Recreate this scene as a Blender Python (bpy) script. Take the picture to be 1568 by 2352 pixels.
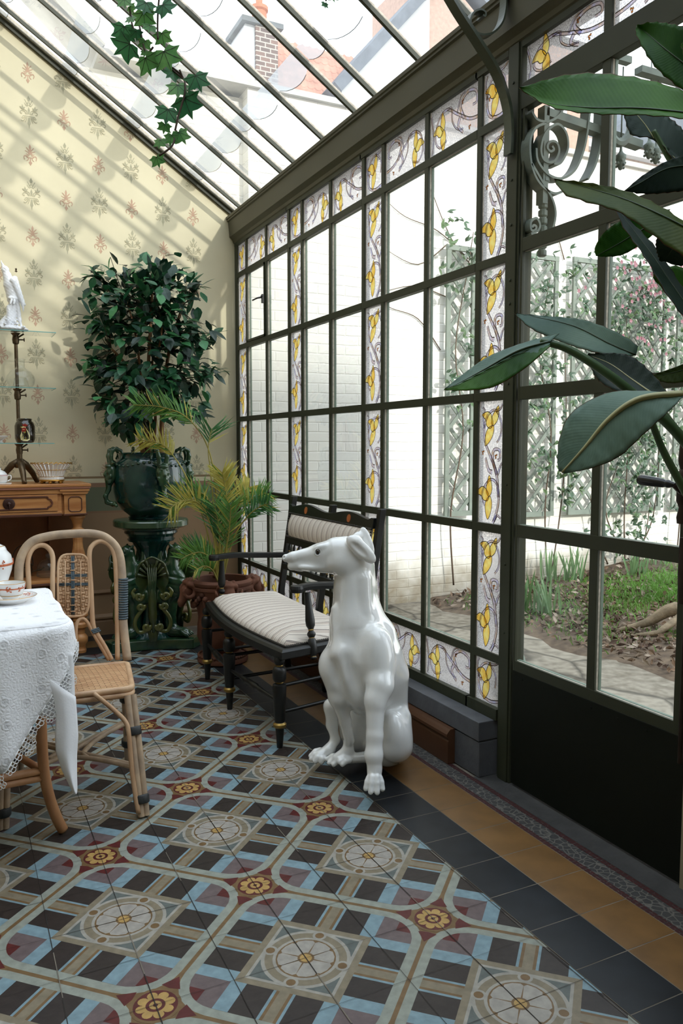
import bpy, bmesh, math, random
import numpy as np
from mathutils import Vector, Matrix, Euler
for o in list(bpy.data.objects): bpy.data.objects.remove(o)
C = bpy.context.scene.collection
sc = bpy.context.scene
PI = math.pi
random.seed(7)
# ---------------------------------------------------------------- camera
W, HH = 1568, 2352
FPX = 1819.3
YAW, PIT = 0.458985, 0.0836105
CAM = Vector((0.0, 0.0, 1.376))
FWD = Vector((math.sin(YAW)*math.cos(PIT), math.cos(YAW)*math.cos(PIT), -math.sin(PIT)))
RGT = Vector((math.cos(YAW), -math.sin(YAW), 0))
UPV = RGT.cross(FWD)
cd = bpy.data.cameras.new('camera'); cam = bpy.data.objects.new('camera', cd); C.objects.link(cam)
cam.matrix_world = Matrix(((RGT.x, UPV.x, -FWD.x, CAM.x), (RGT.y, UPV.y, -FWD.y, CAM.y), (RGT.z, UPV.z, -FWD.z, CAM.z), (0, 0, 0, 1)))
cd.sensor_fit = 'VERTICAL'; cd.sensor_height = 36.0; cd.lens = 36.0*FPX/HH
cd.clip_start = 0.05; cd.clip_end = 200
sc.camera = cam
sc.view_settings.view_transform = 'Standard'; sc.view_settings.look = 'None'
sc.view_settings.exposure = 0.7; sc.view_settings.gamma = 1.0; sc.view_settings.use_curve_mapping = False
# ---------------------------------------------------------------- light
SUN = Vector((-0.6, 2.59, -1.0)).normalized()
ld = bpy.data.lights.new('sun', 'SUN'); ld.energy = 1.9; ld.angle = math.radians(1.5); ld.color = (1.0, 0.965, 0.90)
so = bpy.data.objects.new('sun', ld); C.objects.link(so); so.rotation_euler = SUN.to_track_quat('-Z', 'Y').to_euler(); so.location = (3, -8, 6)
wd = bpy.data.worlds.new('sky'); sc.world = wd; wd.use_nodes = True
wn = wd.node_tree; bg = wn.nodes['Background']
tc = wn.nodes.new('ShaderNodeTexCoord'); sx = wn.nodes.new('ShaderNodeSeparateXYZ'); rp = wn.nodes.new('ShaderNodeValToRGB')
wn.links.new(tc.outputs['Generated'], sx.inputs[0]); wn.links.new(sx.outputs[2], rp.inputs[0]); wn.links.new(rp.outputs[0], bg.inputs[0])
rp.color_ramp.elements[0].position = 0.0; rp.color_ramp.elements[0].color = (0.97, 0.985, 1.0, 1)
rp.color_ramp.elements[1].position = 0.8; rp.color_ramp.elements[1].color = (0.80, 0.89, 1.0, 1)
bg.inputs[1].default_value = 2.1
cy = sc.cycles
cy.max_bounces = 7; cy.diffuse_bounces = 4; cy.glossy_bounces = 3; cy.transmission_bounces = 4; cy.transparent_max_bounces = 14
cy.caustics_reflective = False; cy.caustics_refractive = False
cy.use_denoising = True
# ---------------------------------------------------------------- helpers
def ray(px, py):
    return (FWD + RGT*((px-784)/FPX) - UPV*((py-1176)/FPX))
def onX(px, py, X): d = ray(px, py); return CAM + d*((X-CAM.x)/d.x)
def onY(px, py, Y): d = ray(px, py); return CAM + d*((Y-CAM.y)/d.y)
def onZ(px, py, Z=0.0): d = ray(px, py); return CAM + d*((Z-CAM.z)/d.z)
def atD(px, py, dep): return CAM + ray(px, py)*dep          # dep: distance along the viewing axis
def lin(c):
    return tuple(((v/255.0)/12.92 if v/255.0 <= 0.04045 else ((v/255.0+0.055)/1.055)**2.4) for v in c)
MATS = {}
def mat(name, rgb, rough=0.5, metal=0.0, var=0.0, vscale=8.0, rgb2=None, bump=0.0, bscale=60.0, coat=0.0, spec=0.5, detail=4.0, stretch=None, transl=0.0):
    if name in MATS: return MATS[name]
    m = bpy.data.materials.new(name); m.use_nodes = True; MATS[name] = m
    nt = m.node_tree; p = nt.nodes['Principled BSDF']
    p.inputs['Roughness'].default_value = rough; p.inputs['Metallic'].default_value = metal
    p.inputs['Coat Weight'].default_value = coat; p.inputs['Coat Roughness'].default_value = 0.08
    p.inputs['Specular IOR Level'].default_value = spec
    c1 = lin(rgb)
    p.inputs['Base Color'].default_value = (*c1, 1)
    tcn = nt.nodes.new('ShaderNodeTexCoord'); src = tcn.outputs['Object']
    if stretch:
        mp = nt.nodes.new('ShaderNodeMapping'); mp.inputs['Scale'].default_value = stretch
        nt.links.new(src, mp.inputs[0]); src = mp.outputs[0]
    if var > 0 or rgb2:
        nz = nt.nodes.new('ShaderNodeTexNoise'); nz.inputs['Scale'].default_value = vscale; nz.inputs['Detail'].default_value = detail
        nt.links.new(src, nz.inputs['Vector'])
        r = nt.nodes.new('ShaderNodeValToRGB'); nt.links.new(nz.outputs[0], r.inputs[0])
        r.color_ramp.elements[0].position = 0.32; r.color_ramp.elements[1].position = 0.68
        if rgb2: r.color_ramp.elements[0].color = (*c1, 1); r.color_ramp.elements[1].color = (*lin(rgb2), 1)
        else:
            r.color_ramp.elements[0].color = (*[v*(1-var) for v in c1], 1); r.color_ramp.elements[1].color = (*[min(1, v*(1+var)) for v in c1], 1)
        nt.links.new(r.outputs[0], p.inputs['Base Color'])
    if bump > 0:
        nb = nt.nodes.new('ShaderNodeTexNoise'); nb.inputs['Scale'].default_value = bscale; nb.inputs['Detail'].default_value = 3
        nt.links.new(src, nb.inputs['Vector'])
        b = nt.nodes.new('ShaderNodeBump'); b.inputs['Strength'].default_value = bump; b.inputs['Distance'].default_value = 0.01
        nt.links.new(nb.outputs[0], b.inputs['Height']); nt.links.new(b.outputs[0], p.inputs['Normal'])
    if transl > 0:
        t = nt.nodes.new('ShaderNodeBsdfTranslucent'); mx = nt.nodes.new('ShaderNodeMixShader'); mx.inputs[0].default_value = transl
        if p.inputs['Base Color'].is_linked: nt.links.new(p.inputs['Base Color'].links[0].from_socket, t.inputs[0])
        else: t.inputs[0].default_value = (*c1, 1)
        out = nt.nodes['Material Output']
        nt.links.new(p.outputs[0], mx.inputs[1]); nt.links.new(t.outputs[0], mx.inputs[2]); nt.links.new(mx.outputs[0], out.inputs[0])
    return m
def glassmat(name, tint=(0.96, 0.98, 0.97), fac=0.06, haze=None, hazefac=0.0):
    if name in MATS: return MATS[name]
    m = bpy.data.materials.new(name); m.use_nodes = True; MATS[name] = m
    nt = m.node_tree; nt.nodes.remove(nt.nodes['Principled BSDF']); out = nt.nodes['Material Output']
    t = nt.nodes.new('ShaderNodeBsdfTransparent'); t.inputs[0].default_value = (*tint, 1)
    g = nt.nodes.new('ShaderNodeBsdfGlossy'); g.inputs['Roughness'].default_value = 0.02
    lw = nt.nodes.new('ShaderNodeLayerWeight'); lw.inputs['Blend'].default_value = 0.12
    mu = nt.nodes.new('ShaderNodeMath'); mu.operation = 'MULTIPLY_ADD'; mu.inputs[1].default_value = 0.35; mu.inputs[2].default_value = fac
    mu.use_clamp = True
    nt.links.new(lw.outputs['Fresnel'], mu.inputs[0])
    mx = nt.nodes.new('ShaderNodeMixShader'); nt.links.new(mu.outputs[0], mx.inputs[0])
    nt.links.new(t.outputs[0], mx.inputs[1]); nt.links.new(g.outputs[0], mx.inputs[2])
    res = mx.outputs[0]
    if haze:
        d = nt.nodes.new('ShaderNodeBsdfTranslucent'); d.inputs[0].default_value = (*haze, 1)
        d2 = nt.nodes.new('ShaderNodeBsdfDiffuse'); d2.inputs[0].default_value = (*haze, 1)
        ad = nt.nodes.new('ShaderNodeMixShader'); ad.inputs[0].default_value = 0.4
        nt.links.new(d.outputs[0], ad.inputs[1]); nt.links.new(d2.outputs[0], ad.inputs[2])
        m2 = nt.nodes.new('ShaderNodeMixShader'); m2.inputs[0].default_value = hazefac
        nt.links.new(res, m2.inputs[1]); nt.links.new(ad.outputs[0], m2.inputs[2]); res = m2.outputs[0]
    nt.links.new(res, out.inputs[0])
    return m

class MB:
    def __init__(s): s.v = []; s.f = []; s.mi = []; s.cur = 0
    def add(s, vs, fs):
        n = len(s.v); s.v.extend([tuple(v) for v in vs]); s.f.extend([tuple(i+n for i in f) for f in fs]); s.mi.extend([s.cur]*len(fs)); return s
    def box(s, x0, x1, y0, y1, z0, z1):
        return s.add([(x0,y0,z0),(x1,y0,z0),(x1,y1,z0),(x0,y1,z0),(x0,y0,z1),(x1,y0,z1),(x1,y1,z1),(x0,y1,z1)],
                     [(3,2,1,0),(4,5,6,7),(0,1,5,4),(1,2,6,5),(2,3,7,6),(3,0,4,7)])
    def bar(s, a, b, w, h, up=(0, 0, 1)):          # box along a->b, w across, h along up
        a = Vector(a); b = Vector(b); d = (b-a).normalized(); u = Vector(up)
        sd = d.cross(u)
        if sd.length < 1e-6: sd = d.cross(Vector((1, 0, 0)))
        sd.normalize(); u = sd.cross(d)
        o = []
        for p in (a, b):
            for i, j in ((-1,-1),(1,-1),(1,1),(-1,1)): o.append(p + sd*(i*w/2) + u*(j*h/2))
        return s.add(o, [(3,2,1,0),(4,5,6,7),(0,1,5,4),(1,2,6,5),(2,3,7,6),(3,0,4,7)])
    def tube(s, pts, r, n=8, cap=True, closed=False, flat=None):
        pts = [Vector(p) for p in pts]; m = len(pts)
        rr = r if isinstance(r, (list, tuple)) else [r]*m
        t0 = (pts[1]-pts[0]).normalized(); ref = Vector((0,0,1)) if abs(t0.z) < 0.9 else Vector((1,0,0))
        nrm = t0.cross(ref).normalized(); vs = []
        for i in range(m):
            if closed: t = (pts[(i+1)%m]-pts[i-1])
            else: t = pts[min(i+1,m-1)]-pts[max(i-1,0)]
            if t.length < 1e-9: t = t0.copy()
            t.normalize(); nrm = nrm - t*nrm.dot(t)
            if nrm.length < 1e-6: nrm = t.orthogonal()
            nrm.normalize(); bn = t.cross(nrm)
            for k in range(n):
                a = 2*PI*k/n
                ca, sa = math.cos(a), math.sin(a)
                if flat: ca *= flat[0]; sa *= flat[1]
                vs.append(pts[i] + (nrm*ca + bn*sa)*rr[i])
        fs = []
        for i in range(m if closed else m-1):
            j = (i+1) % m
            for k in range(n): fs.append((i*n+k, i*n+(k+1)%n, j*n+(k+1)%n, j*n+k))
        if cap and not closed: fs.append(tuple(range(n-1,-1,-1))); fs.append(tuple((m-1)*n+k for k in range(n)))
        return s.add(vs, fs)
    def lathe(s, prof, n=24, c=(0,0,0), axis=None, cap=True, rot=0.0):     # prof: [(r,z)]
        c = Vector(c); q = Vector((0,0,1)).rotation_difference(Vector(axis)) if axis else None
        vs = []
        for r, z in prof:
            for k in range(n):
                a = 2*PI*k/n + rot; p = Vector((r*math.cos(a), r*math.sin(a), z))
                if q: p = q @ p
                vs.append(c + p)
        fs = []
        for i in range(len(prof)-1):
            for k in range(n): fs.append((i*n+k, i*n+(k+1)%n, (i+1)*n+(k+1)%n, (i+1)*n+k))
        if cap: fs.append(tuple(range(n-1,-1,-1))); fs.append(tuple((len(prof)-1)*n+k for k in range(n)))
        return s.add(vs, fs)
    def ball(s, c, r, n=12, m=8):
        rx, ry, rz = (r, r, r) if not isinstance(r, (tuple, list)) else r
        c = Vector(c); vs = []; fs = []
        for i in range(m+1):
            t = PI*i/m
            for k in range(n):
                a = 2*PI*k/n; vs.append((c.x+rx*math.sin(t)*math.cos(a), c.y+ry*math.sin(t)*math.sin(a), c.z+rz*math.cos(t)))
        for i in range(m):
            for k in range(n): fs.append((i*n+k, (i+1)*n+k, (i+1)*n+(k+1)%n, i*n+(k+1)%n))
        return s.add(vs, fs)
    def poly(s, pts): return s.add(pts, [tuple(range(len(pts)))])
    def prism(s, poly2, f, t):                     # poly2 outline, f(u,v,w) -> point, thickness 0..t
        n = len(poly2)
        vs = [f(u, v, 0) for u, v in poly2] + [f(u, v, t) for u, v in poly2]
        fs = [tuple(range(n-1,-1,-1)), tuple(range(n, 2*n))] + [(i, (i+1)%n, n+(i+1)%n, n+i) for i in range(n)]
        return s.add(vs, fs)
    def sweep(s, prof, pts, right):                # prof [(u,w)] swept along pts; right(i) -> (U, V) axes
        n = len(prof); vs = []; fs = []
        for i, p in enumerate(pts):
            U, V = right(i); p = Vector(p)
            for u, w in prof: vs.append(p + U*u + V*w)
        for i in range(len(pts)-1):
            for k in range(n): fs.append((i*n+k, i*n+(k+1)%n, (i+1)*n+(k+1)%n, (i+1)*n+k))
        fs.append(tuple(range(n-1,-1,-1))); fs.append(tuple((len(pts)-1)*n+k for k in range(n)))
        return s.add(vs, fs)
    def mesh(s, name, mats, smooth=False, fixn=True):
        me = bpy.data.meshes.new(name); me.from_pydata(s.v, [], s.f)
        for m in (mats if isinstance(mats, (list, tuple)) else [mats]): me.materials.append(m)
        me.polygons.foreach_set('material_index', s.mi)
        if fixn:
            b = bmesh.new(); b.from_mesh(me); bmesh.ops.recalc_face_normals(b, faces=b.faces); b.to_mesh(me); b.free()
        if smooth: me.polygons.foreach_set('use_smooth', [True]*len(me.polygons))
        me.update(); return me
    def build(s, name, mats, parent=None, smooth=False, bevel=0.0, fixn=True, angle=None):
        o = bpy.data.objects.new(name, s.mesh(name, mats, smooth, fixn)); C.objects.link(o)
        if parent is not None: o.parent = parent
        if bevel > 0:
            b = o.modifiers.new('bevel', 'BEVEL'); b.width = bevel; b.segments = 2; b.limit_method = 'ANGLE'; b.angle_limit = math.radians(40)
        if angle is not None:
            o.data.set_sharp_from_angle(angle=math.radians(angle))
        return o
def thing(name, label, cat, loc=(0,0,0), rz=0.0, group=None):
    o = bpy.data.objects.new(name, None); C.objects.link(o); o.empty_display_size = 0.1
    o.location = loc; o.rotation_euler = (0, 0, rz); o['label'] = label; o['category'] = cat
    if group: o['group'] = group
    return o
def tag(o, label, cat, group=None, kind=None):
    o['label'] = label; o['category'] = cat
    if group: o['group'] = group
    if kind: o['kind'] = kind
    return o
def struct_root(name):
    o = bpy.data.objects.new(name, None); C.objects.link(o); o['kind'] = 'structure'; return o
def struct(o): o['kind'] = 'structure'; return o
def dup(root, loc=None, rz=None, label=None):
    r = root.copy(); C.objects.link(r)
    if loc is not None: r.location = loc
    if rz is not None: r.rotation_euler = (0, 0, rz)
    if label: r['label'] = label
    for ch in list(root.children):
        c = ch.copy(); C.objects.link(c); c.parent = r
        for g in list(ch.children):
            d = g.copy(); C.objects.link(d); d.parent = c
    return r
def bez(p0, p1, p2, p3, n=12):
    p0, p1, p2, p3 = map(Vector, (p0, p1, p2, p3)); out = []
    for i in range(n+1):
        t = i/n; out.append(p0*(1-t)**3 + p1*3*t*(1-t)**2 + p2*3*t*t*(1-t) + p3*t**3)
    return out
def crom(pts, n=6, closed=False):                  # Catmull-Rom through pts
    P = [Vector(p) for p in pts]; m = len(P); out = []
    segs = m if closed else m-1
    for i in range(segs):
        a = P[(i-1) % m] if closed else P[max(i-1, 0)]; b = P[i]; c = P[(i+1) % m]; d = P[(i+2) % m] if closed else P[min(i+2, m-1)]
        for k in range(n):
            t = k/n
            out.append(0.5*((2*b) + (c-a)*t + (2*a-5*b+4*c-d)*t*t + (3*b-a-3*c+d)*t**3))
    if not closed: out.append(P[-1].copy())
    return out
# ---- implicit bodies: smooth union of round cones and ellipsoids, meshed with surface nets
def sdf_mesh(prims, h, mats, name, parent=None, detail=None, smooth_iter=1, clipz=None):
    pts = []
    for p in prims:
        if p[0] == 'c': pts += [Vector(p[1]) - Vector((p[3],)*3), Vector(p[1]) + Vector((p[3],)*3), Vector(p[2]) - Vector((p[4],)*3), Vector(p[2]) + Vector((p[4],)*3)]
        elif p[0] == 'e':
            R = max(p[2]); pts += [Vector(p[1]) - Vector((R,)*3), Vector(p[1]) + Vector((R,)*3)]
    lo = np.array([min(q[i] for q in pts) for i in range(3)]) - 3*h; hi = np.array([max(q[i] for q in pts) for i in range(3)]) + 3*h
    if clipz is not None: lo[2] = clipz - 2*h
    n = np.ceil((hi-lo)/h).astype(int)+1
    X, Y, Z = np.meshgrid(*[lo[i]+h*np.arange(n[i], dtype=np.float32) for i in range(3)], indexing='ij')
    X = X.astype(np.float32); Y = Y.astype(np.float32); Z = Z.astype(np.float32)
    D = np.full(X.shape, 1e3, np.float32)
    for p in prims:
        k = p[-2]; sgn = p[-1]
        if p[0] == 'c':
            a = np.array(p[1]); b = np.array(p[2]); r1, r2 = p[3], p[4]; R = max(r1, r2)
            mn = np.minimum(a, b)-R; mx = np.maximum(a, b)+R
        else:
            c = np.array(p[1]); R = max(p[2]); mn = c-R; mx = c+R
        ext = 3*h + 2.5*k
        i0 = np.maximum(((mn-ext-lo)/h).astype(int), 0); i1 = np.minimum(((mx+ext-lo)/h).astype(int)+2, n)
        if np.any(i1 <= i0): continue
        sl = tuple(slice(i0[i], i1[i]) for i in range(3))
        x, y, z = X[sl], Y[sl], Z[sl]
        if p[0] == 'c':
            ba = b-a; L2 = max(float(ba @ ba), 1e-9)
            t = np.clip(((x-a[0])*ba[0]+(y-a[1])*ba[1]+(z-a[2])*ba[2])/L2, 0, 1)
            d = np.sqrt((x-a[0]-t*ba[0])**2+(y-a[1]-t*ba[1])**2+(z-a[2]-t*ba[2])**2) - (r1+(r2-r1)*t)
        else:
            M = p[3]; rx, ry, rz = p[2]
            x0, y0, z0 = x-c[0], y-c[1], z-c[2]
            if M is not None:
                x1 = M[0][0]*x0+M[1][0]*y0+M[2][0]*z0; y1 = M[0][1]*x0+M[1][1]*y0+M[2][1]*z0; z1 = M[0][2]*x0+M[1][2]*y0+M[2][2]*z0
            else: x1, y1, z1 = x0, y0, z0
            q = np.sqrt((x1/rx)**2+(y1/ry)**2+(z1/rz)**2); q2 = np.sqrt((x1/rx**2)**2+(y1/ry**2)**2+(z1/rz**2)**2)+1e-9
            d = q*(q-1)/q2
        o = D[sl]
        if sgn > 0:
            hh = np.clip(0.5+0.5*(o-d)/max(k, 1e-6), 0, 1); D[sl] = o*(1-hh)+d*hh - k*hh*(1-hh)
        else:
            hh = np.clip(0.5-0.5*(o+d)/max(k, 1e-6), 0, 1); D[sl] = o*(1-hh)-d*hh + k*hh*(1-hh)
    if detail is not None: D = D + detail(X, Y, Z)
    if clipz is not None: D = np.maximum(D, clipz - Z)
    # surface nets
    S = D < 0
    cells = S[:-1,:-1,:-1].astype(np.int8)
    cnt = np.zeros(cells.shape, np.int8)
    for dx in (0,1):
        for dy in (0,1):
            for dz in (0,1): cnt += S[dx:dx+cells.shape[0], dy:dy+cells.shape[1], dz:dz+cells.shape[2]]
    act = (cnt > 0) & (cnt < 8)
    idx = -np.ones(act.shape, np.int64); ii = np.argwhere(act); idx[act] = np.arange(len(ii))
    acc = np.zeros((len(ii), 3)); num = np.zeros(len(ii))
    corners = [(0,0,0),(1,0,0),(0,1,0),(1,1,0),(0,0,1),(1,0,1),(0,1,1),(1,1,1)]
    edges = [(0,1),(2,3),(4,5),(6,7),(0,2),(1,3),(4,6),(5,7),(0,4),(1,5),(2,6),(3,7)]
    cv = [D[ii[:,0]+c[0], ii[:,1]+c[1], ii[:,2]+c[2]] for c in corners]
    for a, b in edges:
        da, db = cv[a], cv[b]; cr = (da < 0) != (db < 0)
        t = np.where(cr, da/np.where(cr, da-db, 1), 0)
        for ax in range(3):
            acc[:, ax] += np.where(cr, corners[a][ax] + t*(corners[b][ax]-corners[a][ax]), 0)
        num += cr
    V = (ii + acc/num[:, None])*h + lo
    F = []
    for ax in range(3):
        sl0 = [slice(None)]*3; sl1 = [slice(None)]*3; sl0[ax] = slice(0, -1); sl1[ax] = slice(1, None)
        cr = S[tuple(sl0)] != S[tuple(sl1)]
        e = np.argwhere(cr); u, w = (ax+1) % 3, (ax+2) % 3
        ok = (e[:,u] > 0) & (e[:,w] > 0) & (e[:,u] < act.shape[u]) & (e[:,w] < act.shape[w]); e = e[ok]
        sg = S[tuple(e.T)]
        q = []
        for du, dw in ((-1,-1),(0,-1),(0,0),(-1,0)):
            g = e.copy(); g[:,u] += du; g[:,w] += dw; q.append(idx[tuple(g.T)])
        q = np.stack(q, 1); q[~sg] = q[~sg][:, ::-1]; F.append(q)
    F = np.concatenate(F)
    for _ in range(smooth_iter):                   # light Laplacian smoothing
        s_ = np.zeros_like(V); c_ = np.zeros(len(V))
        for k in range(4):
            a, b = F[:,k], F[:,(k+1)%4]
            np.add.at(s_, a, V[b]); np.add.at(s_, b, V[a]); np.add.at(c_, a, 1); np.add.at(c_, b, 1)
        V = V*0.4 + 0.6*s_/np.maximum(c_, 1)[:, None]
    me = bpy.data.meshes.new(name)
    me.from_pydata(V.tolist(), [], F.tolist()); me.polygons.foreach_set('use_smooth', [True]*len(me.polygons))
    for m in (mats if isinstance(mats, (list, tuple)) else [mats]): me.materials.append(m)
    me.update()
    o = bpy.data.objects.new(name, me); C.objects.link(o)
    if parent is not None: o.parent = parent
    return o
def cc(a, b, r1, r2, k=0.02, s=1): return ('c', tuple(a), tuple(b), r1, r2, k, s)
def ee(c, r, rot=None, k=0.02, s=1):
    M = None
    if rot is not None: M = [list(x) for x in Euler(rot).to_matrix()]
    return ('e', tuple(c), tuple(r), M, k, s)
# ================================================================= SETTING
M_paint = mat('olive_paint', (54, 57, 42), 0.5, var=0.08, vscale=5, spec=0.3)
M_paint_dark = mat('door_paint', (20, 23, 16), 0.6, var=0.12, vscale=4, spec=0.15)
M_paint_out = mat('outer_green_paint', (104, 120, 106), 0.55, var=0.1, vscale=20)
M_putty = mat('putty', (176, 168, 154), 0.8, var=0.25, vscale=60)
M_glass = glassmat('window_glass', (0.97, 0.985, 0.975), 0.02)
M_roofglass = glassmat('roof_glass', (0.95, 0.97, 0.96), 0.03, haze=(0.9, 0.92, 0.93), hazefac=0.07)
M_lap = glassmat('dirty_glass_lap', (0.9, 0.92, 0.92), 0.02, haze=(0.5, 0.52, 0.54), hazefac=0.66)
YB = 5.88
SL = 0.66376
def roofz(x): return 3.101 - SL*(x-1.985)
# ---- floor: encaustic tiles
def rsq(h, r, n=7):
    out = []
    for cx, cy, a0 in ((1,1,0),(-1,1,90),(-1,-1,180),(1,-1,270)):
        for i in range(n+1):
            a = math.radians(a0+90*i/n); out.append((cx*(h-r)+r*math.cos(a), cy*(h-r)+r*math.sin(a)))
    return out
def circ(r, n=28, c=(0,0)): return [(c[0]+r*math.cos(2*PI*i/n), c[1]+r*math.sin(2*PI*i/n)) for i in range(n)]
def cellshapes():
    S = []                                             # (material index, layer, outline)
    S.append((0, 1, rsq(0.978, 0.44)))                 # light grey band
    S.append((1, 2, rsq(0.884, 0.35)))                 # mauve field
    def rot4(pts):
        for k in range(4):
            q = pts
            for _ in range(k): q = [(-b, a) for a, b in q]
            yield q
    for s in (1, -1):
        for q in rot4([(0.5, s*0.105), (0.884, s*0.105), (0.884, s*0.37), (0.5, s*0.37)]): S.append((2, 3, q))
        for kq, q in enumerate(rot4([(0.40, s*0.37), (0.884, s*0.37), (0.884, s*0.52), (0.40, s*0.52)])): S.append((3, 3.2+0.08*kq+(0.04 if s > 0 else 0), q))
        for q in rot4([(0.48, s*0.078), (0.884, s*0.078), (0.884, s*0.105), (0.48, s*0.105)]): S.append((3, 3, q))
        for q in rot4([(0.48, s*0.048), (0.884, s*0.048), (0.884, s*0.078), (0.48, s*0.078)]): S.append((4, 3, q))
    for q in rot4([(0.48, -0.048), (0.884, -0.048), (0.884, 0.048), (0.48, 0.048)]): S.append((5, 3, q))
    arc = [p for p in rsq(0.884, 0.35, 12) if p[0] > 0.69 and p[1] > 0.69]
    for q in rot4([(0.69, 0.69), (arc[0][0], 0.69)] + arc + [(0.69, arc[-1][1])]): S.append((6, 3.3, q))
    S.append((5, 4, [(0.5,0.5),(-0.5,0.5),(-0.5,-0.5),(0.5,-0.5)]))
    S.append((7, 5, [(0.43,0.43),(-0.43,0.43),(-0.43,-0.43),(0.43,-0.43)]))
    for q in rot4([(0.40,0.40),(0.15,0.40),(0.30,0.30),(0.40,0.15)]): S.append((8, 6, q))
    S.append((7, 7, circ(0.425, 36))); S.append((5, 8, circ(0.39, 36))); S.append((7, 9, circ(0.315, 32))); S.append((4, 10, circ(0.285, 32)))
    for k in range(4):
        a = k*PI/2; c = (0.365*math.cos(a), 0.365*math.sin(a))
        S.append((7, 10.4, circ(0.07, 14, c))); S.append((4, 10.8, circ(0.045, 12, c)))
    for k in range(8):
        a = PI/8 + k*PI/4; pts = []
        for r, w in ((0.07, 0.02), (0.16, 0.062), (0.225, 0.092), (0.258, 0.075), (0.272, 0.0)):
            pts.append((r, w))
        full = pts + [(r, -w) for r, w in reversed(pts[:-1])]
        S.append((9, 11, [(r*math.cos(a)-w*math.sin(a), r*math.sin(a)+w*math.cos(a)) for r, w in full]))
    S.append((4, 12, circ(0.08, 18))); S.append((10, 13, circ(0.058, 16)))
    c = (1.0, 1.0)                                     # corner rosette
    for k in range(4):
        a = k*PI/2; tri = [(0.335, 0.0), (0.25, 0.055), (0.25, -0.055)] if True else []
        tri = [(0.40, 0.0), (0.25, 0.095), (0.232, 0.0), (0.25, -0.095)]
        S.append((6, 1.5, [(c[0]+x*math.cos(a)-y*math.sin(a), c[1]+x*math.sin(a)+y*math.cos(a)) for x, y in tri]))
    S.append((4, 3.5, circ(0.222, 28, c))); S.append((6, 4, circ(0.192, 26, c)))
    for k in range(8):
        a = k*PI/4; S.append((10, 5, circ(0.047, 12, (c[0]+0.128*math.cos(a), c[1]+0.125*math.sin(a)))))
    S.append((10, 5.5, circ(0.115, 20, c))); S.append((6, 6, circ(0.085, 20, c))); S.append((10, 7, circ(0.055, 16, c))); S.append((6, 8, circ(0.022, 10, c)))
    return S
def tilemat(n, rgb): return mat(n, rgb, 0.36, var=0.14, vscale=38, detail=8, bump=0.03, bscale=90, spec=0.25)
TM = [tilemat('tile_light_grey', (140, 144, 134)), tilemat('tile_mauve', (102, 89, 89)), tilemat('tile_dark_brown', (51, 44, 41)),
      tilemat('tile_blue', (120, 144, 153)), tilemat('tile_ochre', (112, 88, 59)), tilemat('tile_tan', (126, 116, 97)),
      tilemat('tile_red', (86, 36, 35)), tilemat('tile_white_grey', (153, 149, 140)), tilemat('tile_slate', (94, 100, 97)),
      tilemat('tile_cream', (155, 150, 142)), tilemat('tile_yellow', (171, 139, 83)),
      mat('tile_black', (28, 31, 35), 0.42, var=0.25, vscale=12, detail=8, spec=0.3), mat('tile_orange', (120, 88, 50), 0.4, var=0.16, vscale=10, detail=8),
      mat('grout', (40, 36, 32), 0.9, var=0.5, vscale=3), mat('grout_pale', (118, 110, 98), 0.9, var=0.3, vscale=9),
      mat('mosaic_red', (70, 32, 32), 0.5, var=0.2, vscale=40), mat('threshold_stone', (62, 61, 60), 0.7, var=0.2, vscale=14, bump=0.2, bscale=70)]
def crackle():
    m = mat('mosaic_grey', (92, 90, 86), 0.6); nt = m.node_tree; p = nt.nodes['Principled BSDF']
    tcn = nt.nodes.new('ShaderNodeTexCoord'); v = nt.nodes.new('ShaderNodeTexVoronoi'); v.feature = 'DISTANCE_TO_EDGE'; v.inputs['Scale'].default_value = 42
    r = nt.nodes.new('ShaderNodeValToRGB'); r.color_ramp.elements[0].position = 0.02; r.color_ramp.elements[0].color = (*lin((104, 100, 94)), 1)
    r.color_ramp.elements[1].position = 0.09; r.color_ramp.elements[1].color = (*lin((62, 61, 60)), 1)
    nt.links.new(tcn.outputs['Object'], v.inputs['Vector']); nt.links.new(v.outputs['Distance'], r.inputs[0]); nt.links.new(r.outputs[0], p.inputs['Base Color']); return m
TM.append(crackle())
XB, YI = 1.427, 5.33
TX0, TY0, TSX, TSY = 0.4065, 2.2534, 0.2023, 0.1979
fl = MB(); Lz = 0.00014
fl.cur = 4; fl.poly([(-1.45, -2.6, 0), (XB, -2.6, 0), (XB, YI, 0), (-1.45, YI, 0)])
CS = cellshapes()
for P in range(-24, 26, 2):
    for Q in range(-24, 26, 2):
        u0, v0 = P+Q, P-Q; cx, cyy = TX0+u0*TSX, TY0+v0*TSY
        if not (-1.2 < cx < XB+0.45 and 0.4 < cyy < YI+0.45): continue
        for mi, ly, pts in CS:
            fl.cur = mi; fl.poly([(cx+(p+q)*TSX, cyy+(p-q)*TSY, ly*Lz) for p, q in pts])
bmf = bmesh.new(); mef = fl.mesh('floor', TM, fixn=False); bmf.from_mesh(mef)
for co, no in (((XB, 0, 0), (1, 0, 0)), ((0, YI, 0), (0, 1, 0)), ((-1.45, 0, 0), (-1, 0, 0))):
    bmesh.ops.bisect_plane(bmf, geom=bmf.verts[:]+bmf.edges[:]+bmf.faces[:], plane_co=co, plane_no=no, clear_outer=True, dist=1e-6)
for f in bmf.faces:
    if f.normal.z < 0: f.normal_flip()
bmf.to_mesh(mef); bmf.free()
g = MB(); rg = random.Random(3)
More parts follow.
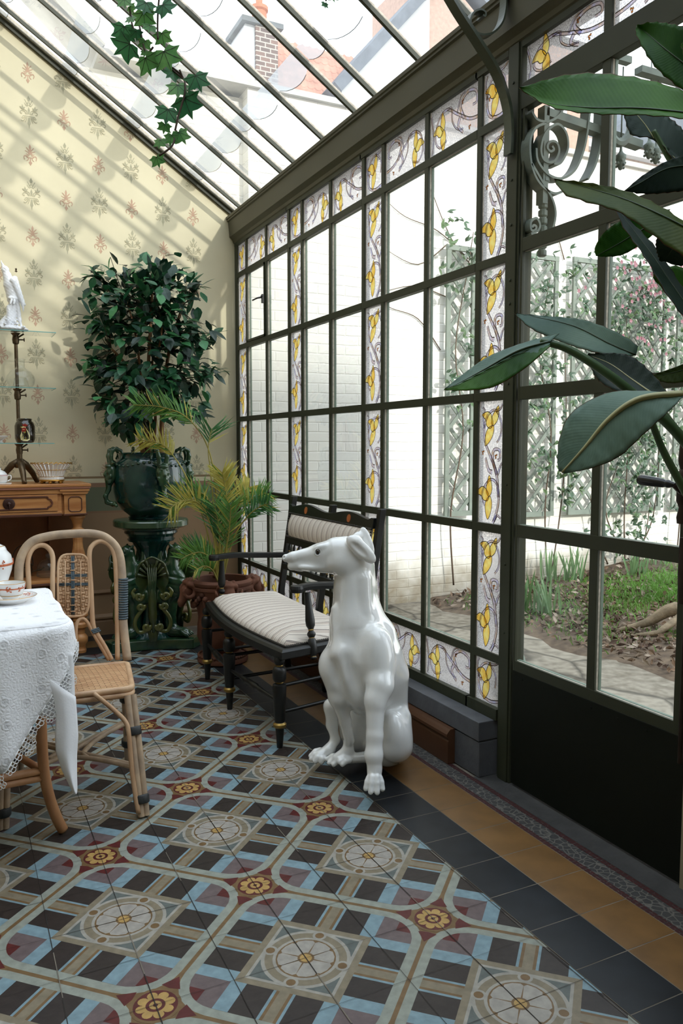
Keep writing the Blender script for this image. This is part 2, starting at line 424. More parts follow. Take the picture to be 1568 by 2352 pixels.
for i in range(-12, 8):
    x = TX0+i*TSX
    if -1.45 < x < XB:
        for j in range(0, 30):
            y0 = 0.4+j*TSY; g.cur = 13 if rg.random() < 0.75 else 14
            w = rg.uniform(0.0012, 0.0032)/2; d = rg.uniform(-0.0006, 0.0006)
            y1 = min(y0+TSY, YI)
            if y1 > y0: g.poly([(x-w+d, y0, 0.0026), (x+w+d, y0, 0.0026), (x+w+d, y1, 0.0026), (x-w+d, y1, 0.0026)])
for j in range(-12, 17):
    y = TY0+j*TSY
    if 0.4 < y < YI:
        for i in range(-10, 6):
            x0 = TX0+i*TSX; x1 = min(x0+TSX, XB); g.cur = 13
            w = rg.uniform(0.0006, 0.0016)/2; g.poly([(x0, y-w, 0.0025), (x1, y-w, 0.0025), (x1, y+w, 0.0025), (x0, y+w, 0.0025)])
# border tiles along the windows and the back wall
g.cur = 14; g.poly([(XB, -2.6, 0.0019), (1.80, -2.6, 0.0019), (1.80, YB, 0.0019), (XB, YB, 0.0019)]); g.poly([(-1.45, YI, 0.0019), (XB, YI, 0.0019), (XB, YB, 0.0019), (-1.45, YB, 0.0019)])
bp = 0.185
def bt(x0, x1, y0, y1, mi):
    e = 0.0016; g.cur = mi; g.poly([(x0+e, y0+e, 0.0024), (x1-e, y0+e, 0.0024), (x1-e, y1-e, 0.0024), (x0+e, y1-e, 0.0024)])
for j in range(-24, 16):
    y0 = 2.6065+j*bp
    if y0+bp < 5.9: bt(XB, 1.610, y0, min(y0+bp, 5.70), 11); bt(1.610, 1.796, y0, min(y0+bp, 5.86), 12)
for i in range(0, 16):
    x0 = XB-(i+1)*bp; bt(x0, x0+bp, YI, YI+bp, 11); bt(x0, x0+bp, YI+bp, YI+2*bp, 12); bt(x0, x0+bp, YI+2*bp, YB, 11)
# mosaic strip and stone threshold
g.cur = 17; g.poly([(1.796, -2.6, 0.0018), (1.905, -2.6, 0.0018), (1.905, YB, 0.0018), (1.796, YB, 0.0018)])
g.cur = 15
for xs in (1.8015, 1.8125, 1.888, 1.899):
    y = 0.3
    while y < (YB if xs < 1.85 else 2.78):
        g.poly([(xs-0.0045, y, 0.0024), (xs+0.0045, y, 0.0024), (xs+0.0045, y+0.0155, 0.0024), (xs-0.0045, y+0.0155, 0.0024)]); y += 0.018
g.cur = 16; g.poly([(1.905, -2.6, 0.003), (2.12, -2.6, 0.003), (2.12, 2.62, 0.003), (1.905, 2.62, 0.003)])
# slab under everything
g.cur = 14; g.add([(-1.5,-2.7,-0.15),(2.15,-2.7,-0.15),(2.15,5.98,-0.15),(-1.5,5.98,-0.15),(-1.5,-2.7,-0.0004),(2.15,-2.7,-0.0004),(2.15,5.98,-0.0004),(-1.5,5.98,-0.0004)], [(3,2,1,0),(4,5,6,7),(0,1,5,4),(1,2,6,5),(2,3,7,6),(3,0,4,7)])
meg = g.mesh('floor_b', TM, fixn=False)
bmf = bmesh.new(); bmf.from_mesh(mef); bmf.from_mesh(meg); bmf.to_mesh(mef); bmf.free()
floor = bpy.data.objects.new('floor', mef); C.objects.link(floor); struct(floor)
# ---- back wall with stencilled paint
def wallmat(front=True):
    m = mat('stencilled_wall_paint', (226, 216, 184), 0.75); nt = m.node_tree; p = nt.nodes['Principled BSDF']
    tcn = nt.nodes.new('ShaderNodeTexCoord'); s = nt.nodes.new('ShaderNodeSeparateXYZ'); nt.links.new(tcn.outputs['Object'], s.inputs[0])
    d = nt.nodes.new('ShaderNodeMath'); d.operation = 'DIVIDE'; d.inputs[1].default_value = 4.0; nt.links.new(s.outputs[2], d.inputs[0])
    r = nt.nodes.new('ShaderNodeValToRGB'); r.color_ramp.interpolation = 'CONSTANT'; nt.links.new(d.outputs[0], r.inputs[0])
    bands = [(0, (158, 128, 96)), (0.885, (150, 116, 86)), (0.905, (118, 122, 96)), (1.066, (158, 124, 98)), (1.097, (226, 216, 182)), (1.139, (150, 126, 92)), (1.145, (227, 217, 184))]
    el = r.color_ramp.elements
    el[0].position = 0; el[0].color = (*lin(bands[0][1]), 1); el[1].position = bands[1][0]/4; el[1].color = (*lin(bands[1][1]), 1)
    for z, c in bands[2:]:
        e = el.new(z/4); e.color = (*lin(c), 1)
    nz = nt.nodes.new('ShaderNodeTexNoise'); nz.inputs['Scale'].default_value = 2.5; nz.inputs['Detail'].default_value = 6; nt.links.new(tcn.outputs['Object'], nz.inputs['Vector'])
    mp = nt.nodes.new('ShaderNodeMapRange'); mp.inputs[1].default_value = 0.3; mp.inputs[2].default_value = 0.7; mp.inputs[3].default_value = 0.92; mp.inputs[4].default_value = 1.04
    nt.links.new(nz.outputs[0], mp.inputs[0])
    mu = nt.nodes.new('ShaderNodeMixRGB'); mu.blend_type = 'MULTIPLY'; mu.inputs[0].default_value = 1
    nt.links.new(r.outputs[0], mu.inputs[1]); nt.links.new(mp.outputs[0], mu.inputs[2]); nt.links.new(mu.outputs[0], p.inputs['Base Color']); return m
M_wall = wallmat()
M_st_g = mat('stencil_olive', (181, 175, 146), 0.75, var=0.12, vscale=20); M_st_r = mat('stencil_rust', (198, 164, 138), 0.75, var=0.12, vscale=20)
wb = MB(); wb.cur = 0
fx = lambda u, v, w: (u, YB+w, v)
wb.prism([(-1.45, 0), (2.03, 0), (2.03, roofz(2.03)), (-1.45, roofz(-1.45))], fx, 0.1)
def stroke(pts, w0, w1, n=5):
    p = crom([(a, b, 0) for a, b in pts], n); L = []; R = []
    for i, q in enumerate(p):
        t = (p[min(i+1, len(p)-1)]-p[max(i-1, 0)]).normalized(); nn = Vector((-t.y, t.x, 0)); f = i/(len(p)-1); w = (w0+(w1-w0)*f)/2
        L.append(q+nn*w); R.append(q-nn*w)
    return [[L[i], L[i+1], R[i+1], R[i]] for i in range(len(p)-1)]
BIG = [[(0, 0.92), (0.085, 0.74), (0.045, 0.60), (-0.045, 0.60), (-0.085, 0.74)], [(0, 0.30), (0.06, 0.12), (0.035, -0.10), (-0.035, -0.10), (-0.06, 0.12)],
       [(-0.30, -0.20), (0.30, -0.20), (0.27, -0.245), (-0.27, -0.245)], [(0.05, -0.29), (0.085, -0.62), (0.03, -0.72), (0.0, -0.92), (-0.03, -0.72), (-0.085, -0.62), (-0.05, -0.29)]]
BST = [([(0.03, 0.56), (0.08, 0.42), (0.14, 0.56), (0.21, 0.68)], 0.05, 0.035), ([(0.02, 0.40), (0.10, 0.34), (0.18, 0.42), (0.22, 0.50)], 0.05, 0.02), ([(0.08, -0.12), (0.12, 0.06), (0.24, 0.12)], 0.045, 0.03),
       ([(0.15, -0.12), (0.22, 0.02), (0.36, 0.05), (0.46, -0.03), (0.42, -0.12), (0.36, -0.08)], 0.05, 0.03), ([(0.28, -0.22), (0.34, -0.27), (0.37, -0.33)], 0.04, 0.02),
       ([(0.11, -0.28), (0.16, -0.46), (0.21, -0.58)], 0.05, 0.025), ([(0.17, -0.28), (0.26, -0.46), (0.38, -0.52), (0.42, -0.46)], 0.05, 0.02), ([(0.22, -0.27), (0.31, -0.36), (0.40, -0.34)], 0.035, 0.02)]
BELL = [(0.25, 0.10), (0.19, 0.28), (0.27, 0.22), (0.35, 0.40), (0.37, 0.24), (0.49, 0.26), (0.40, 0.13)]
SML = [[(0, -0.86), (0.15, -0.60), (0.05, -0.48), (0.03, -0.25), (-0.03, -0.25), (-0.05, -0.48), (-0.15, -0.60)], [(-0.2, -0.16), (0.2, -0.16), (0.2, -0.25), (-0.2, -0.25)], [(-0.08, 0.3), (0.08, 0.3), (0.10, 0.05), (-0.10, 0.05)]]
SST = [([(0.06, 0.18), (0.2, 0.06), (0.34, 0.10)], 0.11, 0.05), ([(0.05, 0.24), (0.22, 0.26), (0.40, 0.36)], 0.11, 0.05), ([(0.03, 0.3), (0.16, 0.46), (0.3, 0.62)], 0.11, 0.06), ([(0.08, 0.0), (0.2, -0.06), (0.28, -0.02)], 0.08, 0.04), ([(0.2, -0.2), (0.3, -0.1), (0.42, -0.06), (0.5, -0.2), (0.44, -0.4)], 0.09, 0.06), ([(0.14, -0.26), (0.2, -0.42), (0.3, -0.46)], 0.07, 0.04)]
def motif(x, z, s, polys, strokes, extra, mi):
    if z > roofz(x)-0.02 or z < 1.16: pass
    y = YB-0.0008; wb.cur = mi; k = [0]
    def put(pts):
        k[0] += 1; q = []
        for a, b in pts:
            X, Z = x+a*s, z+b*s
            if Z > roofz(X)-0.01 or Z < 1.15: return
            q.append((X, y - 0.00001*k[0], Z))
        wb.poly(q)
    for p in polys: put(p)
    for pts, a, b in strokes:
        for sg in (1, -1):
            for qd in stroke([(sg*u, v) for u, v in pts], a, b): put([(v.x, v.y) for v in qd])
    for p in extra:
        for sg in (1, -1): put([(sg*a, b) for a, b in p])
for i in range(-9, 6):
    x = 0.566+0.2232*i
    for j in range(-3, 12):
        even = (i % 2 == 0)
        zb = 1.4705+0.5335*j - (0 if even else 0.267)
        zb += 0.0  # large motif rows
        if even or True:
            motif(x, zb+(0.0 if even else 0.5335), 0.118, BIG, BST, [BELL], 1)
            motif(x, zb+0.2545+(0.0 if even else 0.5335), 0.080, SML+[[(0, 0.92), (0.09, 0.70), (0.05, 0.30), (-0.05, 0.30), (-0.09, 0.70)]], SST, [], 2)
wall_back = wb.build('wall_back', [M_wall, M_st_g, M_st_r]); struct(wall_back)
M_base = mat('baseboard_paint', (150, 120, 90), 0.5, var=0.1, vscale=4)
def baseprof(t): return [(0, 0), (t, 0), (t, 0.098), (t-0.004, 0.104), (t-0.004, 0.112), (t+0.006, 0.12), (t+0.006, 0.132), (t-0.004, 0.144), (t-0.012, 0.152), (0, 0.152)]
b = MB(); b.sweep(baseprof(0.030), [(-1.45, YB, 0.003), (1.98, YB, 0.003)], lambda i: (Vector((0,-1,0)), Vector((0,0,1))))
b.sweep([(0, 0.303), (0.012, 0.303), (0.016, 0.312), (0.010, 0.330), (0, 0.330)], [(-1.45, YB, 0), (1.985, YB, 0)], lambda i: (Vector((0,-1,0)), Vector((0,0,1))))
struct(b.build('baseboard_back', M_base))
M_base2 = mat('brown_baseboard', (88, 58, 38), 0.45, var=0.12, vscale=5)
b = MB(); b.sweep(baseprof(0.036), [(1.919, 2.775, 0.003), (1.919, 5.845, 0.003)], lambda i: (Vector((-1,0,0)), Vector((0,0,1))))
struct(b.build('baseboard_right', M_base2))
M_stone = mat('bluestone', (90, 92, 96), 0.7, var=0.18, vscale=9, detail=8, bump=0.25, bscale=40)
b = MB(); b.box(1.919, 2.10, 2.60, 5.88, 0.003, 0.152); b.box(1.914, 2.10, 2.598, 5.88, 0.158, 0.239); b.box(1.925, 2.09, 2.606, 5.88, 0.15, 0.16)
struct(b.build('trim_1', M_stone, bevel=0.003))
# side and rear walls, outside the frame
M_plain = mat('plain_plaster', (150, 140, 116), 0.8, var=0.05)
b = MB(); b.box(-1.6, -1.45, -2.7, 5.98, 0, roofz(-1.45)); struct(b.build('wall_left', M_plain))
b = MB(); b.box(-1.6, 2.15, -2.85, -2.7, 0, roofz(-1.6)); struct(b.build('wall_rear', M_plain))
# ---- window wall
XI, XG, XO = 2.0, 2.014, 2.034
zS, zE, zB, zA, zD, zC, zH = 0.275, 0.495, 1.035, 1.578, 2.117, 2.655, 2.888
TW, MW = 0.036, 0.032
strips = [(5.843, 5.627), (4.820, 4.606), (3.793, 3.581), (2.770, 2.582)]
def etched():
    m = bpy.data.materials.new('etched_glass'); m.use_nodes = True; nt = m.node_tree; nt.nodes.remove(nt.nodes['Principled BSDF']); out = nt.nodes['Material Output']
    tcn = nt.nodes.new('ShaderNodeTexCoord'); v = nt.nodes.new('ShaderNodeTexVoronoi'); v.feature = 'DISTANCE_TO_EDGE'; v.inputs['Scale'].default_value = 95
    nt.links.new(tcn.outputs['Object'], v.inputs['Vector'])
    r = nt.nodes.new('ShaderNodeValToRGB'); r.color_ramp.interpolation = 'EASE'
    r.color_ramp.elements[0].position = 0.03; r.color_ramp.elements[0].color = (0.42,)*3+(1,); r.color_ramp.elements[1].position = 0.08; r.color_ramp.elements[1].color = (0, 0, 0, 1)
    nt.links.new(v.outputs['Distance'], r.inputs[0])
    t = nt.nodes.new('ShaderNodeBsdfTransparent'); t.inputs[0].default_value = (0.75, 0.75, 0.75, 1)
    d = nt.nodes.new('ShaderNodeBsdfTranslucent'); d.inputs[0].default_value = (0.46, 0.45, 0.45, 1); d2 = nt.nodes.new('ShaderNodeBsdfDiffuse'); d2.inputs[0].default_value = (0.55, 0.54, 0.53, 1)
    md = nt.nodes.new('ShaderNodeMixShader'); md.inputs[0].default_value = 0.25; nt.links.new(d.outputs[0], md.inputs[1]); nt.links.new(d2.outputs[0], md.inputs[2])
    mx = nt.nodes.new('ShaderNodeMixShader'); a = nt.nodes.new('ShaderNodeMath'); a.operation = 'ADD'; a.inputs[1].default_value = 0.16; a.use_clamp = True
    nt.links.new(r.outputs[0], a.inputs[0]); nt.links.new(a.outputs[0], mx.inputs[0]); nt.links.new(md.outputs[0], mx.inputs[1]); nt.links.new(t.outputs[0], mx.inputs[2]); nt.links.new(mx.outputs[0], out.inputs[0]); return m
def tintglass(name, rgb, f=0.55):
    m = bpy.data.materials.new(name); m.use_nodes = True; nt = m.node_tree; nt.nodes.remove(nt.nodes['Principled BSDF']); out = nt.nodes['Material Output']
    t = nt.nodes.new('ShaderNodeBsdfTransparent'); t.inputs[0].default_value = (*lin(rgb), 1); d = nt.nodes.new('ShaderNodeBsdfTranslucent'); d.inputs[0].default_value = (*lin(rgb), 1)
    nz = nt.nodes.new('ShaderNodeTexNoise'); nz.inputs['Scale'].default_value = 26; tcn = nt.nodes.new('ShaderNodeTexCoord'); nt.links.new(tcn.outputs['Object'], nz.inputs['Vector'])
    mr = nt.nodes.new('ShaderNodeValToRGB'); mr.color_ramp.elements[0].position = 0.35; mr.color_ramp.elements[1].position = 0.65
    c = lin(rgb); mr.color_ramp.elements[0].color = (c[0], c[1]*0.82, c[2]*0.6, 1); mr.color_ramp.elements[1].color = (min(1, c[0]*1.05), min(1, c[1]*1.15), min(1, c[2]*1.6), 1)
    nt.links.new(nz.outputs[0], mr.inputs[0]); nt.links.new(mr.outputs[0], d.inputs[0]); nt.links.new(mr.outputs[0], t.inputs[0])
    mx = nt.nodes.new('ShaderNodeMixShader'); mx.inputs[0].default_value = f; nt.links.new(t.outputs[0], mx.inputs[1]); nt.links.new(d.outputs[0], mx.inputs[2]); nt.links.new(mx.outputs[0], out.inputs[0]); return m
SG = [etched(), tintglass('yellow_glass', (252, 226, 116), 0.82), tintglass('vine_glass', (212, 204, 200), 0.7), mat('glass_line', (78, 62, 54), 0.6), tintglass('berry_glass', (188, 118, 48))]
def sg_flower(b, x, cy, cz, s, a, F):
    def T(u, v): return (cy + (u*math.cos(a)-v*math.sin(a))*s, cz + (u*math.sin(a)+v*math.cos(a))*s)
    pet = [[(0.0, -0.02), (-0.20, 0.28), (-0.12, 0.62), (0.10, 1.05), (0.24, 0.70), (0.26, 0.30)], [(0.02, 0.06), (-0.28, 0.46), (-0.62, 0.50), (-0.98, 0.22), (-0.62, 0.08), (-0.46, -0.14), (-0.14, -0.20)],
           [(0.06, 0.02), (-0.24, -0.20), (-0.34, -0.56), (-0.20, -1.12), (0.08, -0.82), (0.22, -0.40), (0.18, -0.08)]]
    for kp, p in enumerate(pet):
        q = crom([(u, v, 0) for u, v in p], 3, closed=True); o = [(v.x, v.y) for v in q]
        b.cur = 1; b.poly([F(*T(u, v), x-0.0016-0.0009*kp) for u, v in o])
        b.cur = 3
        for qd in stroke([T(u, v) for u, v in o] + [T(*o[0])], 0.0034, 0.0034, 1): b.poly([F(v.x, v.y, x-0.0020-0.0009*kp) for v in qd])
def sg_vine(b, x, pts, w, F, n=5):
    w *= 1.3; b.cur = 2; qs = stroke(pts, w, w*0.55, n)
    for qd in qs: b.poly([F(v.x, v.y, x-0.0007) for v in qd])
    b.cur = 3
    for side, lw in ((0, 0.0026), (1, 0.0042)):
        ln = [(q[0] if side == 0 else q[3]) for q in qs] + [qs[-1][1 if side == 0 else 2]]
        for qd in stroke([(v.x, v.y) for v in ln], lw, lw*0.7, 1): b.poly([F(v.x, v.y, x-0.0011) for v in qd])
def sg_berries(b, x, cy, cz, s, F):
    for dy, dz in ((0, 0), (s, 0.3*s), (0.35*s, -s)):
        b.cur = 3; [b.poly([F(v.x, v.y, x-0.0022) for v in qd]) for qd in stroke(circ(s*0.5, 8, (cy+dy, cz+dz)), 0.0018, 0.0018, 1)]; b.cur = 4; b.poly([F(u, v, x-0.0020) for u, v in circ(s*0.46, 8, (cy+dy, cz+dz))])
def panel_mesh(kind, w, h):
    # local frame: y across (0..w), z up (0..h), x = 0 is the glass plane
    b = MB(); F = lambda u, v, x: (x, w-u, v)          # u runs to the right as seen from inside
    b.cur = 0; b.add([(0,0,0),(0,w,0),(0,w,h),(0,0,h)], [(0,1,2,3)])
    cl = lambda u, v: (min(max(u, 0.003), w-0.003), min(max(v, 0.003), h-0.003))
    V = lambda pts, ww: sg_vine(b, 0, [cl(u*w, v*h) for u, v in pts], ww, F)
    if kind == 'v':
        V([(0.62, 0.0), (0.78, 0.10), (0.86, 0.22), (0.76, 0.33), (0.48, 0.36), (0.20, 0.28), (0.16, 0.20), (0.26, 0.14)], 0.010)
        V([(0.84, 0.22), (0.74, 0.42), (0.45, 0.56), (0.22, 0.68), (0.20, 0.80), (0.40, 0.90), (0.70, 0.92), (0.92, 0.82), (0.90, 0.72), (0.74, 0.66)], 0.010)
        V([(0.76, 0.40), (0.58, 0.52), (0.62, 0.60), (0.86, 0.60), (0.88, 0.53), (0.78, 0.52)], 0.012); V([(0.80, 0.40), (0.90, 0.47), (0.98, 0.50)], 0.008)
        V([(0.20, 0.78), (0.14, 0.86), (0.20, 0.93), (0.10, 0.95)], 0.006); V([(0.70, 0.92), (0.86, 0.93), (0.97, 0.97)], 0.008); V([(0.66, 0.02), (0.80, 0.07), (0.96, 0.05)], 0.009)
        V([(0.56, 0.42), (0.40, 0.44), (0.26, 0.54)], 0.014)
        sg_flower(b, 0, 0.56*w, 0.80*h, 0.085, -0.35, F); sg_flower(b, 0, 0.45*w, 0.22*h, 0.085, 0.1, F)
        sg_berries(b, 0, 0.14*w, 0.585*h, 0.0085, F); sg_berries(b, 0, 0.70*w, 0.555*h, 0.0085, F)
    elif kind == 'h':
        V([(1.0, 0.30), (0.80, 0.36), (0.55, 0.62), (0.34, 0.84), (0.16, 0.70), (0.10, 0.34), (0.2, 0.12), (0.34, 0.2)], 0.010)
        V([(0.70, 0.42), (0.62, 0.74), (0.76, 0.92), (0.92, 0.84), (0.94, 0.62), (0.86, 0.60)], 0.012); V([(0.55, 0.62), (0.62, 0.90), (0.72, 0.97)], 0.006)
        V([(0.34, 0.84), (0.44, 0.80), (0.46, 0.52), (0.56, 0.30), (0.68, 0.24)], 0.007); V([(0.62, 0.52), (0.58, 0.34), (0.68, 0.16)], 0.013); V([(0.0, 0.9), (0.06, 0.4), (0.03, 0.05)], 0.007)
        sg_flower(b, 0, 0.27*w, 0.44*h, 0.078, 0.2, F); sg_berries(b, 0, 0.80*w, 0.20*h, 0.0085, F); sg_berries(b, 0, 0.66*w, 0.80*h, 0.0085, F)
    else:
        V([(1.0, 0.12), (0.6, 0.06), (0.22, 0.16), (0.10, 0.45), (0.22, 0.78), (0.55, 0.90), (0.85, 0.70), (0.84, 0.4)], 0.010); V([(0.55, 0.90), (0.8, 0.92), (0.96, 0.98)], 0.008); V([(0.1, 0.5), (0.04, 0.8), (0.12, 0.95)], 0.007)
        sg_flower(b, 0, 0.52*w, 0.52*h, 0.080, -0.1, F); sg_berries(b, 0, 0.2*w, 0.50*h, 0.008, F)
    return b.mesh('stained_glass', SG, fixn=False)
PM = {}
def sg_panel(parent, y0, y1, z0, z1, kind, flip=False):
    w, h = y1-y0, z1-z0; key = (kind, round(w, 2), round(h, 2))
    if key not in PM: PM[key] = panel_mesh(kind, w, h)
    o = bpy.data.objects.new('stained_glass', PM[key]); C.objects.link(o); o.parent = parent; o.location = (XG, y0, z0)
    if flip: o.scale = (1, -1, 1); o.location = (XG, y1, z0)
    return o
def pane(parent, y0, y1, z0, z1, m=None):
    b = MB(); b.box(XG-0.0015, XG+0.0015, y0, y1, z0, z1); return b.build('pane', m or M_glass, parent)
def bar_prof(b, a, c, w, vert):
    # inner dark bar + putty + outer green bar
    if vert:
        y, z0, z1 = a, c[0], c[1]
        b.cur = 0; b.box(XI, XI+0.010, y-w/2, y+w/2, z0, z1); b.cur = 1; b.box(XI+0.010, XG+0.006, y-w/2+0.001, y+w/2-0.001, z0, z1); b.cur = 2; b.box(XG+0.006, XO, y-w/2, y+w/2, z0, z1)
    else:
        z, y0, y1 = a, c[0], c[1]
        b.cur = 0; b.box(XI-0.001, XI+0.010, y0, y1, z-w/2, z+w/2); b.cur = 1; b.box(XI+0.010, XG+0.006, y0, y1, z-w/2+0.001, z+w/2-0.001); b.cur = 2; b.box(XG+0.006, XO, y0, y1, z-w/2, z+w/2)
FM = [M_paint, M_putty, M_paint_out]
rows = [(zE, zB), (zB, zA), (zA, zD), (zD, zC)]
for wi in range(4):
    yl, yr = strips[wi]; root = struct_root('window_%d' % (wi+1))
    fr = MB(); yfar = yl + (0.016 if wi == 0 else MW/2); ynext = strips[wi+1][0]+MW/2 if wi < 3 else yr
    ys = [yr] if wi == 3 else [yr, (yr+strips[wi+1][0])/2]
    if wi == 0: ys = [5.627, 5.225]
    if wi == 1: ys = [4.606, 4.198]
    if wi == 2: ys = [3.581, 3.174]
    bar_prof(fr, yl + (0.008 if wi == 0 else 0), (zS, zH), 0.062 if wi == 0 else MW, True)
    for y in (ys if wi < 3 else []): bar_prof(fr, y, (zS, zH), MW, True)
    yend = strips[wi+1][0] + MW/2 if wi < 3 else yr
    for z in (zE, zB, zA, zD, zC): bar_prof(fr, z, (yend, yl), TW, False)
    fr.cur = 0; fr.box(XI-0.012, XO, yend, yl+0.03, zS-0.036, zS+0.012); fr.box(XI-0.004, XO, yend, yl+0.03, zH-0.012, zH+0.03)
    fr.build('frame', FM, root, bevel=0.0015)
    g_ = 0.016
    for z0, z1 in rows: sg_panel(root, yr+g_, yl-g_, z0+0.018, z1-0.018, 'v')
    sg_panel(root, yr+g_, yl-g_, zS+0.012, zE-0.018, 's'); sg_panel(root, yr+g_, yl-g_, zC+0.018, zH-0.012, 's')
    if wi < 3:
        edges = [yr, ys[1], strips[wi+1][0]]
        for k in range(2):
            y1, y0 = edges[k]-g_, edges[k+1]+g_
            for z0, z1 in rows: pane(root, y0-0.004, y1+0.004, z0+0.014, z1-0.014)
            sg_panel(root, y0, y1, zS+0.012, zE-0.018, 'h', flip=(k == 0)); sg_panel(root, y0, y1, zC+0.018, zH-0.012, 'h', flip=(k == 0))
    if wi == 0:      # opening casement with a latch
        ca = MB(); y0, y1, z0, z1 = 5.241, 5.611, zD+0.018, zC-0.018
        ca.cur = 0
        for a, c in (((y0, y0+0.016), (z0, z1)), ((y1-0.016, y1), (z0, z1)), ((y0, y1), (z0, z0+0.016)), ((y0, y1), (z1-0.016, z1))): ca.box(XI-0.006, XI+0.006, a[0], a[1], c[0], c[1])
        ca.build('casement', M_paint, root, bevel=0.001)
        la = MB(); la.box(XI-0.02, XI-0.005, 5.243, 5.262, 2.36, 2.42); la.tube([(XI-0.018, 5.252, 2.40), (XI-0.045, 5.27, 2.395), (XI-0.055, 5.31, 2.39), (XI-0.05, 5.35, 2.392)], [0.007, 0.006, 0.005, 0.006], 6); la.ball((XI-0.018, 5.252, 2.405), 0.011, 8, 6)
        la.build('latch', mat('black_iron', (28, 27, 26), 0.45, var=0.2), root)
M_iron = MATS['black_iron']
# post between windows and door, and the rest of the window wall beyond the door (out of the frame)
b = MB(); b.box(1.996, 2.06, 2.500, 2.582, 0.003, 2.90); b.box(1.990, 2.0, 2.512, 2.570, 0.003, 2.90)
for z in (0.62, 0.9, 1.22, 1.62, 1.93, 2.02, 2.23, 2.40, 2.76): b.tube([(1.986, 2.541, z), (1.992, 2.541, z)], 0.006, 8)
struct(b.build('trim_2', M_paint, bevel=0.002))
# ---- garden door
dr = struct_root('door_1')
YD0, YD1, YDM = 1.655, 2.492, 2.066
b = MB()
for y0, y1 in ((YD1-0.012, YD1), (YD0, YD0+0.05)): b.cur = 0; b.box(XI-0.002, XG-0.002, y0, y1, 0.02, 2.66)
bar_prof(b, YDM, (0.47, 2.66), 0.038, True)
for z in (zB+0.005, zA+0.002, 2.143): bar_prof(b, z, (YD0, YD1), 0.050, False)
bar_prof(b, 0.495, (YD0, YD1), 0.046, False)
b.cur = 0; b.box(XI-0.004, XO, YD0, YD1+0.008, 2.648, 2.742)
b.build('frame', FM, dr, bevel=0.0015)
b = MB(); b.box(XI-0.004, XO, YD0, YD1-0.002, 0.012, 0.478)
for i in range(7):
    y = 2.43-0.125*i; b.tube([(XI-0.006, y, 0.455), (XI-0.003, y, 0.455)], 0.005, 8)
b.build('lower_panel', M_paint_dark, dr, bevel=0.002)
for y0, y1 in ((YDM+0.017, YD1-0.008), (YD0+0.03, YDM-0.017)):
    for z0, z1 in ((0.51, zB-0.012), (zB+0.022, zA-0.018), (zA+0.02, 2.125), (2.16, 2.655)): pane(dr, y0, y1, z0, z1)
h = MB(); h.lathe([(0.0, 0), (0.022, 0.002), (0.024, 0.02), (0.018, 0.05), (0.026, 0.07), (0.026, 0.15), (0.018, 0.165), (0.024, 0.19), (0.020, 0.26), (0.012, 0.28), (0, 0.285)], 12, (1.978, 1.672, 1.14))
h.tube([(1.965, 1.660, 1.235), (1.925, 1.645, 1.245), (1.907, 1.652, 1.262)], [0.012, 0.011, 0.010], 8)
h.lathe([(0.02, 0), (0.022, 0.1), (0.02, 0.2)], 10, (1.978, 1.662, 0.9)); h.lathe([(0.008, 0), (0.008, 2.1)], 8, (1.985, 1.662, 0.4))
h.build('espagnolette', mat('dark_bronze', (52, 40, 32), 0.4, metal=0.6, var=0.2, vscale=30), dr, smooth=True, angle=40)
h = MB(); d_ = Vector((-0.10, 0.99, 0.09)).normalized()
h.lathe([(0.006, -0.01), (0.008, 0.0), (0.012, 0.01), (0.012, 0.018), (0.010, 0.022), (0.0135, 0.03), (0.0155, 0.07), (0.0165, 0.105), (0.014, 0.116), (0.006, 0.121), (0, 0.122)], 14, (1.906, 1.658, 1.262), axis=d_)
h.build('lever_grip', mat('black_horn', (20, 20, 22), 0.25), dr, smooth=True, angle=50)
# fanlight over the door
fw = struct_root('window_5'); b = MB(); bar_prof(b, YDM, (2.74, zH), 0.034, True); b.cur = 0; b.box(XI-0.004, XO, YD0, 2.5, zH-0.012, zH+0.03); b.build('frame', FM, fw)
sg_panel(fw, YDM+0.017, YD1, 2.742, zH-0.012, 'h'); sg_panel(fw, YD0, YDM-0.017, 2.742, zH-0.012, 'h', flip=True)
# solid wall beyond the door, out of the frame
b = MB(); b.box(1.99, 2.12, -2.7, 1.652, 0, 2.888); struct(b.build('wall_right', M_plain))
# ---- cornice beam
prof = [(2.004, 2.884), (2.004, 2.892), (1.990, 2.905), (1.984, 2.922), (1.972, 2.934), (1.966, 2.94), (1.960, 2.945), (1.952, 3.052), (1.942, 3.058), (1.942, 3.068), (1.936, 3.072), (1.934, 3.088), (1.95, 3.094), (2.10, 3.094), (2.10, 2.884)]
b = MB(); b.sweep([(x, z) for x, z in prof], [(0, -2.7, 0), (0, YB-0.001, 0)], lambda i: (Vector((1,0,0)), Vector((0,0,1))))
struct(b.build('trim_3', mat('cornice_paint', (72, 69, 51), 0.5, var=0.08, vscale=3)))
